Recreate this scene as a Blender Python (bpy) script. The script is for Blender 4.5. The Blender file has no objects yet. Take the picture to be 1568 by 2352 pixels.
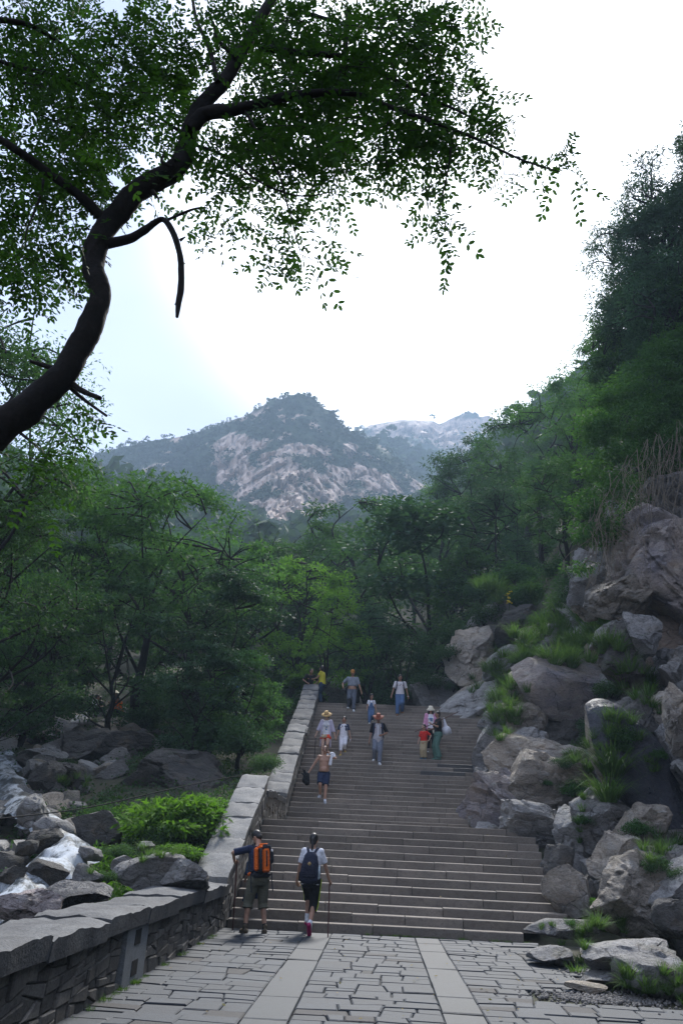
import bpy, bmesh, math, random
import numpy as np
from mathutils import Vector, Matrix, Euler

R = math.radians
SC = bpy.context.scene
COL = SC.collection
rnd = random.Random(7)

# ------------------------------------------------------------------ camera
CAM_Z = 1.55
PITCH, YAW, ROLL = R(22.94), R(3.58), R(2.6)
cam_data = bpy.data.cameras.new('camera')
cam = bpy.data.objects.new('camera', cam_data)
COL.objects.link(cam)
cam_data.sensor_fit = 'VERTICAL'
cam_data.sensor_height = 36.0
cam_data.lens = 27.0
cam_data.clip_start = 0.1
cam_data.clip_end = 6000
CAM_M = (Matrix.Rotation(YAW, 4, 'Z') @ Matrix.Rotation(R(90) + PITCH, 4, 'X') @ Matrix.Rotation(ROLL, 4, 'Z'))
cam.matrix_world = Matrix.Translation((0, 0, CAM_Z)) @ CAM_M
SC.camera = cam

# ------------------------------------------------------------------ sky: bright thin cloud over a Nishita sky
SUN_EL, SUN_AZ = R(46), R(6)
world = bpy.data.worlds.new('World')
SC.world = world
world.use_nodes = True
wn = world.node_tree
wn.nodes.clear()
def wnode(t, **kw):
    n = wn.nodes.new(t)
    for k, v in kw.items():
        setattr(n, k, v)
    return n
w_out = wnode('ShaderNodeOutputWorld')
w_bg = wnode('ShaderNodeBackground')
w_bg.inputs['Strength'].default_value = 0.10
w_sky = wnode('ShaderNodeTexSky', sky_type='NISHITA', sun_disc=False)
w_sky.sun_elevation = SUN_EL
w_sky.sun_rotation = SUN_AZ
w_sky.air_density = 1.0
w_sky.dust_density = 2.0
w_sky.altitude = 600
w_tc = wnode('ShaderNodeTexCoord')
w_map = wnode('ShaderNodeMapping')
w_map.inputs['Scale'].default_value = (1.0, 1.0, 1.9)
w_map.inputs['Location'].default_value = (0.35, 0.1, 0.0)
w_noise = wnode('ShaderNodeTexNoise')
w_noise.inputs['Scale'].default_value = 1.7
w_noise.inputs['Detail'].default_value = 4.0
w_noise.inputs['Roughness'].default_value = 0.45
w_ramp = wnode('ShaderNodeMapRange')
w_ramp.inputs['From Min'].default_value = 0.32
w_ramp.inputs['From Max'].default_value = 0.60
w_ramp.inputs['To Min'].default_value = 0.0
w_ramp.inputs['To Max'].default_value = 0.16
w_cl = wnode('ShaderNodeMix', data_type='RGBA')
w_cl.inputs[6].default_value = (2.65, 2.9, 4.2, 1)      # thin blue-grey cloud
w_cl.inputs[7].default_value = (12.5, 12.9, 13.6, 1)    # bright white cloud
w_mix = wnode('ShaderNodeMix', data_type='RGBA')
w_mix.inputs[0].default_value = 0.95                    # cloud cover over the clear sky
L = wn.links.new
L(w_tc.outputs['Generated'], w_map.inputs['Vector'])
L(w_map.outputs['Vector'], w_noise.inputs['Vector'])
L(w_noise.outputs['Fac'], w_ramp.inputs['Value'])
w_dot = wnode('ShaderNodeVectorMath', operation='DOT_PRODUCT')          # the cloud glows round the hidden sun
w_dot.inputs[1].default_value = (math.sin(SUN_AZ) * math.cos(SUN_EL), math.cos(SUN_AZ) * math.cos(SUN_EL), math.sin(SUN_EL))
w_glow = wnode('ShaderNodeMapRange', interpolation_type='SMOOTHERSTEP')
w_glow.inputs['From Min'].default_value = 0.912
w_glow.inputs['From Max'].default_value = 0.985
w_glow.inputs['To Min'].default_value = 0.0
w_glow.inputs['To Max'].default_value = 1.0
w_add = wnode('ShaderNodeMath', operation='ADD', use_clamp=True)
L(w_tc.outputs['Generated'], w_dot.inputs[0])
L(w_dot.outputs['Value'], w_glow.inputs['Value'])
L(w_ramp.outputs['Result'], w_add.inputs[0])
L(w_glow.outputs['Result'], w_add.inputs[1])
L(w_add.outputs[0], w_cl.inputs[0])
L(w_sky.outputs['Color'], w_mix.inputs[6])
L(w_cl.outputs[2], w_mix.inputs[7])
L(w_mix.outputs[2], w_bg.inputs['Color'])
L(w_bg.outputs['Background'], w_out.inputs['Surface'])

sun_d = bpy.data.lights.new('sun', 'SUN')
sun_d.energy = 3.4
sun_d.angle = R(11)
sun_d.color = (1.0, 0.97, 0.93)
sun = bpy.data.objects.new('sun', sun_d)
COL.objects.link(sun)
sun_dir = Vector((math.sin(SUN_AZ) * math.cos(SUN_EL), math.cos(SUN_AZ) * math.cos(SUN_EL), math.sin(SUN_EL)))
sun.rotation_euler = sun_dir.to_track_quat('Z', 'Y').to_euler()
sun.location = (0, 0, 60)

SC.view_settings.view_transform = 'Standard'
SC.view_settings.look = 'None'
SC.view_settings.exposure = 1.6
SC.view_settings.gamma = 1.0
SC.view_settings.use_curve_mapping = False
SC.render.engine = 'CYCLES'
SC.cycles.use_denoising = True
SC.cycles.max_bounces = 5
SC.cycles.diffuse_bounces = 3
SC.cycles.glossy_bounces = 2
SC.cycles.transmission_bounces = 3
SC.cycles.transparent_max_bounces = 6
SC.cycles.volume_bounces = 0
SC.cycles.caustics_reflective = False
SC.cycles.caustics_refractive = False
SC.render.use_persistent_data = False

# ------------------------------------------------------------------ view rays (photo read on a 1568 x 2352 grid)
FP = 1764.0
C3 = CAM_M.to_3x3()
def ray(px, py):
    return (C3 @ Vector(((px - 784) / FP, -(py - 1176) / FP, -1.0))).normalized()
def at_y(px, py, y):
    d = ray(px, py)
    return Vector((0, 0, CAM_Z)) + d * (y / d.y)
def at_z(px, py, z):
    d = ray(px, py)
    return Vector((0, 0, CAM_Z)) + d * ((z - CAM_Z) / d.z)
def ppm(p):
    """photo pixels per metre at world point p"""
    v = C3.transposed() @ (Vector(p) - Vector((0, 0, CAM_Z)))
    return FP / -v.z
def proj(p):
    v = C3.transposed() @ (Vector(p) - Vector((0, 0, CAM_Z)))
    return (784 + FP * v.x / -v.z, 1176 - FP * v.y / -v.z)

# ------------------------------------------------------------------ numpy noise
def _hash(ix, iy, iz, seed):
    h = (ix.astype(np.int64) * 374761393 + iy.astype(np.int64) * 668265263 + iz.astype(np.int64) * 2147483647 + seed * 974634777) & 0xFFFFFFFF
    h = ((h ^ (h >> 13)) * 1274126177) & 0xFFFFFFFF
    h = ((h ^ (h >> 16)) * 2246822519) & 0xFFFFFFFF
    return ((h ^ (h >> 15)) & 0xFFFFFF) / float(0xFFFFFF)
def vnoise(p, seed=0):
    p = np.asarray(p, float)
    i = np.floor(p); f = p - i
    f = f * f * f * (f * (f * 6 - 15) + 10)
    x, y, z = i[:, 0], i[:, 1], i[:, 2]
    out = 0
    for dx in (0, 1):
        for dy in (0, 1):
            for dz in (0, 1):
                w = (f[:, 0] if dx else 1 - f[:, 0]) * (f[:, 1] if dy else 1 - f[:, 1]) * (f[:, 2] if dz else 1 - f[:, 2])
                out = out + w * _hash(x + dx, y + dy, z + dz, seed)
    return out * 2 - 1
def fbm(p, oct=4, seed=0, gain=0.5):
    p = np.asarray(p, float)
    a, out, tot = 1.0, 0, 0
    for k in range(oct):
        out = out + a * vnoise(p * (2.03 ** k) + 17.3 * k, seed + k)
        tot += a; a *= gain
    return out / tot
def cells(p, seed=0):
    """Worley noise: F1, F2 and a random value of the nearest cell"""
    p = np.asarray(p, float)
    i = np.floor(p)
    n = len(p)
    f1 = np.full(n, 9.0); f2 = np.full(n, 9.0); val = np.zeros(n)
    for dx in (-1, 0, 1):
        for dy in (-1, 0, 1):
            for dz in (-1, 0, 1):
                c = i + np.array((dx, dy, dz))
                q = np.stack([c[:, k] + _hash(c[:, 0], c[:, 1], c[:, 2], seed + 11 * (k + 1)) for k in range(3)], 1)
                d = np.sqrt(((q - p) ** 2).sum(1))
                v = _hash(c[:, 0], c[:, 1], c[:, 2], seed + 77)
                near = d < f1
                f2 = np.where(near, f1, np.minimum(f2, d))
                val = np.where(near, v, val)
                f1 = np.where(near, d, f1)
    return f1, f2, val
def sstep(a, b, x):
    t = np.clip((x - a) / (b - a), 0, 1)
    return t * t * (3 - 2 * t)

# ------------------------------------------------------------------ object helpers
def tag(o, label=None, cat=None, group=None, kind=None):
    if label: o['label'] = label
    if cat: o['category'] = cat
    if group: o['group'] = group
    if kind: o['kind'] = kind
    return o
def thing(name, label, cat, loc=(0, 0, 0), rotz=0.0, group=None):
    o = bpy.data.objects.new(name, None)
    o.empty_display_size = 0.2
    COL.objects.link(o)
    o.location = loc
    o.rotation_euler = (0, 0, rotz)
    return tag(o, label, cat, group)
def link_mesh(name, me, mat=None, parent=None, loc=None):
    if mat is not None and not me.materials:
        me.materials.append(mat)
    o = bpy.data.objects.new(name, me)
    COL.objects.link(o)
    if parent is not None: o.parent = parent
    if loc is not None: o.location = loc
    return o
def np_mesh(name, verts, faces, mat=None, smooth=False):
    """faces: (n,k) int array of equal-sized polygons"""
    me = bpy.data.meshes.new(name)
    verts = np.asarray(verts, np.float32); faces = np.asarray(faces, np.int32)
    k = faces.shape[1]; n = len(faces)
    me.vertices.add(len(verts)); me.vertices.foreach_set('co', verts.ravel())
    me.loops.add(n * k); me.loops.foreach_set('vertex_index', faces.ravel())
    me.polygons.add(n)
    me.polygons.foreach_set('loop_start', np.arange(0, n * k, k, dtype=np.int32))
    if smooth:
        me.polygons.foreach_set('use_smooth', np.ones(n, bool))
    me.update(calc_edges=True)
    if mat is not None: me.materials.append(mat)
    return me
def bm_mesh(name, bm, mat=None, smooth=False):
    me = bpy.data.meshes.new(name)
    bm.normal_update()
    bm.to_mesh(me); bm.free()
    if smooth:
        me.polygons.foreach_set('use_smooth', np.ones(len(me.polygons), bool))
    if mat is not None: me.materials.append(mat)
    return me
def copy_tree(o, parent=None):
    c = o.copy(); COL.objects.link(c); c.parent = parent
    for ch in o.children:
        copy_tree(ch, c)
    return c
def tube_arrays(paths, sides=6):
    """paths: list of (points, radii); returns verts, quad faces of all tubes"""
    V, F, base = [], [], 0
    for pts, rad in paths:
        P = [Vector(p) for p in pts]
        n = len(P)
        up = Vector((0.13, 0.31, 0.94))
        prev = None
        for i in range(n):
            t = (P[min(i + 1, n - 1)] - P[max(i - 1, 0)])
            if t.length < 1e-6: t = Vector((0, 0, 1))
            t.normalize()
            if prev is None:
                a = t.cross(up)
                if a.length < 0.1: a = t.cross(Vector((1, 0, 0)))
            else:
                a = prev - t * prev.dot(t)
            a.normalize(); prev = a
            b = t.cross(a)
            r = rad[i]
            for s in range(sides):
                an = 2 * math.pi * s / sides
                V.append(P[i] + (a * math.cos(an) + b * math.sin(an)) * r)
        for i in range(n - 1):
            for s in range(sides):
                s2 = (s + 1) % sides
                F.append((base + i * sides + s, base + i * sides + s2, base + (i + 1) * sides + s2, base + (i + 1) * sides + s))
        base += n * sides
    return np.array([tuple(v) for v in V]), np.array(F)
def tubes(name, paths, mat, sides=6, parent=None):
    v, f = tube_arrays(paths, sides)
    return link_mesh(name, np_mesh(name, v, f, mat, True), None, parent)
def smooth_path(pts, sub=4):
    """Catmull-Rom through the points"""
    P = [Vector(p) for p in pts]
    Q = [P[0] * 2 - P[1]] + P + [P[-1] * 2 - P[-2]]
    out = []
    for i in range(1, len(Q) - 2):
        for k in range(sub):
            t = k / sub
            a, b, c, d = Q[i - 1], Q[i], Q[i + 1], Q[i + 2]
            out.append(0.5 * ((2 * b) + (c - a) * t + (2 * a - 5 * b + 4 * c - d) * t * t + (3 * b - a - 3 * c + d) * t ** 3))
    out.append(P[-1])
    return out
def lerp_list(vals, sub=4):
    out = []
    for i in range(len(vals) - 1):
        for k in range(sub):
            out.append(vals[i] + (vals[i + 1] - vals[i]) * k / sub)
    out.append(vals[-1])
    return out

# ------------------------------------------------------------------ materials
class NT:
    def __init__(self, name):
        self.m = bpy.data.materials.new(name); self.m.use_nodes = True
        self.t = self.m.node_tree; self.t.nodes.clear()
        self.out = self.n('ShaderNodeOutputMaterial')
    def n(self, typ, ins=None, **kw):
        x = self.t.nodes.new(typ)
        for k, v in kw.items(): setattr(x, k, v)
        for k, v in (ins or {}).items():
            if hasattr(v, 'is_output') or isinstance(v, bpy.types.NodeSocket): self.t.links.new(v, x.inputs[k])
            else: x.inputs[k].default_value = v
        return x
    def mix(self, f, a, b, blend='MIX'):
        x = self.t.nodes.new('ShaderNodeMix'); x.data_type = 'RGBA'; x.blend_type = blend
        for i, v in ((0, f), (6, a), (7, b)):
            if isinstance(v, bpy.types.NodeSocket): self.t.links.new(v, x.inputs[i])
            else: x.inputs[i].default_value = v if i == 0 else (*v, 1)
        return x.outputs[2]
    def rng(self, v, a, b, c=0.0, d=1.0):
        return self.n('ShaderNodeMapRange', {'Value': v, 'From Min': a, 'From Max': b, 'To Min': c, 'To Max': d}).outputs[0]
    def coord(self, kind='Object', scale=(1, 1, 1), rot=(0, 0, 0)):
        tc = self.n('ShaderNodeTexCoord')
        mp = self.n('ShaderNodeMapping', {'Vector': tc.outputs[kind], 'Scale': scale, 'Rotation': rot})
        return mp.outputs[0]
    def noise(self, vec, scale, detail=3.0, rough=0.5, dist=0.0):
        return self.n('ShaderNodeTexNoise', {'Vector': vec, 'Scale': scale, 'Detail': detail, 'Roughness': rough, 'Distortion': dist}).outputs['Fac']
    def vor(self, vec, scale, feature='F1', rand=1.0):
        return self.n('ShaderNodeTexVoronoi', {'Vector': vec, 'Scale': scale, 'Randomness': rand}, feature=feature).outputs['Distance']
    def math(self, op, a, b=0.0):
        x = self.t.nodes.new('ShaderNodeMath'); x.operation = op
        for i, v in ((0, a), (1, b)):
            if isinstance(v, bpy.types.NodeSocket): self.t.links.new(v, x.inputs[i])
            else: x.inputs[i].default_value = v
        return x.outputs[0]
    def bump(self, h, strength, dist, nrm=None):
        ins = {'Height': h, 'Strength': strength, 'Distance': dist}
        if nrm is not None: ins['Normal'] = nrm
        return self.n('ShaderNodeBump', ins).outputs[0]
    def principled(self, color, rough=0.8, nrm=None, spec=0.3, **kw):
        ins = {'Roughness': rough, 'Specular IOR Level': spec}
        if isinstance(color, bpy.types.NodeSocket): ins['Base Color'] = color
        else: ins['Base Color'] = (*color, 1)
        if nrm is not None: ins['Normal'] = nrm
        for k, v in kw.items(): ins[k.replace('_', ' ')] = v
        return self.n('ShaderNodeBsdfPrincipled', ins)
    def done(self, sh):
        self.t.links.new(sh.outputs[0], self.out.inputs['Surface']); return self.m
    def obj_rand(self):
        return self.n('ShaderNodeObjectInfo').outputs['Random']

def stone_mat(name, c1, c2, c3, grain=60.0, rough=0.85, bump=0.35, vary=0.35, spec=0.3, kind='Object', blot=1.2):
    m = NT(name)
    v = m.coord(kind)
    big = m.noise(v, blot, 4, 0.6)
    fine = m.noise(v, grain, 3, 0.6)
    mid = m.noise(v, grain / 7, 4, 0.65)
    col = m.mix(m.rng(big, 0.35, 0.65), c1, c2)
    col = m.mix(m.rng(mid, 0.5, 0.75), col, c3)
    sp = m.rng(fine, 0.3, 0.7, 0.72, 1.25)
    rr = m.rng(m.obj_rand(), 0, 1, 1 - vary, 1 + vary)
    f = m.math('MULTIPLY', sp, rr)
    cc = m.n('ShaderNodeCombineColor', {0: f, 1: f, 2: f}).outputs[0]
    col = m.mix(1.0, col, cc, 'MULTIPLY')
    h = m.math('ADD', m.math('MULTIPLY', mid, 0.6), m.math('MULTIPLY', fine, 0.4))
    return m.done(m.principled(col, rough, m.bump(h, bump, 0.02), spec))

def rock_mat(name, ca, cb, cdark, moss=0.15, strata=1.0, rough=0.8, spec=0.35, wet=0.0, rust=(0.20, 0.15, 0.10)):
    m = NT(name)
    v = m.coord('Object')
    v2 = m.coord('Object', (1.0, 1.0, 2.0), (0.55, 0.45, 0.2))
    big = m.noise(v, 0.7, 5, 0.6, 0.4)
    mid = m.noise(v2, 2.2, 6, 0.66, 0.6)
    fine = m.noise(v, 26, 4, 0.7)
    lay = m.noise(v2, 6.0, 4, 0.7, 1.0)
    crack = m.vor(m.n('ShaderNodeVectorMath', {0: v2, 1: m.n('ShaderNodeTexNoise', {'Vector': v, 'Scale': 2.0, 'Detail': 3.0}).outputs['Color']}, operation='ADD').outputs[0], 0.9, 'DISTANCE_TO_EDGE')
    ck = m.rng(crack, 0.0, 0.022)
    col = m.mix(m.rng(big, 0.36, 0.62), ca, cb)
    col = m.mix(m.rng(lay, 0.52, 0.72, 0, 0.7), col, cdark)
    col = m.mix(m.rng(m.noise(v, 1.6, 4, 0.6), 0.56, 0.70, 0, 0.55), col, rust)
    col = m.mix(m.rng(fine, 0.25, 0.5, 0.55, 0.0), col, cdark)
    g2 = m.noise(v2, 15, 5, 0.75, 0.4)
    col = m.mix(m.rng(g2, 0.52, 0.70, 0, 0.65), col, cdark)
    pale = m.rng(mid, 0.55, 0.70, 0, 0.55)
    col = m.mix(pale, col, tuple(min(0.5, x * 1.55) for x in ca))
    up = m.n('ShaderNodeSeparateXYZ', {0: m.n('ShaderNodeNewGeometry').outputs['Normal']}).outputs[2]
    mo = m.math('MULTIPLY', m.rng(up, 0.35, 0.9), m.rng(m.noise(v, 2.3, 5, 0.7), 0.52, 0.66))
    col = m.mix(m.math('MULTIPLY', mo, min(1.0, moss * 3)), col, (0.035, 0.055, 0.018))
    col = m.mix(m.math('MULTIPLY', m.rng(ck, 0.0, 1.0, 0.6, 0.0), m.rng(big, 0.45, 0.55)), col, (0.02, 0.019, 0.018))
    rr = m.rng(m.obj_rand(), 0, 1, 0.78, 1.18)
    cc = m.n('ShaderNodeCombineColor', {0: rr, 1: rr, 2: rr}).outputs[0]
    col = m.mix(1.0, col, cc, 'MULTIPLY')
    h = m.math('ADD', m.math('MULTIPLY', lay, 0.5 * strata), m.math('MULTIPLY', mid, 0.9))
    h = m.math('ADD', h, m.math('MULTIPLY', ck, 0.2))
    grit = m.noise(v2, 13, 5, 0.75, 0.6)
    n1 = m.bump(h, 1.0, 0.16)
    n2 = m.bump(m.math('ADD', m.math('MULTIPLY', grit, 1.4), fine), 0.9, 0.035, n1)
    if wet:
        rg = m.rng(m.noise(v, 1.3, 3, 0.6), 0.35, 0.6, 0.22, rough)
    else:
        rg = rough
    return m.done(m.principled(col, rg, n2, spec))

def leaf_mat(name, c1, c2, c3=None, trans=0.35, rough=0.75, spec=0.08, clump=0.5, tcol=None):
    m = NT(name)
    v = m.coord('Object')
    isl = m.n('ShaderNodeNewGeometry').outputs['Random Per Island']
    big = m.noise(v, clump, 2, 0.5)
    col = m.mix(m.rng(big, 0.35, 0.65), c1, c2)
    col = m.mix(m.rng(isl, 0.55, 1.0, 0.0, 0.75), col, c3 or tuple(min(1, x * 1.6) for x in c2))
    rr = m.rng(m.obj_rand(), 0, 1, 0.75, 1.25)
    cc = m.n('ShaderNodeCombineColor', {0: rr, 1: rr, 2: m.math('MULTIPLY', rr, 1.0)}).outputs[0]
    col = m.mix(1.0, col, cc, 'MULTIPLY')
    p = m.principled(col, rough, None, spec)
    tc = m.mix(1.0, col, tcol or (1.5, 1.75, 0.7), 'MULTIPLY')
    t = m.n('ShaderNodeBsdfTranslucent', {'Color': tc})
    s = m.n('ShaderNodeMixShader', {0: trans})
    m.t.links.new(p.outputs[0], s.inputs[1]); m.t.links.new(t.outputs[0], s.inputs[2])
    return m.done(s)

def plain_mat(name, color, rough=0.7, spec=0.3, noise=0.15, scale=30.0, bump=0.1, bdist=0.01, wrinkle=0.0):
    m = NT(name)
    v = m.coord('Object')
    n = m.noise(v, scale, 4, 0.6)
    f = m.rng(n, 0.3, 0.7, 1 - noise, 1 + noise)
    cc = m.n('ShaderNodeCombineColor', {0: f, 1: f, 2: f}).outputs[0]
    col = m.mix(1.0, color, cc, 'MULTIPLY')
    nr = m.bump(n, bump, bdist)
    if wrinkle:
        w = m.noise(m.coord('Object', (1, 1, 1.7)), 9.0, 3, 0.55, 1.2)
        nr = m.bump(w, wrinkle, 0.05, nr)
    return m.done(m.principled(col, rough, nr, spec))

M = {}
M['paving'] = stone_mat('paving_slate', (0.018, 0.024, 0.033), (0.025, 0.033, 0.044), (0.015, 0.020, 0.027), 70, 0.7, 0.35, 0.16, 0.4, blot=1.5)
M['paving_pink'] = stone_mat('paving_reddish', (0.035, 0.033, 0.035), (0.042, 0.041, 0.041), (0.027, 0.028, 0.029), 70, 0.75, 0.35, 0.12)
M['paving_band'] = stone_mat('paving_band', (0.016, 0.022, 0.030), (0.019, 0.027, 0.035), (0.013, 0.018, 0.023), 110, 0.65, 0.25, 0.09, 0.4)
M['mortar'] = stone_mat('joint_soil', (0.065, 0.064, 0.060), (0.096, 0.091, 0.081), (0.055, 0.060, 0.046), 60, 0.95, 0.6, 0.0)
M['step'] = stone_mat('step_granite', (0.163, 0.142, 0.120), (0.212, 0.184, 0.152), (0.131, 0.113, 0.096), 85, 0.8, 0.5, 0.20, 0.3)
M['step_wet'] = stone_mat('step_wet', (0.055, 0.055, 0.056), (0.075, 0.073, 0.07), (0.045, 0.045, 0.045), 85, 0.5, 0.4, 0.1)
M['wall'] = stone_mat('wall_rubble', (0.107, 0.102, 0.094), (0.163, 0.151, 0.133), (0.077, 0.073, 0.070), 45, 0.85, 0.7, 0.33, blot=3)
M['coping'] = stone_mat('coping_stone', (0.077, 0.079, 0.083), (0.119, 0.122, 0.124), (0.057, 0.058, 0.062), 35, 0.8, 0.9, 0.12, blot=2.2)  # tree shade over the near wall is put into this darker coping colour
M['coping_pale'] = stone_mat('coping_pale', (0.142, 0.146, 0.146), (0.206, 0.203, 0.192), (0.103, 0.105, 0.105), 35, 0.8, 0.9, 0.12, blot=1.6)
M['panel'] = stone_mat('drain_panel', (0.182, 0.196, 0.210), (0.217, 0.231, 0.241), (0.140, 0.147, 0.154), 80, 0.8, 0.4, 0.05)
M['slot'] = plain_mat('drain_slot', (0.012, 0.012, 0.013), 0.9)
M['soil'] = stone_mat('hill_soil', (0.040, 0.045, 0.026), (0.055, 0.050, 0.034), (0.028, 0.042, 0.018), 14, 0.95, 1.0, 0.0, blot=0.35)
M['gravel'] = stone_mat('gravel', (0.13, 0.125, 0.12), (0.19, 0.18, 0.17), (0.09, 0.088, 0.085), 40, 0.9, 0.5, 0.2)
M['rock_tan'] = rock_mat('rock_tan', (0.467, 0.396, 0.308), (0.301, 0.276, 0.246), (0.129, 0.117, 0.109), rust=(0.476, 0.366, 0.255))
M['rock_grey'] = rock_mat('rock_grey', (0.356, 0.340, 0.316), (0.232, 0.233, 0.237), (0.107, 0.107, 0.116))
M['rock_purple'] = rock_mat('rock_purple', (0.413, 0.347, 0.291), (0.248, 0.233, 0.255), (0.124, 0.117, 0.136), rust=(0.439, 0.340, 0.246))
M['rock_wet'] = rock_mat('rock_wet', (0.050, 0.054, 0.070), (0.028, 0.030, 0.042), (0.016, 0.017, 0.025), 0.05, wet=1.0, spec=0.5, rust=(0.045, 0.042, 0.045))
M['rock_pale'] = rock_mat('rock_pale', (0.405, 0.393, 0.375), (0.285, 0.280, 0.273), (0.150, 0.150, 0.150), 0.12)
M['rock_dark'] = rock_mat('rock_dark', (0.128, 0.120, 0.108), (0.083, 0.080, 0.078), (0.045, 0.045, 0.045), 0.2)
M['rock_pink'] = rock_mat('rock_pink', (0.30, 0.235, 0.185), (0.24, 0.19, 0.155), (0.15, 0.13, 0.12), 0.02, 0.4, rust=(0.29, 0.22, 0.17))
M['rock_rosy'] = rock_mat('rock_rosy', (0.425, 0.350, 0.338), (0.312, 0.269, 0.263), (0.163, 0.150, 0.156), 0.05, rough=0.6)
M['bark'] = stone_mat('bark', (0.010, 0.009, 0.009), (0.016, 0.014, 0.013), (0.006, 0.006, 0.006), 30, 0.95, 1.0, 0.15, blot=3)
M['twig'] = plain_mat('dead_wood', (0.16, 0.13, 0.10), 0.9, 0.2, 0.35, 12)
M['vine'] = plain_mat('vine_stem', (0.15, 0.125, 0.095), 0.9, 0.2, 0.35, 4)
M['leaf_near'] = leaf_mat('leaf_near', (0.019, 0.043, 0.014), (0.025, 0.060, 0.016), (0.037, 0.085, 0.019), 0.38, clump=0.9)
M['leaf_a'] = leaf_mat('leaf_locust', (0.039, 0.087, 0.038), (0.057, 0.124, 0.043), (0.086, 0.166, 0.060), 0.32)
M['leaf_b'] = leaf_mat('leaf_dark', (0.030, 0.066, 0.034), (0.044, 0.093, 0.043), (0.067, 0.127, 0.060), 0.28)
M['leaf_c'] = leaf_mat('leaf_bright', (0.074, 0.155, 0.030), (0.101, 0.203, 0.038), (0.142, 0.250, 0.054), 0.40)
M['leaf_d'] = leaf_mat('leaf_glossy', (0.035, 0.077, 0.048), (0.048, 0.103, 0.063), (0.081, 0.143, 0.099), 0.22, rough=0.7, spec=0.1)
M['leaf_pine'] = leaf_mat('leaf_pine', (0.030, 0.062, 0.040), (0.041, 0.080, 0.048), (0.057, 0.103, 0.064), 0.2)
M['leaf_cedar'] = leaf_mat('leaf_cedar', (0.036, 0.082, 0.048), (0.052, 0.109, 0.060), (0.068, 0.133, 0.072), 0.2)
M['leaf_vine'] = leaf_mat('leaf_vine', (0.036, 0.086, 0.031), (0.054, 0.118, 0.039), (0.073, 0.146, 0.052), 0.32)
M['grass'] = leaf_mat('grass_blade', (0.054, 0.105, 0.032), (0.084, 0.146, 0.049), (0.135, 0.196, 0.088), 0.35, clump=1.0)
M['shrub'] = leaf_mat('shrub_leaf', (0.039, 0.079, 0.036), (0.054, 0.102, 0.045), (0.091, 0.139, 0.077), 0.3, clump=1.0)
M['far_leaf'] = leaf_mat('far_leaf', (0.026, 0.049, 0.024), (0.041, 0.070, 0.032), (0.056, 0.089, 0.041), 0.15, clump=0.02)
M['flower'] = plain_mat('yellow_flower', (0.62, 0.47, 0.03), 0.7)
# ================================================================== stairs layout
Y1, R1, T1, N1 = 15.3, 0.144, 0.30, 13          # lower, wide flight
Y2, R2, T2, N2 = 23.4, 0.150, 0.29, 32          # upper flight
Z1 = R1 * N1
ZTOP = Z1 + R2 * N2
YTOP = Y2 + T2 * (N2 - 1)
XL = -2.66                                       # inner face of the left parapet
STEPS = [(Y1 + T1 * i, R1 * (i + 1), R1, T1) for i in range(N1)] + [(Y2 + T2 * j, Z1 + R2 * (j + 1), R2, T2) for j in range(N2)]
def stair_z(y):
    y = np.asarray(y, float)
    a = np.clip((y - Y1) / T1 + 1, 0, N1) * R1
    b = np.clip((y - Y2) / T2 + 1, 0, N2) * R2
    return a + b
def on_stairs(px, py, back=0.16):
    """the tread a foot seen at (px, py) stands on"""
    best = None
    for (y, z, r, t) in STEPS:
        p = at_y(px, py, y + back)
        e = abs(p.z - z)
        if best is None or e < best[0]: best = (e, Vector((p.x, y + back, z)))
    return best[1]

# ================================================================== terrain
VY = [-60, -10, 5, 9, 12, 15, 17, 25, 35, 50, 70, 100, 130, 200, 330]
VZ = [-6, -1.2, -0.35, 0.05, 0.35, 0.9, 1.3, 3.2, 6.0, 10.5, 18, 32, 44, 76, 130]
def terrain(x, y, detail=True):
    x = np.asarray(x, float); y = np.asarray(y, float)
    V = np.interp(y, VY, VZ)
    # the path corridor
    path = np.where(y < 33.2, stair_z(y) - 0.35, np.interp(y, [33.2, 34, 37, 45, 55], [ZTOP - 0.3, ZTOP - 0.5, 6.0, 7.6, 12.0]))
    path = np.where(y > 55, V, path)
    wpath = sstep(-3.6, -3.1, x) * (1 - sstep(6, 9, x) * (y > 40)) * (1 - sstep(45, 60, y))
    base = V * (1 - wpath) + path * wpath
    # right hillside
    e = np.interp(y, [-20, 6, 9, 12, 14, 20, 23, 29, 33, 36, 60, 120], [6.5, 6.5, 6.0, 5.2, 5.2, 5.5, 5.3, 5.1, 4.2, 3.4, 3.5, 5.0])
    k = np.interp(y, [-20, 8, 12, 16, 22, 30, 36, 50, 120, 200], [1.0, 1.1, 1.2, 1.35, 1.7, 1.7, 1.5, 1.2, 1.05, 0.8])
    d = np.maximum(0, x - e)
    rise = np.where(d < 3.0, k * d, k * 3.0 + (d - 3.0) * np.interp(y, [0, 14, 22, 40, 60], [1.8, 2.6, 3.0, 1.5, 0.95]))
    rise = np.where(d > 7.5, np.minimum(rise, k * 3 + 4.5 * np.interp(y, [0, 14, 22, 40, 60], [1.8, 2.6, 3.0, 1.5, 0.95]) + (d - 7.5) * 0.95), rise)
    # left hillside beyond the stream
    l = np.maximum(0, -np.interp(y, [0, 20, 60, 150], [16, 20, 26, 44]) - x)
    lrise = np.minimum(l * 0.45, 14)
    z = base + rise + lrise
    if detail:
        p = np.stack([x * 0.22, y * 0.22, np.zeros_like(x)], 1)
        n = fbm(p, 3, 5)
        wild = 1 - sstep(-3.6, -3.1, x) * (1 - sstep(0.0, 0.8, d)) * (y < 46)
        z = z + n * wild * np.interp(y, [0, 20, 60, 200], [0.25, 0.4, 1.2, 3.0])
    return z
def tz(x, y):
    return float(terrain(np.array([x]), np.array([y]))[0])

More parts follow.
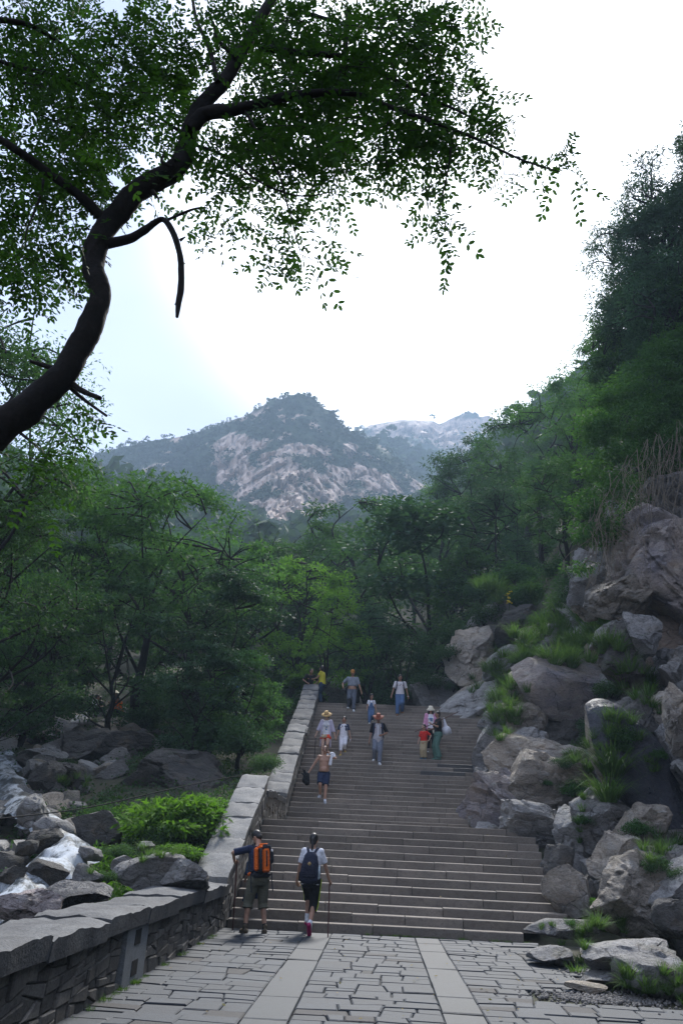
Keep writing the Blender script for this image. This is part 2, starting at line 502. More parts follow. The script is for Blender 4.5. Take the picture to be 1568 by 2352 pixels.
def _grid_axis(segs):
    out = []
    for a, b, n in segs:
        out += list(np.linspace(a, b, n, endpoint=False))
    out.append(segs[-1][1])
    return np.array(out)
gx = _grid_axis([(-150, -40, 22), (-40, -14, 30), (-14, 14, 110), (14, 40, 36), (40, 160, 24)])
gy = _grid_axis([(-60, 4, 26), (4, 40, 130), (40, 100, 70), (100, 330, 46)])
GX, GY = np.meshgrid(gx, gy)
GZ = terrain(GX.ravel(), GY.ravel())
nx, ny = len(gx), len(gy)
idx = np.arange(nx * ny).reshape(ny, nx)
quads = np.stack([idx[:-1, :-1], idx[:-1, 1:], idx[1:, 1:], idx[1:, :-1]], -1).reshape(-1, 4)
ground = link_mesh('ground', np_mesh('ground', np.stack([GX.ravel(), GY.ravel(), GZ], 1), quads, M['soil'], True))
tag(ground, 'dark soil and moss on the valley floor and slopes', kind='structure')

# ================================================================== paving
def split_poly(poly, target, rg, jit=0.25, square=1.6):
    def area(p):
        return 0.5 * abs(sum(p[i][0] * p[(i + 1) % len(p)][1] - p[(i + 1) % len(p)][0] * p[i][1] for i in range(len(p))))
    todo, out = [poly], []
    while todo:
        p = todo.pop()
        a = area(p)
        if a < target * rg.uniform(0.55, 1.7):
            out.append(p); continue
        xs = [q[0] for q in p]; ys = [q[1] for q in p]
        w, h = max(xs) - min(xs), max(ys) - min(ys)
        cut_x = w / square > h * rg.uniform(0.8, 1.25)
        ang = (0 if cut_x else math.pi / 2) + rg.gauss(0, jit)
        cx = min(xs) + w * rg.uniform(0.36, 0.64); cy = min(ys) + h * rg.uniform(0.36, 0.64)
        nx_, ny_ = math.cos(ang), math.sin(ang)
        s = [(q[0] - cx) * nx_ + (q[1] - cy) * ny_ for q in p]
        A, B = [], []
        for i in range(len(p)):
            j = (i + 1) % len(p)
            (A if s[i] >= 0 else B).append(p[i])
            if (s[i] >= 0) != (s[j] >= 0):
                t = s[i] / (s[i] - s[j])
                q = (p[i][0] + (p[j][0] - p[i][0]) * t, p[i][1] + (p[j][1] - p[i][1]) * t)
                A.append(q); B.append(q)
        if len(A) < 3 or len(B) < 3: out.append(p); continue
        todo += [A, B]
    return out
def inset(p, g):
    cx = sum(q[0] for q in p) / len(p); cy = sum(q[1] for q in p) / len(p)
    r = 0
    for i in range(len(p)):
        a, b = p[i], p[(i + 1) % len(p)]
        l = math.hypot(b[0] - a[0], b[1] - a[1]) + 1e-9
        r += abs((b[0] - a[0]) * (cy - a[1]) - (b[1] - a[1]) * (cx - a[0])) / l
    r /= len(p)
    k = max(0.3, 1 - g / max(r, 1e-3))
    return [(cx + (q[0] - cx) * k, cy + (q[1] - cy) * k) for q in p]
def stone_prism(bm, poly, depth, proud, bev, place, gap=0.012, rg=rnd, tilt=0.01):
    """a stone: outline poly, standing proud of its bed; place(u, v, w) -> point"""
    a = sum(poly[i][0] * poly[(i + 1) % len(poly)][1] - poly[(i + 1) % len(poly)][0] * poly[i][1] for i in range(len(poly)))
    if a < 0: poly = poly[::-1]
    o = inset(poly, gap); t = inset(poly, gap + bev)
    tx, ty = rg.gauss(0, tilt), rg.gauss(0, tilt)
    cx = sum(q[0] for q in o) / len(o); cy = sum(q[1] for q in o) / len(o)
    def w(q, base): return base + (q[0] - cx) * tx + (q[1] - cy) * ty
    v0 = [bm.verts.new(place(q[0], q[1], -depth)) for q in o]
    v1 = [bm.verts.new(place(q[0], q[1], w(q, proud - bev * 0.8))) for q in o]
    v2 = [bm.verts.new(place(q[0], q[1], w(q, proud))) for q in t]
    n = len(o)
    for i in range(n):
        j = (i + 1) % n
        bm.faces.new((v0[i], v0[j], v1[j], v1[i])); bm.faces.new((v1[i], v1[j], v2[j], v2[i]))
    bm.faces.new(v2)

pv = np.array([(-2.75, -2), (7, -2), (7, 15.4), (-2.75, 15.4)])
paving = link_mesh('paving', np_mesh('paving', [(-2.75, -4, -0.03), (6.6, -4, -0.03), (6.2, 9.0, -0.03), (4.4, 12.2, -0.03), (3.6, 15.4, -0.03), (-2.75, 15.4, -0.03)], [(0, 1, 2, 3, 4, 5)], M['mortar']))
tag(paving, 'grey flagstone plaza at the foot of the stairs', kind='structure')
rp = random.Random(21)
xA = at_z(619, 2255, 0).x; xB = at_z(708, 2252, 0).x
xC = at_z(1000, 2285, 0).x; xD = at_z(1068, 2260, 0).x
print('bands', xA, xB, xC, xD)
def right_edge(y):
    return float(np.interp(y, [4, 8.6, 9.5, 10.6, 11.5, 12.6, 14, 15.4], [6.2, 4.9, 4.2, 3.35, 3.0, 3.0, 2.75, 2.55]))
def paving_hole(x, y):
    return ((x - 2.55) / 0.95) ** 2 + ((y - 10.25) / 0.42) ** 2 < 1 or ((x - 3.0) / 0.45) ** 2 + ((y - 11.3) / 0.8) ** 2 < 1
plane_place = lambda u, v, w: (u, v, w)
def pave(poly, mat, bm=None):
    b = bm or bmesh.new()
    stone_prism(b, poly, 0.06, rp.gauss(0.0, 0.005), 0.012, plane_place, rp.uniform(0.002, 0.005), rp, 0.004)
    if bm is None:
        link_mesh('paving_stone', bm_mesh('paving_stone', b, mat), None, paving)
near_bm = bmesh.new()
for (xa, xb) in ((-2.72, xA), (xB, xC), (xD, 6.2)):
    for p in split_poly([(xa, 7.3), (xb, 7.3), (xb, 15.28), (xa, 15.28)], 0.125, rp, 0.08, 1.5):
        cx = sum(q[0] for q in p) / len(p); cy = sum(q[1] for q in p) / len(p)
        if cx > right_edge(cy) or paving_hole(cx, cy): continue
        pave(p, M['paving_pink'] if rp.random() < 0.06 else M['paving'])
    for p in split_poly([(xa, 2.5), (xb, 2.5), (xb, 7.29), (xa, 7.29)], 0.35, rp, 0.16, 1.35):
        pave(p, None, near_bm)
for (xa, xb) in ((xA, xB), (xC, xD)):
    y = 2.5
    while y < 15.2:
        l = min(rp.uniform(0.75, 1.15), 15.27 - y)
        if l < 0.25: break
        sk = rp.gauss(0, 0.02)
        poly = [(xa, y), (xb, y + sk), (xb, y + l + sk), (xa, y + l)]
        if y < 7.0: pave(poly, None, near_bm)
        else: pave(poly, M['paving_band'])
        y += l
nb = link_mesh('near_paving', bm_mesh('near_paving', near_bm, M['paving']), None, paving)
tag(nb, kind='stuff')

# ================================================================== staircase
core_prof = [(Y1 + 0.03, -0.4)]
for (y, z, r, t) in STEPS:
    core_prof += [(y + 0.03, z - r - 0.03), (y + 0.03, z - 0.03)]
core_prof += [(YTOP + 1.2, ZTOP - 0.03), (YTOP + 1.2, -0.4)]
bm = bmesh.new()
fl = [bm.verts.new((XL - 0.2, a, b)) for a, b in core_prof]
fr = [bm.verts.new((2.45, a, b)) for a, b in core_prof]
for i in range(len(fl) - 1):
    bm.faces.new((fl[i], fr[i], fr[i + 1], fl[i + 1]))
stairs = link_mesh('staircase', bm_mesh('staircase', bm, M['mortar']))
tag(stairs, 'long straight granite staircase in two flights', kind='structure')
rs = random.Random(5)
def step_block(x0, x1, y, z, r, d, mat):
    b = bmesh.new()
    jy, jz, c = rs.gauss(0, 0.005), rs.gauss(0, 0.0025), rs.uniform(0.012, 0.024)
    prof = [(0, -r - 0.02), (0, -c), (c * 0.3, -c * 0.3), (c, 0), (d, 0), (d, -r - 0.02)]
    sk = rs.gauss(0, 0.004)
    A = [b.verts.new((x0, y + jy + p[0], z + jz + p[1])) for p in prof]
    B = [b.verts.new((x1, y + jy + sk + p[0], z + jz + p[1] + rs.gauss(0, 0.001))) for p in prof]
    for i in range(5): b.faces.new((A[i], B[i], B[i + 1], A[i + 1]))
    b.faces.new(A); b.faces.new(B[::-1])
    return link_mesh('step_stone', bm_mesh('step_stone', b, mat), None, stairs)
for n, (y, z, r, t) in enumerate(STEPS):
    lower = n < N1
    xr = (2.55, 2.95)[n] if n < 2 else (3.45 if lower else 4.75)
    d = t + 0.06
    if n == N1 - 1: d = 1.0
    if n == len(STEPS) - 1: d = 1.25
    x = XL + 0.01
    x_next = x + rs.uniform(0.5, 1.7)
    while True:
        x1 = min(x_next, xr)
        if xr - x1 < 0.4: x1 = xr
        mid = (x + x1) / 2
        wet = n - N1 in (11, 12, 13) and 1.95 + 0.25 * (n - N1 - 11) < mid < 3.6
        o = step_block(x + 0.007, x1 - 0.007, y, z, r, d, M['step_wet'] if wet else M['step'])
        if wet: tag(o, 'dark wet step stone near the rocks')
        if x1 >= xr: break
        x = x1; x_next = x + rs.uniform(0.95, 1.75)
# landing flags between the flights, hidden at eye level
b = bmesh.new()
for p in split_poly([(XL, Y1 + T1 * 12 + 1.0), (3.9, Y1 + T1 * 12 + 1.0), (3.9, Y2 - 0.01), (XL, Y2 - 0.01)], 0.5, rs, 0.1):
    stone_prism(b, p, 0.08, 0.0, 0.012, lambda u, v, w: (u, v, Z1 + w), 0.006, rs, 0.003)
tag(link_mesh('landing_flags', bm_mesh('landing_flags', b, M['step']), None, stairs), kind='stuff')

# ================================================================== walls
def rough_block(name, x0, x1, ypts, zfun, th, mat, parent, rg, rough=0.03, nseg=6, under=None, nx=8):
    """coping slab from y=ypts[0] to ypts[1]; top surface z = zfun(y)"""
    ys = np.linspace(ypts[0] + 0.006, ypts[1] - 0.006, nseg + 1)
    xs = np.linspace(x0, x1, nx)
    top, bot = [], []
    seed = rg.randrange(1000)
    for y in ys:
        for i, x in enumerate(xs):
            top.append((x, y, zfun(y))); bot.append((x, y, zfun(y) - th))
    top = np.array(top); bot = np.array(bot)
    n = fbm(top * np.array((3.2, 3.2, 1.0)), 4, seed)
    n2 = fbm(top * np.array((9, 7, 1.0)), 3, seed + 3)
    f1, f2, cv = cells(top * np.array((4.5, 3.0, 0.3)), seed)
    n2 = n2 + (cv - 0.5) * 1.5
    top[:, 2] += (n * 1.0 + n2 * 0.5) * rough
    edge = np.isclose(top[:, 0], x1) | np.isclose(top[:, 0], x0)
    top[edge, 2] -= rough * 0.7
    sgn = np.where(top[:, 0] > (x0 + x1) / 2, 1, -1) * edge
    wob = fbm(top * 2.6 + 9, 3, seed + 7) * rough * 0.45
    top[:, 0] += sgn * wob; bot[:, 0] += sgn * (wob - rough * 0.5)
    endm = np.isclose(top[:, 1], ys[0]) | np.isclose(top[:, 1], ys[-1])
    top[endm, 2] -= rough * 0.45
    W, Hn = nx, nseg + 1
    nV = W * Hn
    V = np.concatenate([top, bot])
    F = []
    for j in range(nseg):
        for i in range(W - 1):
            a = j * W + i
            F.append((a, a + 1, a + W + 1, a + W)); F.append((nV + a, nV + a + W, nV + a + W + 1, nV + a + 1))
        a = j * W; F.append((a, a + W, nV + a + W, nV + a))
        a = j * W + W - 1; F.append((a, nV + a, nV + a + W, a + W))
    for i in range(W - 1):
        F.append((i, nV + i, nV + i + 1, i + 1))
        a = nseg * W + i; F.append((a, a + 1, nV + a + 1, nV + a))
    me = np_mesh(name, V, F, mat, True)
    me.set_sharp_from_angle(angle=R(38))
    return link_mesh(name, me, None, parent)
def wall_face(parent, y0, y1, zlo, zhi, x, target, rg, mats, skip=None, sgn=1, sq=1.0):
    """rubble stones on the face x, between zlo(y) and zhi(y)"""
    H = max(zhi(y) - zlo(y) for y in np.linspace(y0, y1, 9))
    for p in split_poly([(y0, 0), (y1, 0), (y1, 1), (y0, 1)] if False else [(y0, 0), (y1, 0), (y1, H), (y0, H)], target, rg, 0.15, sq):
        cy = sum(q[0] for q in p) / len(p)
        if skip and skip(cy): continue
        k = (zhi(cy) - zlo(cy)) / H
        b = bmesh.new()
        pr = rg.uniform(0.012, 0.04)
        stone_prism(b, p, 0.12, pr, 0.018, lambda u, v, w: (x + sgn * w, u, zlo(u) + v / H * (zhi(u) - zlo(u))), 0.0055, rg, 0.035)
        bmesh.ops.recalc_face_normals(b, faces=b.faces)
        link_mesh('wall_stone', bm_mesh('wall_stone', b, rg.choice(mats)), None, parent)
rw = random.Random(12)
WX0, WX1 = -3.30, XL - 0.05
# --- plaza wall
wall = thing('plaza_wall', 'low dark rubble wall with rough coping along the plaza above the stream', 'wall')
b = bmesh.new()
bmesh.ops.create_cube(b, size=1, matrix=Matrix.Translation(((WX0 + WX1) / 2, 7.5, -0.45)) @ Matrix.Diagonal((WX1 - WX0 - 0.02, 15.0, 2.0, 1)))
link_mesh('wall_core', bm_mesh('wall_core', b, M['mortar']), None, wall)
pA = at_y(285, 2239, 9.0)
def y_on_wall(px, py):
    d = ray(px, py); return d.y * (XL / d.x)
py0, py1 = y_on_wall(287, 2180), y_on_wall(337, 2160)
print('panel', py0, py1)
wall_face(wall, 5.2, 15.0, lambda y: -0.04, lambda y: 0.55, XL - 0.04, 0.040, rw, [M['wall']], skip=lambda c: py0 - 0.02 < c < py1 + 0.02, sq=2.3)
b = bmesh.new()
bmesh.ops.create_cube(b, size=1, matrix=Matrix.Translation((XL - 0.04, (py0 + py1) / 2, 0.255)) @ Matrix.Diagonal((0.10, py1 - py0 - 0.03, 0.57, 1)))
bmesh.ops.bevel(b, geom=b.edges[:], offset=0.01, segments=1)
panel = link_mesh('drain_panel', bm_mesh('drain_panel', b, M['panel']), None, wall)
for z in (0.14, 0.44):
    b = bmesh.new()
    bmesh.ops.create_cube(b, size=1, matrix=Matrix.Translation((XL + 0.009, (py0 + py1) / 2, z)) @ Matrix.Diagonal((0.012, (py1 - py0) * 0.26, 0.15, 1)))
    link_mesh('drain_slot', bm_mesh('drain_slot', b, M['slot']), None, panel)
y = 3.2
while y < 14.85:
    l = min(rw.uniform(1.0, 1.7), 14.95 - y)
    dz = rw.gauss(0, 0.012)
    rough_block('coping_stone', WX0 - 0.08, XL + 0.06, (y, y + l), lambda q, dz=dz: 0.74 + dz, 0.19, M['coping'], wall, rw, 0.030, 16)
    y += l
# --- stair parapets
def parapet(label, y0, y1, ztop, zfoot, blk, mat, x0=WX0, x1=XL + 0.02, th=0.16, rough=0.03):
    w = thing('stair_parapet', label, 'wall', group='stone parapets beside the stairs')
    b = bmesh.new()
    lo = [(y0, zfoot(y0) - 1.2), (y1, zfoot(y1) - 1.2), (y1, ztop(y1) - th + 0.01), (y0, ztop(y0) - th + 0.01)]
    A = [b.verts.new((x0 + 0.05, p[0], p[1])) for p in lo]; B = [b.verts.new((x1 - 0.06, p[0], p[1])) for p in lo]
    b.faces.new(A); b.faces.new(B[::-1])
    for i in range(4): b.faces.new((A[i], A[(i + 1) % 4], B[(i + 1) % 4], B[i]))
    bmesh.ops.recalc_face_normals(b, faces=b.faces)
    link_mesh('wall_core', bm_mesh('wall_core', b, M['mortar']), None, w)
    n = max(2, round((y1 - y0) / blk))
    cuts = [y0 + (y1 - y0) * (i + (rw.uniform(-0.15, 0.15) if 0 < i < n else 0)) / n for i in range(n + 1)]
    for i in range(n):
        dz = rw.gauss(0, 0.018)
        rough_block('coping_stone', x0 + rw.gauss(0, 0.01), x1 + rw.gauss(0, 0.008), (cuts[i], cuts[i + 1]), lambda q, dz=dz: ztop(q) + dz, th, mat, w, rw, rough, 7)
    wall_face(w, y0, y1, lambda q: zfoot(q) - 0.1, lambda q: ztop(q) - th, x1 - 0.06, 0.075, rw, [M['wall']])
    # the near end of the parapet
    return w
parapet('lowest pale stone parapet rising beside the first flight behind the orange backpack', 14.9, 19.3, lambda q: 0.80 + (q - 14.9) * 0.465, lambda q: np.interp(q, [14.9, 15.3, 19], [0, 0.1, Z1]), 0.75, M['coping_pale'])
parapet('level stone parapet along the landing between the flights', 19.3, 23.3, lambda q: 2.56, lambda q: Z1, 0.9, M['coping'])
parapet('middle sloping grey parapet beside the second flight, below the straw hat woman', 23.3, 28.2, lambda q: 2.68 + (q - 23.3) * 0.52, lambda q: Z1 + (q - 23.3) * 0.517, 0.62, M['coping_pale'], rough=0.035)
parapet('uppermost dark parapet with stepped coping below the woman in yellow', 28.2, 32.9, lambda q: 4.98 + (q - 28.2) * 0.53, lambda q: Z1 + (q - 23.3) * 0.517, 0.5, M['coping'], x0=WX0 - 0.02, x1=XL + 0.03, rough=0.04)

# ================================================================== bedrock of the right bank
def bedrock():
    ny_, nu_ = 210, 90
    ys = np.linspace(11.2, 31.0, ny_); us = np.linspace(-0.25, 5.0, nu_)
    Y, U = np.meshgrid(ys, us, indexing='ij')
    e = np.interp(Y, [6, 9, 12, 14, 20, 23, 29, 33, 36, 60], [6.5, 6.0, 5.2, 5.2, 5.5, 5.3, 5.1, 4.2, 3.4, 3.5])
    X_ = e + U
    Z = terrain(X_.ravel(), Y.ravel(), True).reshape(X_.shape)
    P = np.stack([X_.ravel(), Y.ravel(), Z.ravel()], 1)
    w = P + 0.5 * np.stack([fbm(P * 0.7 + 9 * k, 2, 40 + k) for k in range(3)], 1)
    f1, f2, cv = cells(w * np.array((0.75, 0.6, 1.0)), 3)
    h1, h2, hv = cells(w * np.array((1.9, 1.6, 2.6)), 4)
    d = (cv - 0.35) * 1.0 + (hv - 0.5) * 0.35 - np.maximum(0, 0.08 - (f2 - f1)) * 5 + fbm(P * 1.4, 4, 6) * 0.3
    fade = np.clip((U.ravel() + 0.25) / 0.6, 0, 1)
    P = P + np.array((-0.72, -0.45, 0.5)) * ((0.25 + d * 0.85) * fade)[:, None]
    P[:, 2] -= 0.25 * (1 - fade)
    ii = np.arange(len(P)).reshape(ny_, nu_)
    f = np.stack([ii[:-1, :-1], ii[:-1, 1:], ii[1:, 1:], ii[1:, :-1]], -1).reshape(-1, 4)[:, ::-1]
    me = np_mesh('bedrock', P, f, M['rock_grey'], True)
    me.set_sharp_from_angle(angle=R(34))
    tag(link_mesh('bedrock', me), 'fractured bedrock of the right bank', kind='structure')
bedrock()
# ================================================================== rocks
ICO = {}
def ico(sub):
    if sub not in ICO:
        b = bmesh.new(); bmesh.ops.create_icosphere(b, subdivisions=sub, radius=1.0)
        b.verts.ensure_lookup_table()
        ICO[sub] = (np.array([v.co[:] for v in b.verts]), np.array([[v.index for v in f.verts] for f in b.faces]))
        b.free()
    return ICO[sub]
def rock_mesh(seed, size, sub=4, planes=15, cut=(0.40, 0.86), rough=0.065, mat=None, rot=(0, 0, 0), strata=0.0, sharp=32):
    """angular boulder: a ball cut by random planes, stretched, then weathered; size = full extents"""
    g = np.random.default_rng(seed)
    V, F = ico(sub)
    V = V.copy()
    nrm = g.normal(size=(planes, 3)); nrm /= np.linalg.norm(nrm, axis=1)[:, None]
    ds = g.uniform(cut[0], cut[1], planes)
    for _ in range(2):
        for n, d in zip(nrm, ds):
            s = V @ n - d
            V = V - np.maximum(s, 0)[:, None] * n
    ext = V.max(0) - V.min(0)
    V = (V - (V.max(0) + V.min(0)) / 2) / ext
    S = np.array(size, float)
    P = V * S
    m = float(np.cbrt(S.prod()))
    nn = P / (np.linalg.norm(P, axis=1)[:, None] + 1e-6)
    q = P / m + seed * 3.7
    d = fbm(q * 1.6, 4, seed % 97) * 1.0
    w = q + 0.25 * np.stack([fbm(q * 2.0 + k * 9, 2, seed % 71 + k) for k in range(3)], 1)
    f1, f2, cv = cells(w * 2.0 * np.array((1, 1, 1.6)), seed % 89)
    d = d + (cv - 0.5) * 1.1 - np.maximum(0, 0.09 - (f2 - f1)) * 6.0
    h1, h2, hv = cells(w * 5.0 * np.array((1, 0.7, 1.9)), seed % 61)
    d = d + (hv - 0.5) * 0.42 - np.maximum(0, 0.10 - (h2 - h1)) * 1.6 + fbm(q * 7.0, 3, seed % 53) * 0.3
    if strata:
        a = q @ np.array((0.35, 0.2, 0.9))
        d = d + strata * fbm(np.stack([a * 6, a * 0 + q[:, 0] * 0.7, q[:, 1] * 0.7], 1), 3, seed % 83)
    P = P + nn * (d * rough * m)[:, None]
    if any(rot):
        P = P @ np.array(Euler(rot).to_matrix()).T
    me = np_mesh('rock', P, F, mat, True)
    me.set_sharp_from_angle(angle=R(sharp))
    return me
RSEED = [100]
LAND = []
STOP = set('in at beside below under of right left slanting with jutting wedged on above behind between close lying standing leaning hugging biting seen closing near from across overgrown where squeezed next overhanging cut tangled through as deep spreading touching around growing tree-covered against just down far to'.split())
def shorten(label):
    out = []
    for w_ in label.split():
        if w_ in STOP and len(out) > 1: break
        out.append(w_)
    return ' '.join(out[:5])
def relate(px, py, lands, used=None):
    """where a small thing sits beside the nearest landmark"""
    n, x, y = min(lands, key=lambda l: (l[1] - px) ** 2 + (l[2] - py) ** 2 * 1.4)
    dx, dy = px - x, py - y
    r = ('just right of' if dx > 0 else 'just left of') if abs(dx) > abs(dy) * 1.2 else ('below' if dy > 0 else 'above')
    return r + ' the ' + n
def rock(px, py, w, h, y, label, mat='rock_tan', name='boulder', cat='rock', group=None, deep=None, tilt=0.0, lean=0.0, yaw=None, sub=4, seed=None, **kw):
    """a boulder whose middle is seen at (px, py), w x h photo pixels, at world depth y"""
    c = at_y(px, py, y)
    s = ppm(c)
    k_ = 1.24 if px > 900 and py < 2110 else 1.08
    W, H = w / s * k_, h / s * k_
    D = deep or 0.85 * (W + H) / 2
    RSEED[0] += 1
    if sub == 4 and max(W, H) > 1.25: sub = 5
    sd = seed or RSEED[0]
    rg = random.Random(sd)
    me = rock_mesh(sd, (W, D, H), sub, mat=M[mat], rot=(lean, tilt, rg.uniform(-0.25, 0.25) if yaw is None else yaw), **kw)
    o = link_mesh(name, me)
    o.location = c + Vector((0, D * 0.22, 0))
    if px > 1200 and py > 2150:      # stones lying on the flat ground by the plaza sink a little into it
        lo = min(v.co.z for v in me.vertices)
        o.location.z = min(o.location.z, -0.07 * H - lo)
    tag(o, label, cat, group)
    if cat == 'rock': LAND.append((shorten(label), px, py))
    return o

# --- right bank, stairs side up to the cliff
rock(1130, 1585, 250, 60, 34.5, 'long pale slab slanting down to the top right end of the stairs', 'rock_tan', tilt=-0.50, deep=2.6, seed=311, strata=0.5)
rock(1000, 1598, 100, 75, 37.0, 'smooth grey boulder just right of the man in the white polo', 'rock_grey', seed=312, rough=0.03)
rock(965, 1612, 70, 62, 38.0, 'small leaning grey rock beside the jeans of the man in the white polo', 'rock_dark', seed=381, rough=0.03)
rock(1078, 1500, 92, 130, 35.5, 'upright pale boulder with a tan face above the top of the stairs', 'rock_tan', tilt=0.35, seed=313)
rock(1135, 1440, 130, 80, 36.5, 'dark ridge rock slanting up behind the upright pale boulder', 'rock_grey', tilt=-0.5, seed=314)
rock(1195, 1425, 110, 70, 35.0, 'rough dark crag in the grass below the yellow flowers', 'rock_dark', tilt=-0.25, seed=315)
rock(1180, 1515, 130, 60, 32.0, 'grey blocky ledge in the grass between the slabs', 'rock_grey', tilt=-0.4, seed=316)
rock(1110, 1610, 170, 70, 32.0, 'pale streaked slab at the foot of the grass beside the top steps', 'rock_pale', tilt=-0.45, seed=317, strata=0.6)
rock(1330, 1585, 285, 165, 25.0, 'huge purple-grey face slab in the middle of the right bank', 'rock_purple', tilt=0.18, lean=-0.25, deep=2.6, sub=5, seed=330, rough=0.035, strata=0.5)
rock(1235, 1590, 105, 120, 25.5, 'tan nose rock at the left end of the huge purple slab', 'rock_tan', tilt=-0.3, seed=319)
rock(1160, 1660, 95, 95, 27.0, 'rounded olive grey rock under the hanging grass', 'rock_grey', seed=320)
rock(1208, 1655, 80, 85, 24.5, 'square tan block jutting below the huge purple slab', 'rock_tan', seed=321, planes=9)
rock(1215, 1725, 80, 80, 23.5, 'stacked small layered rock below the square tan block', 'rock_grey', seed=322, strata=1.2)
rock(1300, 1700, 150, 110, 24.6, 'dark undercut rock beneath the huge purple slab', 'rock_dark', seed=323)
rock(1215, 1765, 190, 125, 22.6, 'tan wedge rock with a flat top overhanging the right side of the stairs', 'rock_tan', tilt=0.22, deep=2.2, seed=324, strata=0.6)
rock(1105, 1795, 60, 60, 25.0, 'small grey rock biting into the right edge of the upper flight', 'rock_grey', tilt=-0.3, seed=325)
rock(1120, 1735, 60, 110, 26.6, 'narrow grey rock hugging the right edge of the upper steps', 'rock_grey', seed=385)
rock(1155, 1850, 175, 125, 20.8, 'purple and tan striped boulder at the right end of the landing', 'rock_purple', tilt=0.25, deep=1.8, seed=326, strata=0.8)
rock(1270, 1825, 165, 150, 21.0, 'angular brown block wedged between tan rocks with a dark seam below it', 'rock_tan', tilt=0.5, deep=1.9, seed=327)
rock(1100, 1880, 42, 60, 21.2, 'pointed blue grey rock beside the grass clump on the landing', 'rock_pale', seed=328)
rock(1120, 1902, 50, 26, 20.2, 'little dark stone lying on the landing edge', 'rock_grey', seed=329, sub=3)
rock(1262, 1925, 185, 120, 18.9, 'broad blue-grey damp boulder beside the lower flight', 'rock_grey', tilt=0.3, deep=1.7, seed=331, wet=None) if False else rock(1262, 1925, 185, 125, 18.9, 'broad blue-grey damp boulder beside the lower flight', 'rock_grey', tilt=0.3, deep=1.7, seed=331)
rock(1335, 1960, 120, 150, 18.2, 'pale damp rock with a dark cavity under it', 'rock_pale', tilt=0.4, deep=1.5, seed=332)
rock(1285, 2000, 60, 90, 17.2, 'dark broken rock squeezed against the step ends', 'rock_dark', seed=333)
rock(1312, 2048, 95, 90, 15.9, 'tan boulder with a dark right side next to the step ends', 'rock_tan', seed=334, rough=0.035)
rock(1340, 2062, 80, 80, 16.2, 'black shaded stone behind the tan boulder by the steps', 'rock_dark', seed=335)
rock(1422, 1985, 115, 115, 16.0, 'stacked tan rock with a level crack right of the dark cavity', 'rock_tan', seed=336, strata=0.7)
rock(1400, 1890, 130, 130, 17.6, 'grey rock below the big hanging grass tuft', 'rock_grey', seed=337)
rock(1470, 1910, 130, 110, 16.8, 'worn tan hump at the foot of the wet black slab', 'rock_tan', seed=338)
rock(1490, 2065, 185, 150, 13.9, 'big overhanging grey-brown rock near the right picture edge', 'rock_tan', tilt=0.25, deep=1.6, sub=5, seed=339, strata=0.6)
rock(1568, 2075, 120, 190, 13.6, 'dark leaning rock cut by the right picture edge above the plaza', 'rock_grey', tilt=0.3, seed=340)
rock(1500, 1990, 110, 70, 14.6, 'pale block on top of the big overhanging rock', 'rock_pale', seed=341)
rock(1300, 2135, 170, 46, 13.2, 'low flat rock slanting from the lowest step towards the grass', 'rock_grey', tilt=-0.22, deep=1.0, seed=342, rough=0.03)
rock(1265, 2168, 100, 40, 12.6, 'rounded flat grey stone at the right end of the lowest step', 'rock_grey', deep=0.7, seed=343, rough=0.025)
rock(1455, 2200, 210, 80, 11.2, 'layered grey ledge rock beside the plaza grass', 'rock_grey', deep=1.5, seed=344, strata=1.6, tilt=0.05)
rock(1500, 2235, 150, 80, 10.6, 'pale crumbling rock in front of the layered ledge', 'rock_pale', deep=1.0, seed=345, strata=0.8)
rock(1400, 2222, 110, 34, 10.9, 'flat weathered rock lip at the edge of the plaza', 'rock_grey', deep=0.7, seed=346, strata=1.0)
rock(1345, 2246, 90, 20, 10.6, 'thin flat stone lying in the gravel', 'rock_tan', deep=0.4, seed=347, sub=3, rough=0.02)
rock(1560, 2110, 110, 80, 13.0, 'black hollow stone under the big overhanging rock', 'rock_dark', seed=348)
# --- wet slab, niche and cliff
rock(1490, 1790, 150, 345, 17.9, 'glistening blue-black wet slab on the far right', 'rock_wet', tilt=-0.42, lean=-0.2, deep=1.6, sub=5, seed=350, rough=0.03, planes=10)
rock(1405, 1735, 75, 200, 19.2, 'tan spur left of the wet black slab', 'rock_tan', tilt=-0.35, seed=351)
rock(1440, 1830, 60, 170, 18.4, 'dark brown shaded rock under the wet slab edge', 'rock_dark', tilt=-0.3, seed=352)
rock(1558, 1650, 46, 150, 16.6, 'upright pale pillar stone at the right picture edge', 'rock_tan', seed=353)
rock(1525, 1625, 110, 70, 18.6, 'loose broken stones at the foot of the pinkish niche', 'rock_tan', seed=354, strata=1.0)
rock(1470, 1650, 130, 110, 19.0, 'grey rubble rock between grass and niche', 'rock_dark', seed=355)
cliff = thing('cliff', 'overhanging grey cliff with a pinkish niche on the far right', 'cliff', tuple(at_y(1510, 1560, 20.5)))
def cliff_part(name, px, py, w, h, y, mat, label=None, **kw):
    o = rock(px, py, w, h, y, label, mat, name=name, cat=None, **kw)
    o.parent = cliff
    o.location = o.location - cliff.location
    return o
cliff_part('overhang', 1575, 1285, 260, 255, 21.6, 'rock_purple', sub=6, seed=360, tilt=0.08, deep=4.2, rough=0.075, strata=0.9, planes=7, cut=(0.6, 0.9))
cliff_part('overhang', 1440, 1330, 95, 170, 21.6, 'rock_tan', sub=5, seed=361, tilt=0.45, deep=2.6, strata=0.8, rough=0.08)
cliff_part('overhang', 1600, 1160, 260, 150, 22.6, 'rock_grey', sub=5, seed=362, deep=3.4, strata=0.6, rough=0.08)
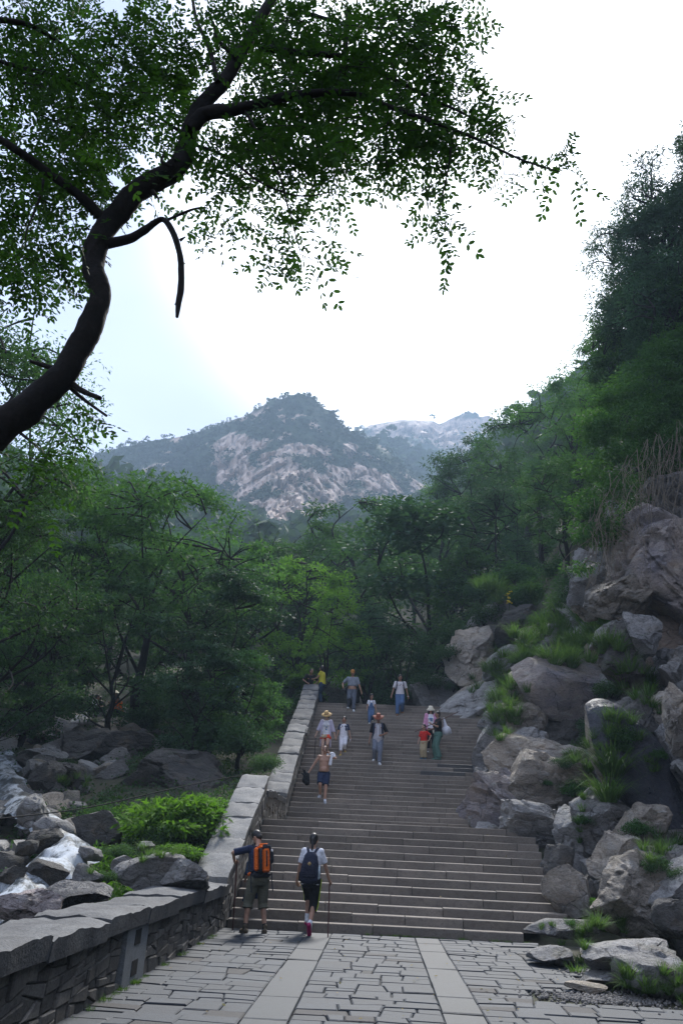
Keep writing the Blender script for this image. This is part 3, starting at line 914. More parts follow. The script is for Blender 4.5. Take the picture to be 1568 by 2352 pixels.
cliff_part('niche_wall', 1560, 1545, 165, 240, 21.6, 'rock_pink', 'smooth pinkish tan niche wall', sub=5, seed=363, deep=1.6, rough=0.012, planes=8, lean=-0.12)
cliff_part('buttress', 1445, 1500, 90, 130, 20.6, 'rock_dark', seed=364, tilt=0.2)
cliff_part('buttress', 1480, 1455, 70, 90, 20.2, 'rock_grey', seed=365)
cliff_part('fallen_slab', 1402, 1452, 85, 34, 21.0, 'rock_pale', 'pale slab slanting below the cliff', seed=366, tilt=-0.62, deep=0.9)
cliff_part('foot_rock', 1385, 1340, 100, 130, 22.8, 'rock_grey', seed=367, tilt=0.5)
cliff_part('foot_rock', 1350, 1385, 60, 60, 23.5, 'rock_tan', seed=368, tilt=0.3)
cliff_part('foot_rock', 1420, 1260, 90, 150, 23.0, 'rock_grey', seed=369, tilt=0.35)

# --- left bank: stream boulders
rock(365, 2010, 210, 90, 12.6, 'large pale boulder lying close behind the plaza wall', 'rock_pale', deep=1.3, sub=5, seed=401, planes=9, rough=0.03)
rock(420, 2008, 110, 60, 12.4, 'rough pale rock leaning on the large boulder behind the wall', 'rock_pale', deep=0.7, seed=402, strata=0.9)
rock(338, 1946, 40, 26, 14.2, 'small round pale stone in the green plants', 'rock_pale', seed=403, sub=3, rough=0.02)
rock(282, 1985, 60, 34, 13.4, 'flat stone with moss beside the plants', 'rock_grey', seed=404, sub=3)
rock(60, 2085, 190, 80, 9.6, 'rosy wet streaked boulder at the stream edge on the left', 'rock_rosy', deep=0.9, sub=5, seed=405, rough=0.06)
rock(160, 2062, 150, 60, 10.6, 'smooth dark slab between the rosy boulder and the wall', 'rock_wet', deep=0.9, seed=406)
rock(105, 2010, 88, 62, 12.0, 'rounded brown boulder standing in the stream', 'rock_dark', seed=407, planes=9, rough=0.02)
rock(195, 2025, 70, 70, 12.0, 'grey boulder leaning towards the wall beside the stream', 'rock_grey', seed=408)
rock(232, 2048, 40, 34, 11.4, 'small tan stone beside the moss at the wall', 'rock_tan', seed=409, sub=3)
rock(95, 1930, 90, 50, 14.4, 'broad dark boulder across the stream', 'rock_dark', seed=410)
rock(60, 1948, 60, 34, 13.8, 'flat dark stone above the rushing water', 'rock_dark', seed=411, sub=3)
rock(118, 1905, 90, 46, 15.4, 'long wet stone above the cascade', 'rock_grey', seed=412, strata=0.8)
rock(70, 1868, 70, 80, 16.4, 'pale angular boulder on the left bank of the cascade', 'rock_pale', seed=413)
rock(25, 2020, 60, 60, 11.4, 'dark boulder at the left picture edge in the stream', 'rock_dark', seed=414)
rock(215, 1910, 110, 90, 16.0, 'dark brown boulder overgrown with moss', 'rock_dark', seed=415)
rock(205, 1962, 60, 34, 13.9, 'flat grey stone among the small rapids', 'rock_grey', seed=416, sub=3)
rock(380, 1790, 250, 135, 22.5, 'massive brown boulder under the dark leafy tree', 'rock_dark', deep=4.0, sub=5, seed=417, planes=22, cut=(0.62, 0.92), rough=0.06)
rock(230, 1720, 200, 80, 27.0, 'wide dark rock ridge in the middle of the ravine', 'rock_dark', deep=2.5, seed=418, sub=5)
rock(90, 1735, 110, 40, 25.0, 'pale flat topped boulder on the left of the ravine', 'rock_pale', seed=419)
rock(95, 1795, 70, 90, 21.0, 'tall dark pointed boulder in the ravine', 'rock_dark', seed=420)
rock(165, 1790, 60, 70, 21.5, 'dark squarish boulder right of the pointed one', 'rock_dark', seed=421)
rock(180, 1680, 90, 50, 31.0, 'layered dark ledge below the seated visitors', 'rock_grey', seed=422, strata=1.2)
rock(262, 1678, 70, 50, 31.5, 'pale tan rock right of the layered ledge', 'rock_tan', seed=423)
rock(215, 1630, 70, 34, 37.0, 'rounded dark boulder where visitors sit by the stream', 'rock_dark', seed=424)
rock(268, 1640, 90, 40, 36.0, 'pale flat boulder behind the person in orange', 'rock_pale', seed=425)
rock(170, 1650, 50, 30, 35.0, 'small pile stone left of the visitors', 'rock_tan', seed=426, sub=3)
rock(225, 1530, 110, 140, 55.0, 'pale cliff face seen through the trees at the waterfall', 'rock_tan', deep=3, seed=427)
rock(300, 1590, 120, 110, 56.0, 'dark rock wall behind the waterfall', 'rock_wet', deep=3, seed=428)
rock(440, 1760, 120, 70, 24.0, 'grey broken rock in shade behind the massive brown boulder', 'rock_grey', seed=429)
rock(770, 1600, 125, 95, 41.0, 'tall grey block of rock closing the view at the top of the stairs', 'rock_pale', deep=2.2, seed=430, planes=8, rough=0.012)
gstream = 'small stones in the stream bed'
rr = random.Random(77)
protos = [rock_mesh(500 + i, (1.0, 0.9, 0.66), 3, mat=M[('rock_grey', 'rock_dark', 'rock_tan', 'rock_pale')[i]], rough=0.04) for i in range(4)]
for i in range(230):
    y = rr.uniform(8.5, 32)
    cx = np.interp(y, [8, 12, 16, 22, 34], [-5.6, -6.0, -7.6, -9.5, -12.5])
    x = cx + rr.gauss(0, 1.0) * np.interp(y, [8, 34], [0.75, 2.0])
    if x > -3.6: continue
    s = rr.uniform(0.22, 0.8) * (1 + y * 0.015)
    o = link_mesh('stream_stone', protos[i % 4], None, None, (x, y, tz(x, y) + s * 0.12))
    o.scale = (s, s, s * rr.uniform(0.8, 1.2)); o.rotation_euler = (rr.uniform(-0.3, 0.3), rr.uniform(-0.3, 0.3), rr.uniform(0, 6.28))
    qx, qy = proj(o.location)
    tag(o, ('small ' if s < 0.5 else 'rounded ') + ('grey ', 'dark ', 'tan ', 'pale ')[i % 4] + 'stream stone ' + relate(qx, qy, LAND), 'stone', gstream)
# loose rubble filling between the big rocks on the right bank
for i in range(170):
    y = rr.uniform(9.8, 34)
    e = np.interp(y, [9, 12, 14, 20, 23, 29, 33, 36], [5.0, 3.9, 4.0, 4.0, 4.2, 4.9, 3.9, 3.4])
    x = e + abs(rr.gauss(0, 1.6)) + 0.3
    s = rr.uniform(0.4, 1.3)
    o = link_mesh('bank_stone', protos[(0, 2, 0, 2)[i % 4]], None, None, (x, y, tz(x, y) + s * 0.05))
    o.scale = (s, s, s * rr.uniform(0.8, 1.3)); o.rotation_euler = (rr.uniform(-0.5, 0.5), rr.uniform(-0.6, 0.2), rr.uniform(0, 6.28))
    qx, qy = proj(o.location)
    tag(o, ('small ' if s < 0.8 else 'angular ') + ('grey ', 'tan ')[(i % 4) // 2 if False else i % 2] + 'loose stone ' + relate(qx, qy, LAND), 'stone', 'loose stones on the right bank')
# gravel in the missing corner of the paving
gv, gf = ico(1)
VV, FF, nb_ = [], [], 0
g = np.random.default_rng(4)
for i in range(1500):
    if i < 850: x, y = 2.55 + g.normal() * 0.42, 10.25 + g.normal() * 0.20
    else: x, y = g.normal(3.05, 0.35), g.normal(11.3, 0.6)
    s = g.uniform(0.008, 0.026)
    VV.append(gv * s * g.uniform(0.6, 1.2, 3) + (x, y, -0.012 + s * 0.4)); FF.append(gf + nb_); nb_ += len(gv)
o = link_mesh('gravel', np_mesh('gravel', np.concatenate(VV), np.concatenate(FF), M['gravel']))
tag(o, 'dark gravel where flagstones are missing near the rocks', kind='stuff')
pts = [(1.5, 9.85), (2.2, 9.75), (3.2, 9.8), (4.6, 9.6), (6, 9), (6, 13.5), (3.4, 15.3), (2.62, 15.3), (2.85, 13.4), (2.7, 12.4), (2.75, 11.2), (2.3, 10.75), (1.7, 10.5)]
o = link_mesh('verge', np_mesh('verge', [(x, y, -0.026) for x, y in pts], [tuple(range(len(pts)))], M['soil']), None)
tag(o, 'bare earth verge between plaza and rocks', kind='structure')

# ================================================================== stream water
wm = NT('stream_water')
v = wm.coord('Object', (1.4, 0.5, 0.5))
n1 = wm.math('ADD', wm.math('MULTIPLY', wm.noise(v, 2.6, 4, 0.6, 0.3), 0.55), wm.math('MULTIPLY', wm.noise(v, 15.0, 5, 0.72, 0.2), 0.45))
slope = wm.n('ShaderNodeSeparateXYZ', {0: wm.n('ShaderNodeNewGeometry').outputs['Normal']}).outputs[2]
foam = wm.math('ADD', wm.rng(n1, 0.46, 0.57), wm.rng(slope, 0.80, 0.5, 0, 0.4))
foam = wm.math('MINIMUM', foam, 1.0)
colr = wm.mix(foam, (0.045, 0.052, 0.056), (0.42, 0.46, 0.50))
wm.done(wm.principled(colr, wm.rng(foam, 0, 1, 0.35, 0.8), wm.bump(n1, 0.6, 0.04), 0.15))
M['water'] = wm.m
cl = [(-60, 2150, 8.6), (40, 2050, 10.6), (62, 1995, 12.2), (150, 1962, 13.6), (150, 1915, 15.2), (105, 1870, 17.0), (55, 1835, 18.8), (25, 1785, 21.5), (5, 1745, 24.5), (60, 1700, 28.5), (165, 1682, 31.5), (200, 1640, 37.0)]
cpts = []
for px, py, y in cl:
    p = at_y(px, py, y); p.z = max(p.z, tz(p.x, p.y) + 0.10) if y > 9 else tz(p.x, p.y) + 0.1
    cpts.append(p)
sp = smooth_path(cpts, 16)
Vw, nW = [], 13
for i, p in enumerate(sp):
    t = (sp[min(i + 1, len(sp) - 1)] - sp[max(i - 1, 0)]); t.z = 0; t.normalize()
    s = Vector((t.y, -t.x, 0))
    wd = 0.26 + 0.13 * math.sin(i * 0.5) + 0.07 * math.sin(i * 1.3) + 0.002 * i
    for k in range(nW):
        u = k / (nW - 1) * 2 - 1
        q = p + s * (u * wd)
        Vw.append((q.x, q.y, q.z - 0.22 * u * u))
Vw = np.array(Vw)
Vw[:, 2] += fbm(Vw * np.array((3.0, 3.0, 0.5)), 4, 9) * 0.13
# turn the ramp into small cascades
iw = np.arange(len(Vw)).reshape(-1, nW)
fw = np.stack([iw[:-1, :-1], iw[:-1, 1:], iw[1:, 1:], iw[1:, :-1]], -1).reshape(-1, 4)
wo = link_mesh('stream', np_mesh('stream', Vw, fw, M['water'], True))
tag(wo, 'white rushing mountain stream between boulders', kind='structure')
fall = NT('waterfall_foam')
v = fall.coord('Object', (1, 1, 0.12))
n1 = fall.noise(v, 3.0, 6, 0.75, 0.5)
fall.done(fall.principled(fall.mix(fall.rng(n1, 0.42, 0.6), (0.09, 0.11, 0.14), (0.75, 0.79, 0.86)), 0.5, fall.bump(n1, 0.8, 0.2)))
def waterfall(px, py, w, h, y, label):
    c = at_y(px, py, y); s = ppm(c); W, H = w / s, h / s
    us = np.linspace(-0.5, 0.5, 13); vs = np.linspace(0, 1, 16)
    V = []
    for b_ in vs:
        for a in us:
            wid = W * (0.72 + 0.28 * b_)
            V.append((a * wid, -1.6 * b_ ** 1.6 - 0.5 * math.cos(a * 3), H * (0.5 - b_) - 0.4 * abs(a) ** 2 * (1 - b_)))
    V = np.array(V); V[:, 1] += fbm(V * np.array((2.0, 1, 0.4)), 3, 3) * 0.35
    ii = np.arange(len(V)).reshape(16, 13)
    f = np.stack([ii[:-1, :-1], ii[:-1, 1:], ii[1:, 1:], ii[1:, :-1]], -1).reshape(-1, 4)
    o = link_mesh('waterfall', np_mesh('waterfall', V, f, fall.m, True), None, None, c)
    tag(o, label, kind='structure')
waterfall(290, 1585, 62, 66, 52.0, 'white waterfall far back under the trees')
waterfall(158, 1690, 26, 26, 30.0, 'little cascade beside the layered ledge')
# thin cables slung across the ravine
def cable(pts, label):
    q = smooth_path([at_y(*p) for p in pts], 8)
    o = tubes('cable', [(q, [0.012] * len(q))], M['slot'], 5)
    tag(o, label, 'cable')
cable([(-30, 1884, 13), (200, 1855, 15.5), (380, 1815, 18), (470, 1796, 19.5), (560, 1780, 21)], 'thin dark cable sagging across the ravine towards the parapet')
cable([(-30, 1712, 20), (60, 1680, 22), (130, 1640, 25)], 'thin cable running up to the left above the ravine')
# ================================================================== vegetation
def leaf_quads(P, A, N, length, width, fold=0.0):
    """one pointed quad per leaf: P base, A axis (unit), N blade normal (unit)"""
    B = np.cross(A, N); B /= np.linalg.norm(B, axis=1)[:, None] + 1e-9
    length = np.asarray(length).reshape(-1, 1); width = np.asarray(width).reshape(-1, 1)
    v0 = P; v2 = P + A * length
    mid = P + A * length * 0.45
    v1 = mid + B * width * 0.5 + N * fold * width; v3 = mid - B * width * 0.5 + N * fold * width
    V = np.stack([v0, v1, v2, v3], 1).reshape(-1, 3)
    F = np.arange(len(V)).reshape(-1, 4)
    return V, F
def unit(a): return a / (np.linalg.norm(a, axis=1)[:, None] + 1e-9)

def leaf_cloud(g, centers, radii, n_per, length, width, flat=0.45, up=0.6, outward=0.5, origin=None):
    """leaves in clumps round centers; up = how level the blades lie"""
    k = len(centers)
    rep = np.repeat(np.arange(k), n_per)
    d = unit(g.normal(size=(len(rep), 3))) * (g.random((len(rep), 1)) ** 0.45)
    off = d * radii[rep][:, None] * np.array((1, 1, flat))
    P = centers[rep] + off
    A = unit(off * np.array((1, 1, 0.5)) + g.normal(size=off.shape) * radii[rep][:, None] * (1 - outward) + np.array((0, 0, -0.25)) * radii[rep][:, None])
    N = unit(g.normal(size=off.shape) * (1 - up) + np.array((0, 0, up)))
    N = unit(N - A * (N * A).sum(1)[:, None])
    l = length * g.uniform(0.65, 1.3, len(rep)); w = width * g.uniform(0.7, 1.25, len(rep))
    return leaf_quads(P, A, N, l, w, 0.15)

def tree_meshes(seed, H=8.0, spread=3.0, crown_lo=0.32, n_limb=8, n_cl=60, cl_r=0.8, leaves=150, ll=0.16, lw=0.07, flat=0.42, up=0.65, mat='leaf_a', lean=(0, 0), top=0.9, trunk_r=0.16, shape='round', wig=0.35):
    g = np.random.default_rng(seed); rg = random.Random(seed)
    def env(t):
        if shape == 'cone': return 1.05 * (1 - t) ** 0.8 + 0.04
        if shape == 'vase': return 0.35 + 0.75 * math.sin(math.pi * min(1, t * 0.62 + 0.2))
        return math.sin(math.pi * (0.12 + 0.83 * t)) ** 0.7
    trunk_top = Vector((lean[0] * H, lean[1] * H, H * (top if shape == 'cone' else crown_lo + 0.28)))
    tp = [Vector((0, 0, -0.5)), Vector((0, 0, 0))]
    for i in range(1, 6):
        t = i / 5
        tp.append(Vector((lean[0] * H * t ** 1.4 + rg.gauss(0, 0.05) * H * 0.25, lean[1] * H * t ** 1.4 + rg.gauss(0, 0.05) * H * 0.25, trunk_top.z * t)))
    tp = smooth_path(tp, 3)
    paths = [(tp, [trunk_r * (1.15 - 0.75 * i / (len(tp) - 1)) for i in range(len(tp))])]
    limbs = []
    for i in range(n_limb):
        a = 2 * math.pi * (i + rg.uniform(-0.3, 0.3)) / n_limb * 1.9
        t = (i + 0.5) / n_limb
        zt = H * (crown_lo + (1 - crown_lo) * t)
        r = spread * env(t) * rg.uniform(0.55, 0.8)
        end = Vector((lean[0] * H * 1.1 + r * math.cos(a), lean[1] * H * 1.1 + r * math.sin(a), zt))
        k = int(len(tp) * min(0.98, (0.35 + 0.6 * t)))
        st = tp[min(k, len(tp) - 1)]
        mid = st.lerp(end, 0.5) + Vector((rg.gauss(0, wig), rg.gauss(0, wig), rg.gauss(0.1, wig * 0.7)))
        q = smooth_path([st, mid, end], 5)
        paths.append((q, [trunk_r * 0.34 * (1 - 0.8 * j / (len(q) - 1)) for j in range(len(q))]))
        limbs += q[3:]
    cs, rs_ = [], []
    lim = np.array([tuple(p) for p in limbs])
    for i in range(n_cl):
        t = rg.random() ** 0.9
        a = rg.uniform(0, 2 * math.pi)
        r = spread * env(t) * math.sqrt(rg.uniform(0.15, 1.0))
        c = np.array((lean[0] * H * 1.1 + r * math.cos(a), lean[1] * H * 1.1 + r * math.sin(a), H * (crown_lo + (1 - crown_lo) * t)))
        # holes in the crown: keep clumps where a slow noise is high
        if fbm((c[None] * 0.45 / (H / 8)) + seed * 5.1, 2, seed)[0] < -0.16: continue
        cs.append(c); rs_.append(cl_r * rg.uniform(0.6, 1.25))
        j = int(np.argmin(((lim - c) ** 2).sum(1)))
        st = Vector(lim[j]); end = Vector(c)
        mid = st.lerp(end, 0.55) + Vector((rg.gauss(0, 0.12), rg.gauss(0, 0.12), rg.gauss(0.05, 0.1)))
        q = smooth_path([st, mid, end], 3)
        paths.append((q, [trunk_r * 0.16 * (1 - 0.7 * m / (len(q) - 1)) + 0.006 for m in range(len(q))]))
    cs = np.array(cs); rs_ = np.array(rs_)
    V, F = leaf_cloud(g, cs, rs_, leaves, ll, lw, flat, up)
    crown = np_mesh('crown', V, F, M[mat])
    tv, tf = tube_arrays(paths, 6)
    return np_mesh('trunk', tv, tf, M['bark'], True), crown, H
print('trees...')
ARCH = {
    'locust': [tree_meshes(1, 8, 3.0, 0.34, 8, 80, 0.70, 130, 0.185, 0.07, 0.27, 0.78, 'leaf_a', (0.05, 0)),
               tree_meshes(2, 8, 3.3, 0.38, 7, 74, 0.74, 130, 0.185, 0.07, 0.26, 0.78, 'leaf_a', (-0.08, 0.03)),
               tree_meshes(3, 8, 2.7, 0.30, 8, 78, 0.70, 130, 0.185, 0.07, 0.27, 0.78, 'leaf_b', (0.02, 0.05))],
    'fine': [tree_meshes(5, 8, 3.0, 0.30, 9, 84, 0.80, 230, 0.11, 0.042, 0.36, 0.7, 'leaf_a', (0.05, 0)),
             tree_meshes(6, 8, 3.0, 0.28, 9, 84, 0.80, 230, 0.11, 0.042, 0.36, 0.7, 'leaf_b', (0.02, 0.04))],
    'round': [tree_meshes(11, 8, 2.9, 0.18, 9, 100, 0.70, 130, 0.195, 0.095, 0.42, 0.62, 'leaf_b'),
              tree_meshes(12, 8, 2.6, 0.15, 9, 100, 0.68, 130, 0.195, 0.095, 0.42, 0.62, 'leaf_a')],
    'glossy': [tree_meshes(21, 8, 3.3, 0.16, 9, 100, 0.74, 130, 0.19, 0.10, 0.32, 0.8, 'leaf_d')],
    'cedar': [tree_meshes(31, 9, 1.9, 0.08, 9, 105, 0.62, 135, 0.13, 0.035, 0.8, 0.2, 'leaf_cedar', shape='cone', top=0.95),
              tree_meshes(32, 8, 2.2, 0.06, 9, 110, 0.66, 135, 0.13, 0.035, 0.8, 0.2, 'leaf_cedar', top=0.9)],
    'pine': [tree_meshes(41, 8, 2.4, 0.30, 11, 110, 0.50, 210, 0.18, 0.042, 0.9, 0.1, 'leaf_pine', (0.06, 0), shape='cone', top=0.96, wig=0.5),
             tree_meshes(42, 8, 2.8, 0.36, 10, 105, 0.52, 210, 0.18, 0.042, 0.8, 0.1, 'leaf_pine', (-0.05, 0.03), shape='vase', wig=0.5)],
    'bright': [tree_meshes(51, 6, 2.4, 0.25, 8, 60, 0.62, 140, 0.16, 0.06, 0.36, 0.7, 'leaf_c', (0.04, 0))],
    'bare': [tree_meshes(61, 8, 2.6, 0.35, 9, 40, 0.62, 22, 0.15, 0.05, 0.4, 0.6, 'leaf_b', wig=0.6)],
}
for k in ARCH:
    for tm, cm, H in ARCH[k]:
        tm.materials[0] = M['bark']
TREES = []
TLAND = []
def plant_tree(kind, i, loc, h, label, group=None, rz=None, name=None, cat='tree', wide=1.0):
    tm, cm, H = ARCH[kind][i % len(ARCH[kind])]
    t = thing(name or {'locust': 'locust_tree', 'fine': 'locust_tree', 'pine': 'pine_tree', 'cedar': 'cedar_tree', 'bare': 'bare_tree'}.get(kind, 'broadleaf_tree'), label, cat, loc, rnd.uniform(0, 6.28) if rz is None else rz, group)
    s = h / H
    t.scale = (s * wide, s * wide, s)
    link_mesh('trunk', tm, None, t); link_mesh('crown', cm, None, t)
    TREES.append((loc[0], loc[1]))
    return t
def tree_at(kind, i, px, ptop, y, label, group=None, wide=1.0, hmin=3.0, hmax=14.0, **kw):
    """a tree whose top is seen at (px, ptop) at depth y, standing on the ground there"""
    p = at_y(px, ptop, y)
    z0 = tz(p.x, y)
    TLAND.append((shorten(label), px, ptop + 60))
    h = min(max(p.z - z0, hmin), hmax)
    return plant_tree(kind, i, (p.x, y, p.z - h if p.z - h < z0 + 4 else z0), h, label, group, wide=wide, **kw)

# --- left side, near to far
tree_at('fine', 0, 20, 640, 17.0, 'tall airy tree behind the dark leaning trunk on the left', hmax=12, wide=0.8)
tree_at('fine', 1, -90, 760, 15.0, 'leafy tree cut by the left picture edge behind the leaning trunk', hmax=11)
tree_at('fine', 2, 90, 850, 20.0, 'spreading tree with dark bare limbs on the left bank', hmax=11, wide=0.85)
tree_at('fine', 1, 20, 1180, 19.0, 'low spreading tree over the stream at the left edge', hmax=8)
tree_at('locust', 0, 395, 1110, 31.0, 'round locust with bright tips left of the rocky peak', wide=1.05)
tree_at('locust', 2, 210, 1125, 33.0, 'dark locust between the left edge trees and the bright tipped one')
tree_at('locust', 1, 490, 1150, 34.0, 'feathery tree just left of the dead topped one')
tree_at('bare', 0, 575, 1190, 42.0, 'half dead tree with bare upright branches below the peak', wide=1.1)
tree_at('bright', 0, 690, 1290, 40.0, 'bright yellow-green tree in front of the hazy valley')
tree_at('locust', 2, 660, 1250, 46.0, 'thin dark tree behind the bright yellow-green one')
tree_at('glossy', 0, 520, 1320, 28.0, 'broad dark glossy tree left of the upper parapet', wide=0.95, hmax=9)
tree_at('bright', 0, 745, 1400, 39.0, 'light green drooping tree beside the head of the stairs', hmax=6)
tree_at('round', 0, 300, 1330, 28.0, 'dense dark tree above the massive brown boulder', hmax=8)
tree_at('locust', 0, 120, 1330, 27.0, 'dim arching tree over the pale flat topped boulder')
tree_at('glossy', 0, 470, 1480, 24.5, 'low glossy leaved tree over the massive brown boulder', hmax=6, wide=1.0)
tree_at('round', 1, 570, 1500, 25.5, 'bushy dark tree hiding the middle of the parapet', hmax=6)
tree_at('locust', 2, 20, 1480, 23.0, 'shaded young tree at the left edge above the stream', hmax=6)
tree_at('round', 0, 470, 1250, 38.0, 'rounded tree deep in shade between the two locusts')
tree_at('round', 1, 120, 1250, 40.0, 'dense tree far back on the left bank')
tree_at('round', 0, 300, 1200, 48.0, 'full crowned tree behind the waterfall')
tree_at('locust', 0, 720, 1210, 60.0, 'slim tree in the haze of the valley mouth')
# --- behind the head of the stairs and on the right slope
tree_at('cedar', 1, 850, 1400, 41.0, 'dense blue-green cedar at the head of the stairs', wide=1.3, hmax=10)
tree_at('glossy', 0, 990, 1180, 47.0, 'large layered tree with silvery leaf tops on the right slope', wide=1.45, hmax=13)
tree_at('round', 0, 930, 1440, 40.0, 'dark shading tree right behind the top step', hmax=8)
tree_at('round', 1, 1010, 1450, 42.0, 'dark round tree above the grey boulder at the top of the stairs', hmax=8)
tree_at('locust', 1, 850, 1170, 58.0, 'olive green spreading tree left of the silvery one', wide=1.2)
tree_at('bare', 0, 770, 1220, 62.0, 'leafless hazy tree at the edge of the valley mouth')
tree_at('locust', 0, 1010, 1045, 72.0, 'tree on the skyline just right of the rocky peak', wide=1.05)
tree_at('locust', 2, 1090, 1010, 68.0, 'skyline tree below the far crags', wide=1.0)
tree_at('locust', 1, 1200, 930, 58.0, 'wide flat topped tree on the right skyline', wide=1.0)
tree_at('locust', 0, 1310, 880, 50.0, 'tall feathery tree highest of the middle right skyline', wide=0.95)
tree_at('cedar', 0, 1230, 1060, 42.0, 'pointed cedar on the right slope', wide=1.3)
tree_at('cedar', 1, 1140, 1120, 44.0, 'broad cedar left of the pointed one', wide=1.4)
tree_at('cedar', 0, 1290, 1130, 36.0, 'tall cedar left of the hanging vines', wide=1.4)
tree_at('cedar', 1, 1180, 1240, 40.0, 'bushy cedar above the yellow flowers', wide=1.2)
tree_at('round', 1, 1080, 1270, 43.0, 'dim tree between the silvery tree and the cedars', hmax=8)
tree_at('round', 0, 1450, 790, 33.0, 'dark tree jutting out of the upper right slope', wide=0.95, hmax=10)
tree_at('locust', 2, 1440, 690, 30.0, 'ragged tree against the white sky on the upper right', wide=0.85, hmax=8)
tree_at('pine', 0, 1490, 540, 28.0, 'ragged pine leaning into the sky on the right', hmax=9)
tree_at('pine', 1, 1550, 395, 27.0, 'pine with upright candles near the top right', hmax=10)
tree_at('round', 0, 1590, 450, 26.0, 'dense dark crown filling the gap behind the pines', wide=0.9, hmax=14)
tree_at('round', 1, 1670, 340, 24.5, 'dense dark crown at the right edge behind the tallest pine', wide=0.9, hmax=14)
tree_at('round', 1, 1415, 735, 31.0, 'rounded tree filling the slope under the ragged pine', wide=0.95, hmax=9)
tree_at('locust', 0, 1365, 800, 34.0, 'light airy tree on the edge of the upper right slope', wide=0.8, hmax=9)
tree_at('pine', 1, 1490, 500, 27.5, 'thin pine between the ragged pine and the sky', hmax=10, wide=0.8)
tree_at('pine', 0, 1530, 440, 25.8, 'dark pine in front of the upright candled one', hmax=11, wide=0.9)
tree_at('cedar', 1, 1530, 600, 24.8, 'dark evergreen below the pines at the right edge', hmax=10)
tree_at('cedar', 0, 1480, 720, 26.0, 'dark evergreen in the middle of the upper right slope', hmax=9, wide=1.2)
tree_at('pine', 0, 1620, 310, 25.0, 'tallest dark pine at the right picture edge', hmax=11)
tree_at('round', 0, 1570, 640, 25.0, 'dense broad tree on the right edge below the pines', wide=0.95, hmax=9)
tree_at('round', 1, 1640, 560, 23.5, 'dark crown cut by the right edge under the tallest pine', hmax=8, wide=0.9)
tree_at('cedar', 1, 1460, 850, 27.0, 'dark bushy evergreen above the hanging vines', wide=1.1, hmax=7)
# --- woods filling the slopes behind
fill = random.Random(3)
gl, gr, gm = 'trees of the wood on the left slope', 'trees of the wood on the right slope', 'trees of the wood at the head of the valley'
def far_enough(x, y, d):
    return all((x - a) ** 2 + (y - b_) ** 2 > d * d for a, b_ in TREES)
LX, LY = [-200, 0, 130, 260, 330, 420, 520, 640, 760, 900, 960, 1060, 1150, 1250, 1330, 1400, 1500, 1600, 2500], [600, 650, 800, 1150, 1215, 1190, 1200, 1270, 1260, 1170, 1110, 1050, 990, 940, 880, 800, 620, 430, -900]
n = 0
for tries in range(3000):
    y = fill.uniform(14, 135); x = fill.uniform(-60, 55)
    right = x > 0
    e = np.interp(y, [10, 20, 30, 36, 60, 120], [8.5, 9.5, 8.5, 6.5, 4, 0])
    lft = np.interp(y, [10, 20, 34, 60, 120], [-9, -12, -14, -8, 0])
    if y < 60 and lft < x < e: continue
    if abs(x) > 12 + y * 0.55: continue
    if not far_enough(x, y, 2.6 + y * 0.018): continue
    kind = fill.choice(['locust', 'round', 'cedar', 'round', 'cedar', 'locust'] if right else ['locust', 'round', 'locust', 'round', 'glossy'])
    h = fill.uniform(5.5, 8.5)
    # keep the sky and the peak open: do not let a filler rise above the seen tree line
    z0 = tz(x, y)
    px, py = proj((x, y, z0 + h))
    line = np.interp(px, LX, LY)
    wd_ = 2.6 * h / 8 * 1.2 * ppm((x, y, z0 + h))
    line = max(line, np.interp(px - 0.7 * wd_, LX, LY), np.interp(px + 0.7 * wd_, LX, LY) if px < 640 else 0)
    if py < line + 12: 
        h -= (line + 12 - py) / ppm((x, y, z0 + h)) * 1.05
        if h < 3.2: continue
    mid = y > 75 and abs(x) < 18
    px, py = proj((x, y, z0 + h))
    kn = {'locust': 'airy', 'round': 'rounded', 'cedar': 'pointed', 'glossy': 'layered'}[kind]
    rel = relate(px, py, TLAND)
    lab = ('hazy ' + kn + ' valley tree ' + rel, gm) if mid else ((('small ' if h < 6 else 'dark ') + kn + ' tree ' + rel, gr) if right else (('small ' if h < 6 else 'shaded ') + kn + ' tree ' + rel, gl))
    plant_tree(kind, fill.randrange(3), (x, y, z0 - 0.2), h, lab[0], lab[1], wide=fill.uniform(1.05, 1.4))
    n += 1
    if n > 190: break
print('fill trees', n)

for (x, y, h, k) in ((-9, -9, 12, 'locust'), (-3.5, -15, 13, 'locust'), (4, -14, 12, 'round'), (-14, -3, 12, 'round'), (0, -22, 13, 'round'), (-9, -20, 13, 'locust')):  # unseen trees added behind the camera to cut light on steps and paving
    plant_tree(k, 0, (x, y, tz(x, y)), h, 'tall leafy tree standing around the plaza behind the viewpoint', 'trees round the near end of the plaza', wide=1.25)

# ================================================================== shrubs, grass, vines
def shrub_mesh(seed, mat, n_cl=26, leaves=120, r=1.0, h=0.9, ll=0.09, lw=0.045, cl=0.34, flat=0.7, up=0.4):
    g = np.random.default_rng(seed)
    d = unit(g.normal(size=(n_cl, 3))); d[:, 2] = abs(d[:, 2])
    c = d * (g.random((n_cl, 1)) ** 0.4) * np.array((r, r, h)) * 0.85
    V, F = leaf_cloud(g, c, cl * g.uniform(0.7, 1.3, n_cl), leaves, ll, lw, flat, up)
    stems = []
    for q in c[:14]:
        e = Vector(q); stems.append((smooth_path([Vector((0, 0, -0.25)), e * 0.5 + Vector((0, 0, 0.12)), e], 3), [0.014, 0.013, 0.012, 0.010, 0.008, 0.006, 0.004]))
    sv, sf = tube_arrays(stems, 4)
    return np_mesh('foliage', V, F, M[mat]), np_mesh('stems', sv, sf, M['bark'], True)
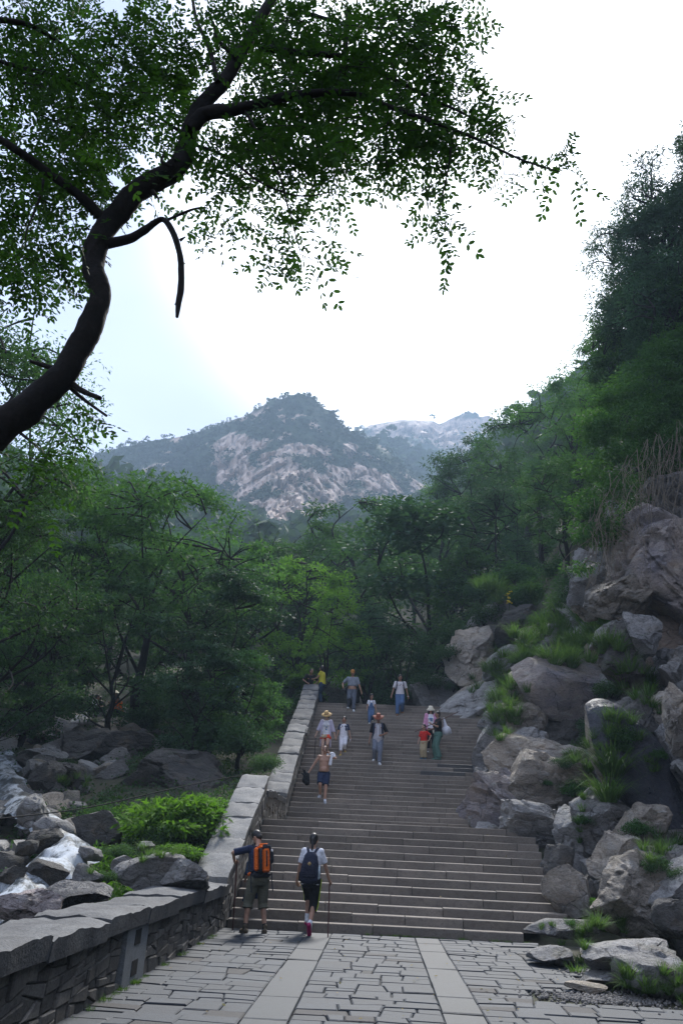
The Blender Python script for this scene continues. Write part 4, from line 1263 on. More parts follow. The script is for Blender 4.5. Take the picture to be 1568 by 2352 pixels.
SHRUB = {'green': [shrub_mesh(71, 'shrub'), shrub_mesh(72, 'shrub', 30, 110, 1.0, 0.75)],
         'vine': [shrub_mesh(73, 'leaf_vine', 30, 130, 1.0, 0.8, 0.085, 0.05, 0.36)],
         'bright': [shrub_mesh(74, 'leaf_c', 34, 150, 1.0, 0.85, 0.15, 0.06, 0.34, 0.4, 0.7)],
         'olive': [shrub_mesh(75, 'leaf_b', 30, 120, 1.0, 0.9, 0.09, 0.045)]}
def shrub(kind, loc, s, label, group=None, sz=1.0, name='shrub'):
    t = thing(name, label, 'shrub', loc, rnd.uniform(0, 6.28), group)
    t.scale = (s, s, s * sz)
    f, st = SHRUB[kind][rnd.randrange(len(SHRUB[kind]))]
    link_mesh('foliage', f, None, t); link_mesh('stems', st, None, t)
    return t
from mathutils.bvhtree import BVHTree
_bv, _bf, _bo = [], [], 0
for o_ in COL.objects:
    if o_.type == 'MESH' and o_.name.split('.')[0] in ('boulder', 'overhang', 'bedrock', 'niche_wall', 'buttress', 'fallen_slab', 'foot_rock', 'bank_stone', 'ground', 'stream_stone'):
        mw = np.array(Matrix.LocRotScale(o_.location + (o_.parent.location if o_.parent else Vector()), o_.rotation_euler, o_.scale))
        me = o_.data; n_ = len(me.vertices)
        co_ = np.empty(n_ * 3, np.float32); me.vertices.foreach_get('co', co_); co_ = co_.reshape(-1, 3) @ mw[:3, :3].T + mw[:3, 3]
        k_ = len(me.polygons[0].vertices); fi = np.empty(len(me.loops), np.int32); me.loops.foreach_get('vertex_index', fi)
        _bv.append(co_); _bf += (fi.reshape(-1, k_) + _bo).tolist(); _bo += n_
BVH = BVHTree.FromPolygons(np.concatenate(_bv).tolist(), _bf)
def hit(px, py, y):
    """the rock or ground surface seen at a photo point, when it lies near depth y"""
    r = BVH.ray_cast(Vector((0, 0, CAM_Z)), ray(px, py))
    if r[0] is not None and abs(r[0].y - y) < 4.5: return r[0]
    return at_y(px, py, y)
def shrub_at(kind, px, py, y, wpx, label, group=None, sz=1.0, name='shrub'):
    c = hit(px, py + wpx * 0.2, y) if px > 900 else at_y(px, py, y); s = wpx / ppm(c) / 2
    return shrub(kind, (c.x, c.y, c.z - s * 0.35 * sz), s, label, group, sz, name)
# left bank by the wall
shrub_at('bright', 400, 1870, 16.8, 250, 'bright yellow-green bush spreading above the plaza wall')
shrub_at('bright', 470, 1850, 17.6, 150, 'bright leafy bush touching the pale parapet')
shrub_at('green', 440, 1905, 16.6, 180, 'green undergrowth below the bright bushes by the parapet')
shrub_at('green', 350, 1930, 15.8, 150, 'green leafy plants around the small pale stone')
shrub_at('bright', 400, 1950, 15.2, 130, 'fresh green weeds behind the large pale boulder', sz=0.6)
shrub_at('green', 270, 1950, 14.6, 90, 'small green plants at the edge of the stream', sz=0.7)
shrub_at('green', 250, 2010, 12.2, 60, 'little green plant between stones behind the wall')
shrub_at('green', 610, 1745, 22.5, 90, 'grey-green bush behind the middle parapet')
shrub_at('olive', 560, 1690, 24.0, 150, 'dark bush in the shade left of the middle parapet')
shrub_at('olive', 480, 1680, 25.0, 170, 'dark bush over the massive brown boulder')
shrub_at('vine', 240, 1870, 18.0, 110, 'leafy creeper beside the massive brown boulder')
shrub_at('olive', 130, 1600, 33.0, 170, 'dark bush left of the seated visitors')
shrub_at('olive', 330, 1640, 31.0, 150, 'dark bush right of the person in orange')
shrub_at('green', 270, 1608, 42.0, 110, 'light green bush under the waterfall')
shrub_at('olive', 60, 1650, 27.0, 170, 'shaded bush above the ravine at the left edge')
shrub_at('olive', 630, 1610, 29.0, 110, 'dark bush behind the uppermost parapet')
shrub_at('bright', 690, 1560, 35.0, 70, 'sunlit green bush behind the person in black')
shrub_at('green', 160, 1755, 24.0, 90, 'moss-green shrub on the pale flat topped boulder', sz=0.6)
shrub_at('olive', 420, 1720, 25.5, 130, 'low dark shrub on top of the massive brown boulder')
shrub_at('olive', 800, 1590, 43.0, 110, 'dark bush behind the man in the tan cap')
shrub_at('green', 740, 1590, 42.0, 90, 'grey-green bush behind the yellow tee')
shrub_at('olive', 870, 1600, 42.5, 120, 'dark bush behind the small girl at the head of the stairs')
shrub_at('olive', 690, 1610, 38.0, 90, 'dark bush left of the end of the parapet')
for px_, py_, y_, w_, l_ in ((650, 1560, 45, 200, 'broad shaded thicket left behind the yellow tee'), (735, 1530, 47, 210, 'broad shaded thicket straight behind the yellow tee'), (820, 1545, 48, 220, 'broad shaded thicket behind the man in the tan cap'), (905, 1550, 47, 210, 'broad shaded thicket behind the man in the white polo'), (560, 1590, 40, 220, 'broad shaded thicket between the trees left of the parapet'), (470, 1600, 40, 220, 'broad shaded thicket behind the low glossy tree'), (380, 1590, 42, 200, 'broad shaded thicket right of the waterfall'), (700, 1450, 58, 260, 'high shaded thicket in the valley above the parapet end'), (850, 1470, 58, 260, 'high shaded thicket in the valley above the stairs')):
    shrub_at('olive', px_, py_, y_, w_, l_)
# right bank
for i, (px, py, y, w, k) in enumerate([(985, 1540, 37, 90, 'green'), (1030, 1475, 38, 90, 'green'), (1060, 1430, 38, 80, 'green'), (1110, 1385, 38, 110, 'green'), (1170, 1350, 37, 120, 'green'),
        (1230, 1330, 36, 130, 'vine'), (1290, 1350, 32, 120, 'green'), (1250, 1400, 32, 90, 'green'), (1320, 1310, 31, 120, 'olive'), (1180, 1290, 38, 110, 'vine'),
        (1100, 1335, 40, 100, 'olive'), (1280, 1280, 33, 110, 'olive'), (1350, 1290, 29, 90, 'olive'), (940, 1580, 38, 60, 'olive'), (1040, 1560, 35.5, 60, 'green')]):
    shrub_at(k, px, py, y, w, ('grey-green bush ' if k == 'green' else 'dark bush ') + relate(px, py, LAND), 'bushes on the slope above the stairs')
for i, (px, py, y, w, k) in enumerate([(1380, 1660, 23, 110, 'green'), (1340, 1690, 23.3, 90, 'green'), (1430, 1670, 21, 90, 'vine'), (1320, 1790, 21.3, 90, 'vine'), (1365, 1640, 23.5, 90, 'olive'), (1290, 1735, 22.8, 70, 'green'),
        (1420, 1700, 19.5, 60, 'vine'), (1255, 1790, 21.6, 30, 'vine'), (1340, 1870, 18.6, 50, 'vine'), (1355, 2060, 15.0, 45, 'bright'), (1500, 1960, 15.6, 90, 'green'), (1560, 1990, 14.6, 70, 'green'), (1460, 1880, 17, 80, 'vine'),
        (1310, 2110, 14.2, 45, 'vine'), (1510, 1720, 19, 50, 'vine'), (1400, 1560, 22.5, 90, 'green')]):
    shrub_at(k, px, py, y, w, ('leafy green shrub ' if k == 'green' else 'dark leafy creeper ') + relate(px, py, LAND), 'shrubs in the cracks of the right bank')

# grass tufts: arching blades, each tuft a copy of one of four
def tuft_mesh(seed, n=170, L=0.75, droop=0.6, w=0.0075, spread=0.16):
    g = np.random.default_rng(seed)
    V, F, b0 = [], [], 0
    for i in range(n):
        a = g.uniform(0, 2 * math.pi); r = spread * math.sqrt(g.random())
        out = np.array((math.cos(a), math.sin(a), 0)); s = np.array((-out[1], out[0], 0))
        l = L * g.uniform(0.55, 1.2); lean = g.uniform(0.12, 0.75); dr = droop * g.uniform(0.5, 1.4)
        p0 = out * r
        for k in range(5):
            t = k / 4
            p = p0 + out * (lean * l * t + 0.15 * l * dr * t * t) + np.array((0, 0, l * (t * (1 - 0.25 * lean) - dr * 0.55 * t ** 2.4)))
            ww = w * (1 - t) ** 0.7 * 1.2 + 0.0015
            V += [p - s * ww, p + s * ww]
        for k in range(4):
            q = b0 + 2 * k
            F.append((q, q + 1, q + 3, q + 2))
        b0 += 10
    return np_mesh('grass_tuft', np.array(V), np.array(F), M['grass'])
TUFT = [tuft_mesh(81), tuft_mesh(82, 200, 0.9, 0.9), tuft_mesh(83, 150, 0.6, 0.4), tuft_mesh(84, 60, 0.35, 0.4, 0.010, 0.22)]
def grass_at(px, py, y, wpx, label, group, kind=None, sx=1.0):
    c = hit(px, py, y); s = wpx / ppm(c) / 1.05
    o = link_mesh('grass_tuft', TUFT[rnd.randrange(3) if kind is None else kind], None, None, (c.x, c.y, c.z - s * 0.06))
    o.scale = (s, s, s); o.rotation_euler = (rnd.uniform(-0.15, 0.25), rnd.uniform(-0.4, 0.1), rnd.uniform(0, 6.28))
    return tag(o, label, 'grass', group)
grass_at(1405, 1775, 17.6, 150, 'biggest hanging grass tuft in the middle of the right bank', None, 1)
grass_at(1395, 1835, 17.4, 130, 'lower half of the long hanging grass under the biggest tuft', None, 1)
grass_at(1070, 1885, 20.3, 66, 'round grass clump at the right end of the landing', None, 0)
grass_at(1330, 1890, 18.0, 46, 'light green grass strip between the damp boulders', None, 2)
GRASS = {True: [], False: []}
TARR = [(np.array([v.co[:] for v in m.vertices]), np.array([p.vertices[:] for p in m.polygons])) for m in TUFT]
def grass_stuff(px, py, y, wpx, left):
    c = hit(px, py, y); s = wpx / ppm(c) / 1.05
    v, f = TARR[rnd.randrange(3)]
    keep = np.random.default_rng(rnd.randrange(9999)).random(len(f) // 4) < 0.6
    km = np.repeat(keep, 10)
    vv = v[km]; nb = keep.sum()
    ff = f[:4 * nb]
    rot = np.array(Euler((rnd.uniform(-0.15, 0.25), rnd.uniform(-0.4, 0.1), rnd.uniform(0, 6.28))).to_matrix())
    GRASS[left].append(((vv * s) @ rot.T + np.array((c.x, c.y, c.z - s * 0.06)), ff))
gz = [  # (polyline of photo points, depth, tuft size px, count)
    ([(1200, 1490), (1290, 1430), (1400, 1390)], 28.5, 70, 26), ([(1230, 1520), (1330, 1480), (1420, 1420)], 27.0, 75, 26), ([(1290, 1510), (1390, 1500), (1470, 1530)], 25.0, 75, 24),
    ([(1470, 1530), (1490, 1600), (1500, 1640)], 21.5, 60, 12), ([(1130, 1640), (1170, 1590), (1200, 1570)], 27.5, 65, 14), ([(1140, 1700), (1150, 1650), (1190, 1620)], 26.6, 60, 14), ([(1180, 1520), (1240, 1510)], 30, 60, 9),
    ([(1080, 1580), (1110, 1560), (1150, 1520)], 33.5, 50, 9), ([(1370, 1690), (1420, 1660), (1470, 1680)], 21.5, 60, 10), ([(1300, 1740), (1350, 1760), (1400, 1720)], 20.8, 55, 9), ([(1470, 1750), (1500, 1760)], 17.4, 45, 4),
    ([(1340, 1830), (1330, 1930)], 18.4, 36, 6), ([(1480, 1960), (1560, 1930)], 15.4, 60, 8), ([(1330, 2150), (1400, 2120), (1440, 2130)], 12.6, 60, 12), ([(1290, 2170), (1360, 2160)], 12.3, 46, 8),
    ([(1430, 2250), (1500, 2290), (1568, 2310)], 10.2, 75, 14), ([(1520, 2230), (1568, 2260)], 10.6, 75, 6), ([(1240, 2130), (1290, 2120)], 13.9, 26, 4), ([(1100, 1340), (1170, 1380), (1260, 1370)], 35, 60, 10),
    ([(300, 1960), (380, 1970), (460, 1960)], 14.3, 40, 10), ([(200, 1990), (260, 1960)], 13.4, 36, 6), ([(140, 1800), (220, 1790)], 20.0, 40, 6)]
for pl, y, s, n in gz:
    for i in range(n):
        t = rnd.random() * (len(pl) - 1); k = min(int(t), len(pl) - 2); f = t - k
        px = pl[k][0] + (pl[k + 1][0] - pl[k][0]) * f + rnd.gauss(0, s * 0.22); py = pl[k][1] + (pl[k + 1][1] - pl[k][1]) * f + rnd.gauss(0, s * 0.26)
        left = px < 600
        grass_stuff(px, py, y + rnd.gauss(0, 0.25), s * rnd.uniform(0.75, 1.25), left)
for left, lab in ((True, 'grass along the stream bank'), (False, 'long arching grass on the rocks of the right bank')):
    o_, VV, FF = 0, [], []
    for v, f in GRASS[left]:
        VV.append(v); FF.append(f + o_); o_ += len(v)
    tag(link_mesh('grass', np_mesh('grass', np.concatenate(VV), np.concatenate(FF), M['grass'])), lab, kind='stuff')
# low leafy cover on the open soil
def cover(name, label, n, boxfn, mat, seed, per=26, r=0.34, ll=0.10, lw=0.06):
    g = np.random.default_rng(seed)
    x, y = boxfn(g, n)
    z = terrain(x, y)
    V, F = leaf_cloud(g, np.stack([x, y, z + 0.08], 1), r * g.uniform(0.6, 1.5, len(x)), per, ll, lw, 0.55, 0.6)
    tag(link_mesh(name, np_mesh(name, V, F, M[mat])), label, kind='stuff')
def left_box(g, n):
    y = g.uniform(9, 48, n); c = np.interp(y, [8, 12, 16, 22, 34, 48], [-5.2, -5.6, -7.2, -9.5, -12.5, -14])
    x = np.where(g.random(n) < 0.72, g.uniform(c, -3.45), c - 1.0 - abs(g.normal(size=n)) * 3.5)
    ok = fbm(np.stack([x * 0.5, y * 0.35, y * 0], 1), 2, 4) > -0.18
    return x[ok], y[ok]
cover('ground_cover', 'low leafy weeds covering the left bank', 2400, left_box, 'shrub', 41)
def left_bright(g, n):
    x = g.uniform(-6.2, -3.4, n); y = g.uniform(12.5, 19.5, n)
    ok = (x > -3.4 - (y - 11.5) * 0.55)
    return x[ok], y[ok]
cover('bright_weeds', 'fresh green weeds between the plaza wall and the stream', 330, left_bright, 'leaf_c', 42, 40, 0.36, 0.10, 0.05)
def right_box(g, n):
    y = g.uniform(14, 60, n); e = np.interp(y, [14, 20, 23, 29, 33, 36, 60], [5.6, 6.0, 5.7, 5.4, 4.4, 3.6, 3.6])
    x = e + abs(g.normal(size=n)) * 3.2
    ok = fbm(np.stack([x * 0.6, y * 0.5, y * 0], 1), 2, 14) > np.interp(y, [14, 28, 34], [0.0, -0.1, -0.5])
    return x[ok], y[ok]
cover('slope_cover', 'weeds and creepers covering the slope between the right bank rocks', 1500, right_box, 'shrub', 43)

# weeds along the foot of the steps and the plaza edge
V_, F_ = [], []; b0 = 0
tv = np.array([v.co[:] for v in TUFT[3].vertices]); tf = np.array([p.vertices[:] for p in TUFT[3].polygons])
gg = np.random.default_rng(8)
spots = [(gg.uniform(-0.2, 2.6), 15.27) for _ in range(26)] + [(XL + 0.04, gg.uniform(6, 14)) for _ in range(26)] + [(gg.uniform(2.7, 4.4), gg.uniform(10.6, 13.8)) for _ in range(70)] + [(gg.uniform(3.4, 4.8), gg.uniform(9.0, 10.4)) for _ in range(60)]
for x, y in spots:
    s = gg.uniform(0.12, 0.3) if y > 15 or x < -2 else gg.uniform(0.25, 0.6)
    V_.append(tv * s + (x, y, -0.02)); F_.append(tf + b0); b0 += len(tv)
tag(link_mesh('weeds', np_mesh('weeds', np.concatenate(V_), np.concatenate(F_), M['grass'])), 'short weeds at the edges of the plaza', kind='stuff')
# yellow flowers on the slope
c = at_y(1166, 1372, 35.2)
fl = thing('yellow_flowers', 'tall stem of yellow flowers on the slope above the rocks', 'flower', c)
fp = [(smooth_path([Vector((0, 0, -0.9)), Vector((0.05, 0, -0.3)), Vector((0.0, 0, 0.35))], 4), [0.012] * 9), (smooth_path([Vector((0.05, 0, -0.4)), Vector((0.18, 0, -0.1)), Vector((0.2, 0, 0.1))], 4), [0.01] * 9)]
tubes('stem', fp, M['leaf_vine'], 4, fl)
b = bmesh.new()
for i in range(16):
    bmesh.ops.create_icosphere(b, subdivisions=1, radius=rnd.uniform(0.05, 0.085), matrix=Matrix.Translation((rnd.gauss(0.05, 0.09), rnd.gauss(0, 0.06), rnd.uniform(-0.3, 0.4))) @ Matrix.Diagonal((1, 1, 0.6, 1)))
link_mesh('blossoms', bm_mesh('blossoms', b, M['flower']), None, fl)
# --- hanging creeper on the cliff: leafy mass plus bare dangling stems
cr = thing('creeper', 'mass of creeper with bare stems hanging down over the cliff', 'creeper', tuple(at_y(1470, 1000, 23.0)))
co = Vector(cr.location)
g = np.random.default_rng(15)
cs = []
for i in range(300):
    px = g.uniform(1330, 1640)
    lo = np.interp(px, [1330, 1400, 1480, 1560, 1640], [1330, 1260, 1140, 1070, 1040]); hi = np.interp(px, [1330, 1400, 1480, 1560, 1640], [960, 880, 800, 760, 740])
    py = hi + (lo - hi) * g.random() ** 1.2
    cs.append(at_y(px, py, np.interp(py, [740, 1300], [23.8, 21.4]) + g.normal() * 0.6) - co)
V, F = leaf_cloud(g, np.array([tuple(q) for q in cs]), g.uniform(0.3, 0.62, len(cs)), 120, 0.12, 0.06, 0.45, 0.65)
link_mesh('foliage', np_mesh('foliage', V, F, M['leaf_vine']), None, cr)
stems = []
for i in range(150):
    px = g.uniform(1350, 1600)
    y0 = 21.4 + g.normal() * 0.35
    p0 = np.interp(px, [1340, 1400, 1480, 1600], [1200, 1120, 1040, 980]) + g.uniform(-40, 90)
    p1 = p0 + g.uniform(60, 250)
    a = at_y(px, p0, y0) - co; b_ = at_y(px + g.normal() * 22 - 6, min(p1, 1360), y0 - 0.9 + g.normal() * 0.2) - co
    m1 = a.lerp(b_, 0.35) + Vector((g.normal() * 0.16, g.normal() * 0.1, 0)); m2 = a.lerp(b_, 0.7) + Vector((g.normal() * 0.2, g.normal() * 0.1, 0))
    q = smooth_path([a, m1, m2, b_], 4)
    r = g.uniform(0.004, 0.012)
    stems.append((q, [r * (1 - 0.5 * k / len(q)) for k in range(len(q))]))
tubes('hanging_stems', stems, M['vine'], 4, cr)

# fallen leaves on steps and paving
g = np.random.default_rng(51)
P_, N_ = [], []
for i in range(150):
    if i < 95:
        y_, z_, r_, t_ = STEPS[int(g.integers(0, len(STEPS)))]
        P_.append((g.uniform(XL + 0.1, 3.3), y_ + g.uniform(0.03, t_ - 0.02), z_ + 0.008))
    else: P_.append((g.uniform(XL + 0.1, 2.6), g.uniform(8, 15.2), 0.022))
P_ = np.array(P_); A_ = unit(g.normal(size=P_.shape) * np.array((1, 1, 0.15))); N_ = unit(g.normal(size=P_.shape) * 0.25 + np.array((0, 0, 1)))
V, F = leaf_quads(P_, A_, N_, g.uniform(0.04, 0.075, len(P_)), g.uniform(0.02, 0.035, len(P_)), 0.1)
tag(link_mesh('fallen_leaves', np_mesh('fallen_leaves', V, F, leaf_mat('dry_leaf', (0.16, 0.13, 0.05), (0.22, 0.16, 0.07), (0.10, 0.12, 0.04), 0.2))), 'scattered dry leaves on the steps and paving', kind='stuff')
# ================================================================== the leaning locust over the plaza
NY = 4.9
root = at_y(-420, 1500, 4.6)
ft = thing('leaning_locust', 'dark leaning locust tree whose crooked trunk and leafy boughs arch over the view', 'tree', (root.x, root.y, tz(root.x, root.y)))
fo = Vector(ft.location)
def W(px, py, dy=0.0): return at_y(px, py, NY + dy) - fo
def limb(pts, w, dy=(0, 0)):
    n = len(pts)
    P = [W(p[0], p[1], dy[0] + (dy[1] - dy[0]) * i / max(1, n - 1)) for i, p in enumerate(pts)]
    s = [ppm(p + fo) for p in P]
    rad = [w[0] + (w[1] - w[0]) * i / (n - 1) if len(w) == 2 else w[i] for i in range(n)]
    rad = [r * 0.92 / 2 / q for r, q in zip(rad, s)]
    return smooth_path(P, 9), lerp_list(rad, 9)
T = []
tr = [(-420, 1500), (-250, 1240), (-120, 1100), (0, 985), (75, 925), (145, 862), (180, 800), (214, 735), (230, 672), (214, 615), (226, 555), (258, 505), (305, 452), (350, 418), (405, 388), (428, 345), (440, 290), (470, 235), (520, 180), (562, 105), (600, 40), (650, -50)]
tw = [120, 105, 95, 84, 80, 70, 62, 58, 54, 52, 58, 56, 54, 52, 50, 46, 44, 38, 34, 30, 26, 22]
T.append(limb(tr, tw, (-0.25, 0.25)))
branches = [
    ([(438, 300), (470, 262), (525, 254), (590, 240), (660, 222), (740, 214), (820, 216), (900, 248)], (38, 12), (0, -0.3)),
    ([(900, 248), (1000, 282), (1100, 322), (1200, 368), (1285, 395)], (12, 3), (-0.3, -0.5)),
    ([(250, 515), (185, 452), (105, 392), (35, 342), (-60, 285)], (26, 18), (0, -0.5)),
    ([(245, 560), (300, 548), (342, 522), (374, 504), (398, 535), (414, 590), (416, 650), (410, 700), (407, 728)], (26, 22, 18, 15, 15, 17, 17, 14, 8), (0, -0.2)),
    ([(414, 552), (426, 544)], (9, 3), (0, 0)), ([(411, 690), (402, 700)], (8, 3), (0, 0)), ([(417, 600), (425, 606)], (6, 3), (0, 0)),
    ([(378, 508), (440, 482), (472, 476)], (8, 4), (0, 0)),
    ([(-40, 42), (60, 55), (125, 90), (175, 130), (240, 190)], (16, 4), (-0.4, 0.2)),
    ([(-40, 130), (60, 158), (140, 178), (230, 215)], (12, 4), (-0.3, 0.1)),
    ([(600, 110), (680, 120), (790, 132), (890, 175), (980, 222), (1080, 270), (1150, 330)], (18, 3), (0.2, -0.2)),
    ([(800, 20), (792, 130), (800, 190)], (14, 8), (0.3, 0.3)),
    ([(890, 175), (890, 260), (886, 340), (890, 385)], (8, 2), (0, -0.1)),
    ([(1040, 300), (1030, 380), (1015, 450), (1005, 500)], (5, 2), (-0.4, -0.4)),
    ([(350, 260), (410, 300), (420, 318)], (6, 12), (0, 0.1)),
    ([(560, 250), (600, 320), (640, 400), (660, 470), (690, 580)], (9, 2), (-0.1, -0.2)),
    ([(440, 330), (520, 360), (600, 420), (690, 450), (770, 440)], (9, 2), (0, -0.2)),
    ([(500, 190), (480, 110), (450, 40), (440, -30)], (14, 6), (0.1, 0.3)),
    ([(540, 130), (500, 90), (490, 50)], (12, 5), (0.1, 0)),
    ([(395, 385), (372, 372), (378, 350)], (12, 5), (0, 0)),
    ([(350, 440), (366, 458)], (14, 4), (0, 0)),
    ([(145, 862), (185, 895), (230, 915)], (20, 12), (0, -0.3)),
    ([(150, 880), (190, 915), (245, 955)], (12, 7), (0, -0.3)),
    ([(120, 845), (70, 830)], (14, 8), (0, 0)),
    ([(700, 30), (820, 60), (950, 70), (1020, 110)], (10, 3), (0.4, 0.2)),
    ([(105, 392), (90, 460), (60, 540), (70, 600)], (8, 2), (-0.2, -0.3)),
    ([(240, 300), (160, 290), (60, 250)], (8, 4), (0.2, 0)),
]
for pts, w, dy in branches:
    T.append(limb(pts, w, dy))
bv, bf = tube_arrays(T, 14)
# knots and bark unevenness
nn = fbm(bv * 5.0, 3, 3) + 0.7 * fbm(bv * np.array((22, 22, 9.0)), 3, 5)
ctr = bv.reshape(-1, 14, 3).mean(1, keepdims=True)
bv = (ctr + (bv.reshape(-1, 14, 3) - ctr) * (1 + 0.20 * nn.reshape(-1, 14, 1))).reshape(-1, 3)
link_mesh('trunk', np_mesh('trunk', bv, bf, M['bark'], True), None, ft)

# compound leaves on twigs, gathered where the boughs carry them
REG = [  # ellipse cx, cy, rx, ry, weight
    (60, 60, 180, 150, 1.0), (230, 110, 200, 140, 1.1), (480, 110, 190, 160, 1.5), (640, 150, 170, 170, 1.7), (780, 120, 170, 150, 1.6), (900, 190, 150, 150, 1.3), (870, 60, 150, 90, 1.0),
    (90, 260, 190, 150, 1.7), (270, 260, 170, 150, 1.25), (100, 420, 160, 110, 1.5), (60, 540, 130, 100, 1.5), (40, 620, 90, 60, 0.5), (160, 560, 50, 60, 0.25), (330, 330, 70, 90, 0.6),
    (620, 300, 180, 120, 1.35), (800, 270, 130, 130, 1.0), (560, 400, 120, 80, 0.75), (680, 430, 90, 60, 0.32), (640, 530, 70, 60, 0.35), (690, 590, 32, 26, 0.5), (510, 440, 60, 60, 0.3), (560, 500, 60, 50, 0.16), (770, 400, 70, 60, 0.22), (740, 440, 60, 40, 0.12), (850, 420, 40, 40, 0.08),
    (1000, 280, 120, 100, 0.95), (1080, 320, 90, 60, 0.6), (1120, 240, 50, 50, 0.22), (1010, 110, 60, 100, 0.35), (1060, 170, 60, 60, 0.25), (1180, 375, 55, 30, 0.7), (1265, 385, 50, 28, 0.7), (1000, 360, 60, 40, 0.25), (1005, 495, 40, 42, 1.0), (1010, 430, 20, 26, 0.05), (890, 330, 50, 60, 0.25), (1020, 50, 30, 60, 0.15),
    (130, 940, 110, 80, 0.22), (30, 1080, 60, 120, 0.2), (330, 450, 60, 30, 0.08), (200, 470, 40, 40, 0.1)]
HOLES = [(400, 15, 55, 30), (160, 200, 26, 18), (380, 210, 20, 24), (300, 400, 26, 16), (840, 240, 46, 26), (520, 215, 16, 10), (90, 90, 18, 12), (330, 90, 16, 16), (250, 180, 14, 18)]
g = np.random.default_rng(33)
wts = np.array([r[4] * r[2] * r[3] for r in REG]) ** 0.85
wts = wts / wts.sum()
NS = 1080
pick = g.choice(len(REG), NS, p=wts)
leaf_P, leaf_A, leaf_N, leaf_L, leaf_W = [], [], [], [], []
twigs = []
def compound(p, axis, nrm, n_pairs, L):
    """pinnate leaf: leaflets in pairs along a rachis"""
    side = np.cross(axis, nrm)
    for k in range(n_pairs):
        t = 0.18 + 0.78 * k / (n_pairs - 1)
        q = p + axis * (L * t) + np.array((0, 0, -0.22 * L * t * t))
        for s in (-1, 1):
            d = side * s * 0.86 + axis * 0.5 + np.array((0, 0, -0.12)) + g.normal(size=3) * 0.12
            leaf_P.append(q); leaf_A.append(d); leaf_N.append(nrm + g.normal(size=3) * 0.25); leaf_L.append(L * 0.20 * g.uniform(0.85, 1.15)); leaf_W.append(L * 0.098)
    q = p + axis * L + np.array((0, 0, -0.22 * L))
    leaf_P.append(q); leaf_A.append(axis); leaf_N.append(nrm); leaf_L.append(L * 0.19); leaf_W.append(L * 0.092)
TL = [(x0 + (x1 - x0) * t / 6, y0 + (y1 - y0) * t / 6) for (x0, y0), (x1, y1) in list(zip(tr[7:], tr[8:])) + list(zip(branches[0][0], branches[0][0][1:])) + list(zip(branches[2][0], branches[2][0][1:])) for t in range(6)]
for r in pick:
    cx, cy, rx, ry, w = REG[r]
    a = g.uniform(0, 2 * math.pi); q = math.sqrt(g.random())
    px, py = cx + rx * q * math.cos(a), cy + ry * q * math.sin(a)
    if any(((px - h[0]) / h[2]) ** 2 + ((py - h[1]) / h[3]) ** 2 < 1 for h in HOLES): continue
    if px < 1060 and fbm(np.array([[px / 70.0, py / 55.0, 0.5]]), 2, 6)[0] < -0.20: continue
    dy = g.normal() * 0.38 + 0.1
    if min(math.hypot(px - a_, py - b_) for a_, b_ in TL) < 42: dy = abs(dy) + 0.22
    base = np.array(W(px, py, dy))
    ax = unit(np.array([[g.normal() + 0.25, g.normal() * 0.8, g.normal() * 0.35 - 0.25]]))[0]
    tl = g.uniform(0.16, 0.36)
    twigs.append(([Vector(base), Vector(base + ax * tl * 0.5 + (0, 0, -0.01)), Vector(base + ax * tl + np.array((0, 0, -0.05)))], [0.004, 0.003, 0.0015]))
    for k in range(int(g.integers(4, 8))):
        t = g.random()
        p = base + ax * tl * t + np.array((0, 0, -0.05 * t))
        la = unit(np.array([ax * 0.5 + g.normal(size=3) * np.array((0.9, 0.9, 0.45)) + np.array((0, 0, -0.35))]))[0]
        nm = unit(np.array([g.normal(size=3) * 0.55 + np.array((0, 0, 0.9))]))[0]
        nm = nm - la * nm.dot(la); nm /= np.linalg.norm(nm) + 1e-9
        compound(p, la, nm, int(g.integers(4, 7)), g.uniform(0.20, 0.31))
P = np.array(leaf_P); A = unit(np.array(leaf_A)); N = np.array(leaf_N); N = unit(N - A * (N * A).sum(1)[:, None])
Lh = np.array(leaf_L)[:, None]; Wd = np.array(leaf_W)[:, None]
B = np.cross(A, N)
pts6 = [(0, 0), (0.28, 0.46), (0.72, 0.44), (1.0, 0.0), (0.72, -0.44), (0.28, -0.46)]
V = np.stack([P + A * Lh * u + B * Wd * v for u, v in pts6], 1).reshape(-1, 3)
print('near leaflets', len(P))
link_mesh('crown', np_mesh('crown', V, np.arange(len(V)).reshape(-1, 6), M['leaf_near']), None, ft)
tubes('twigs', twigs, M['bark'], 4, ft)
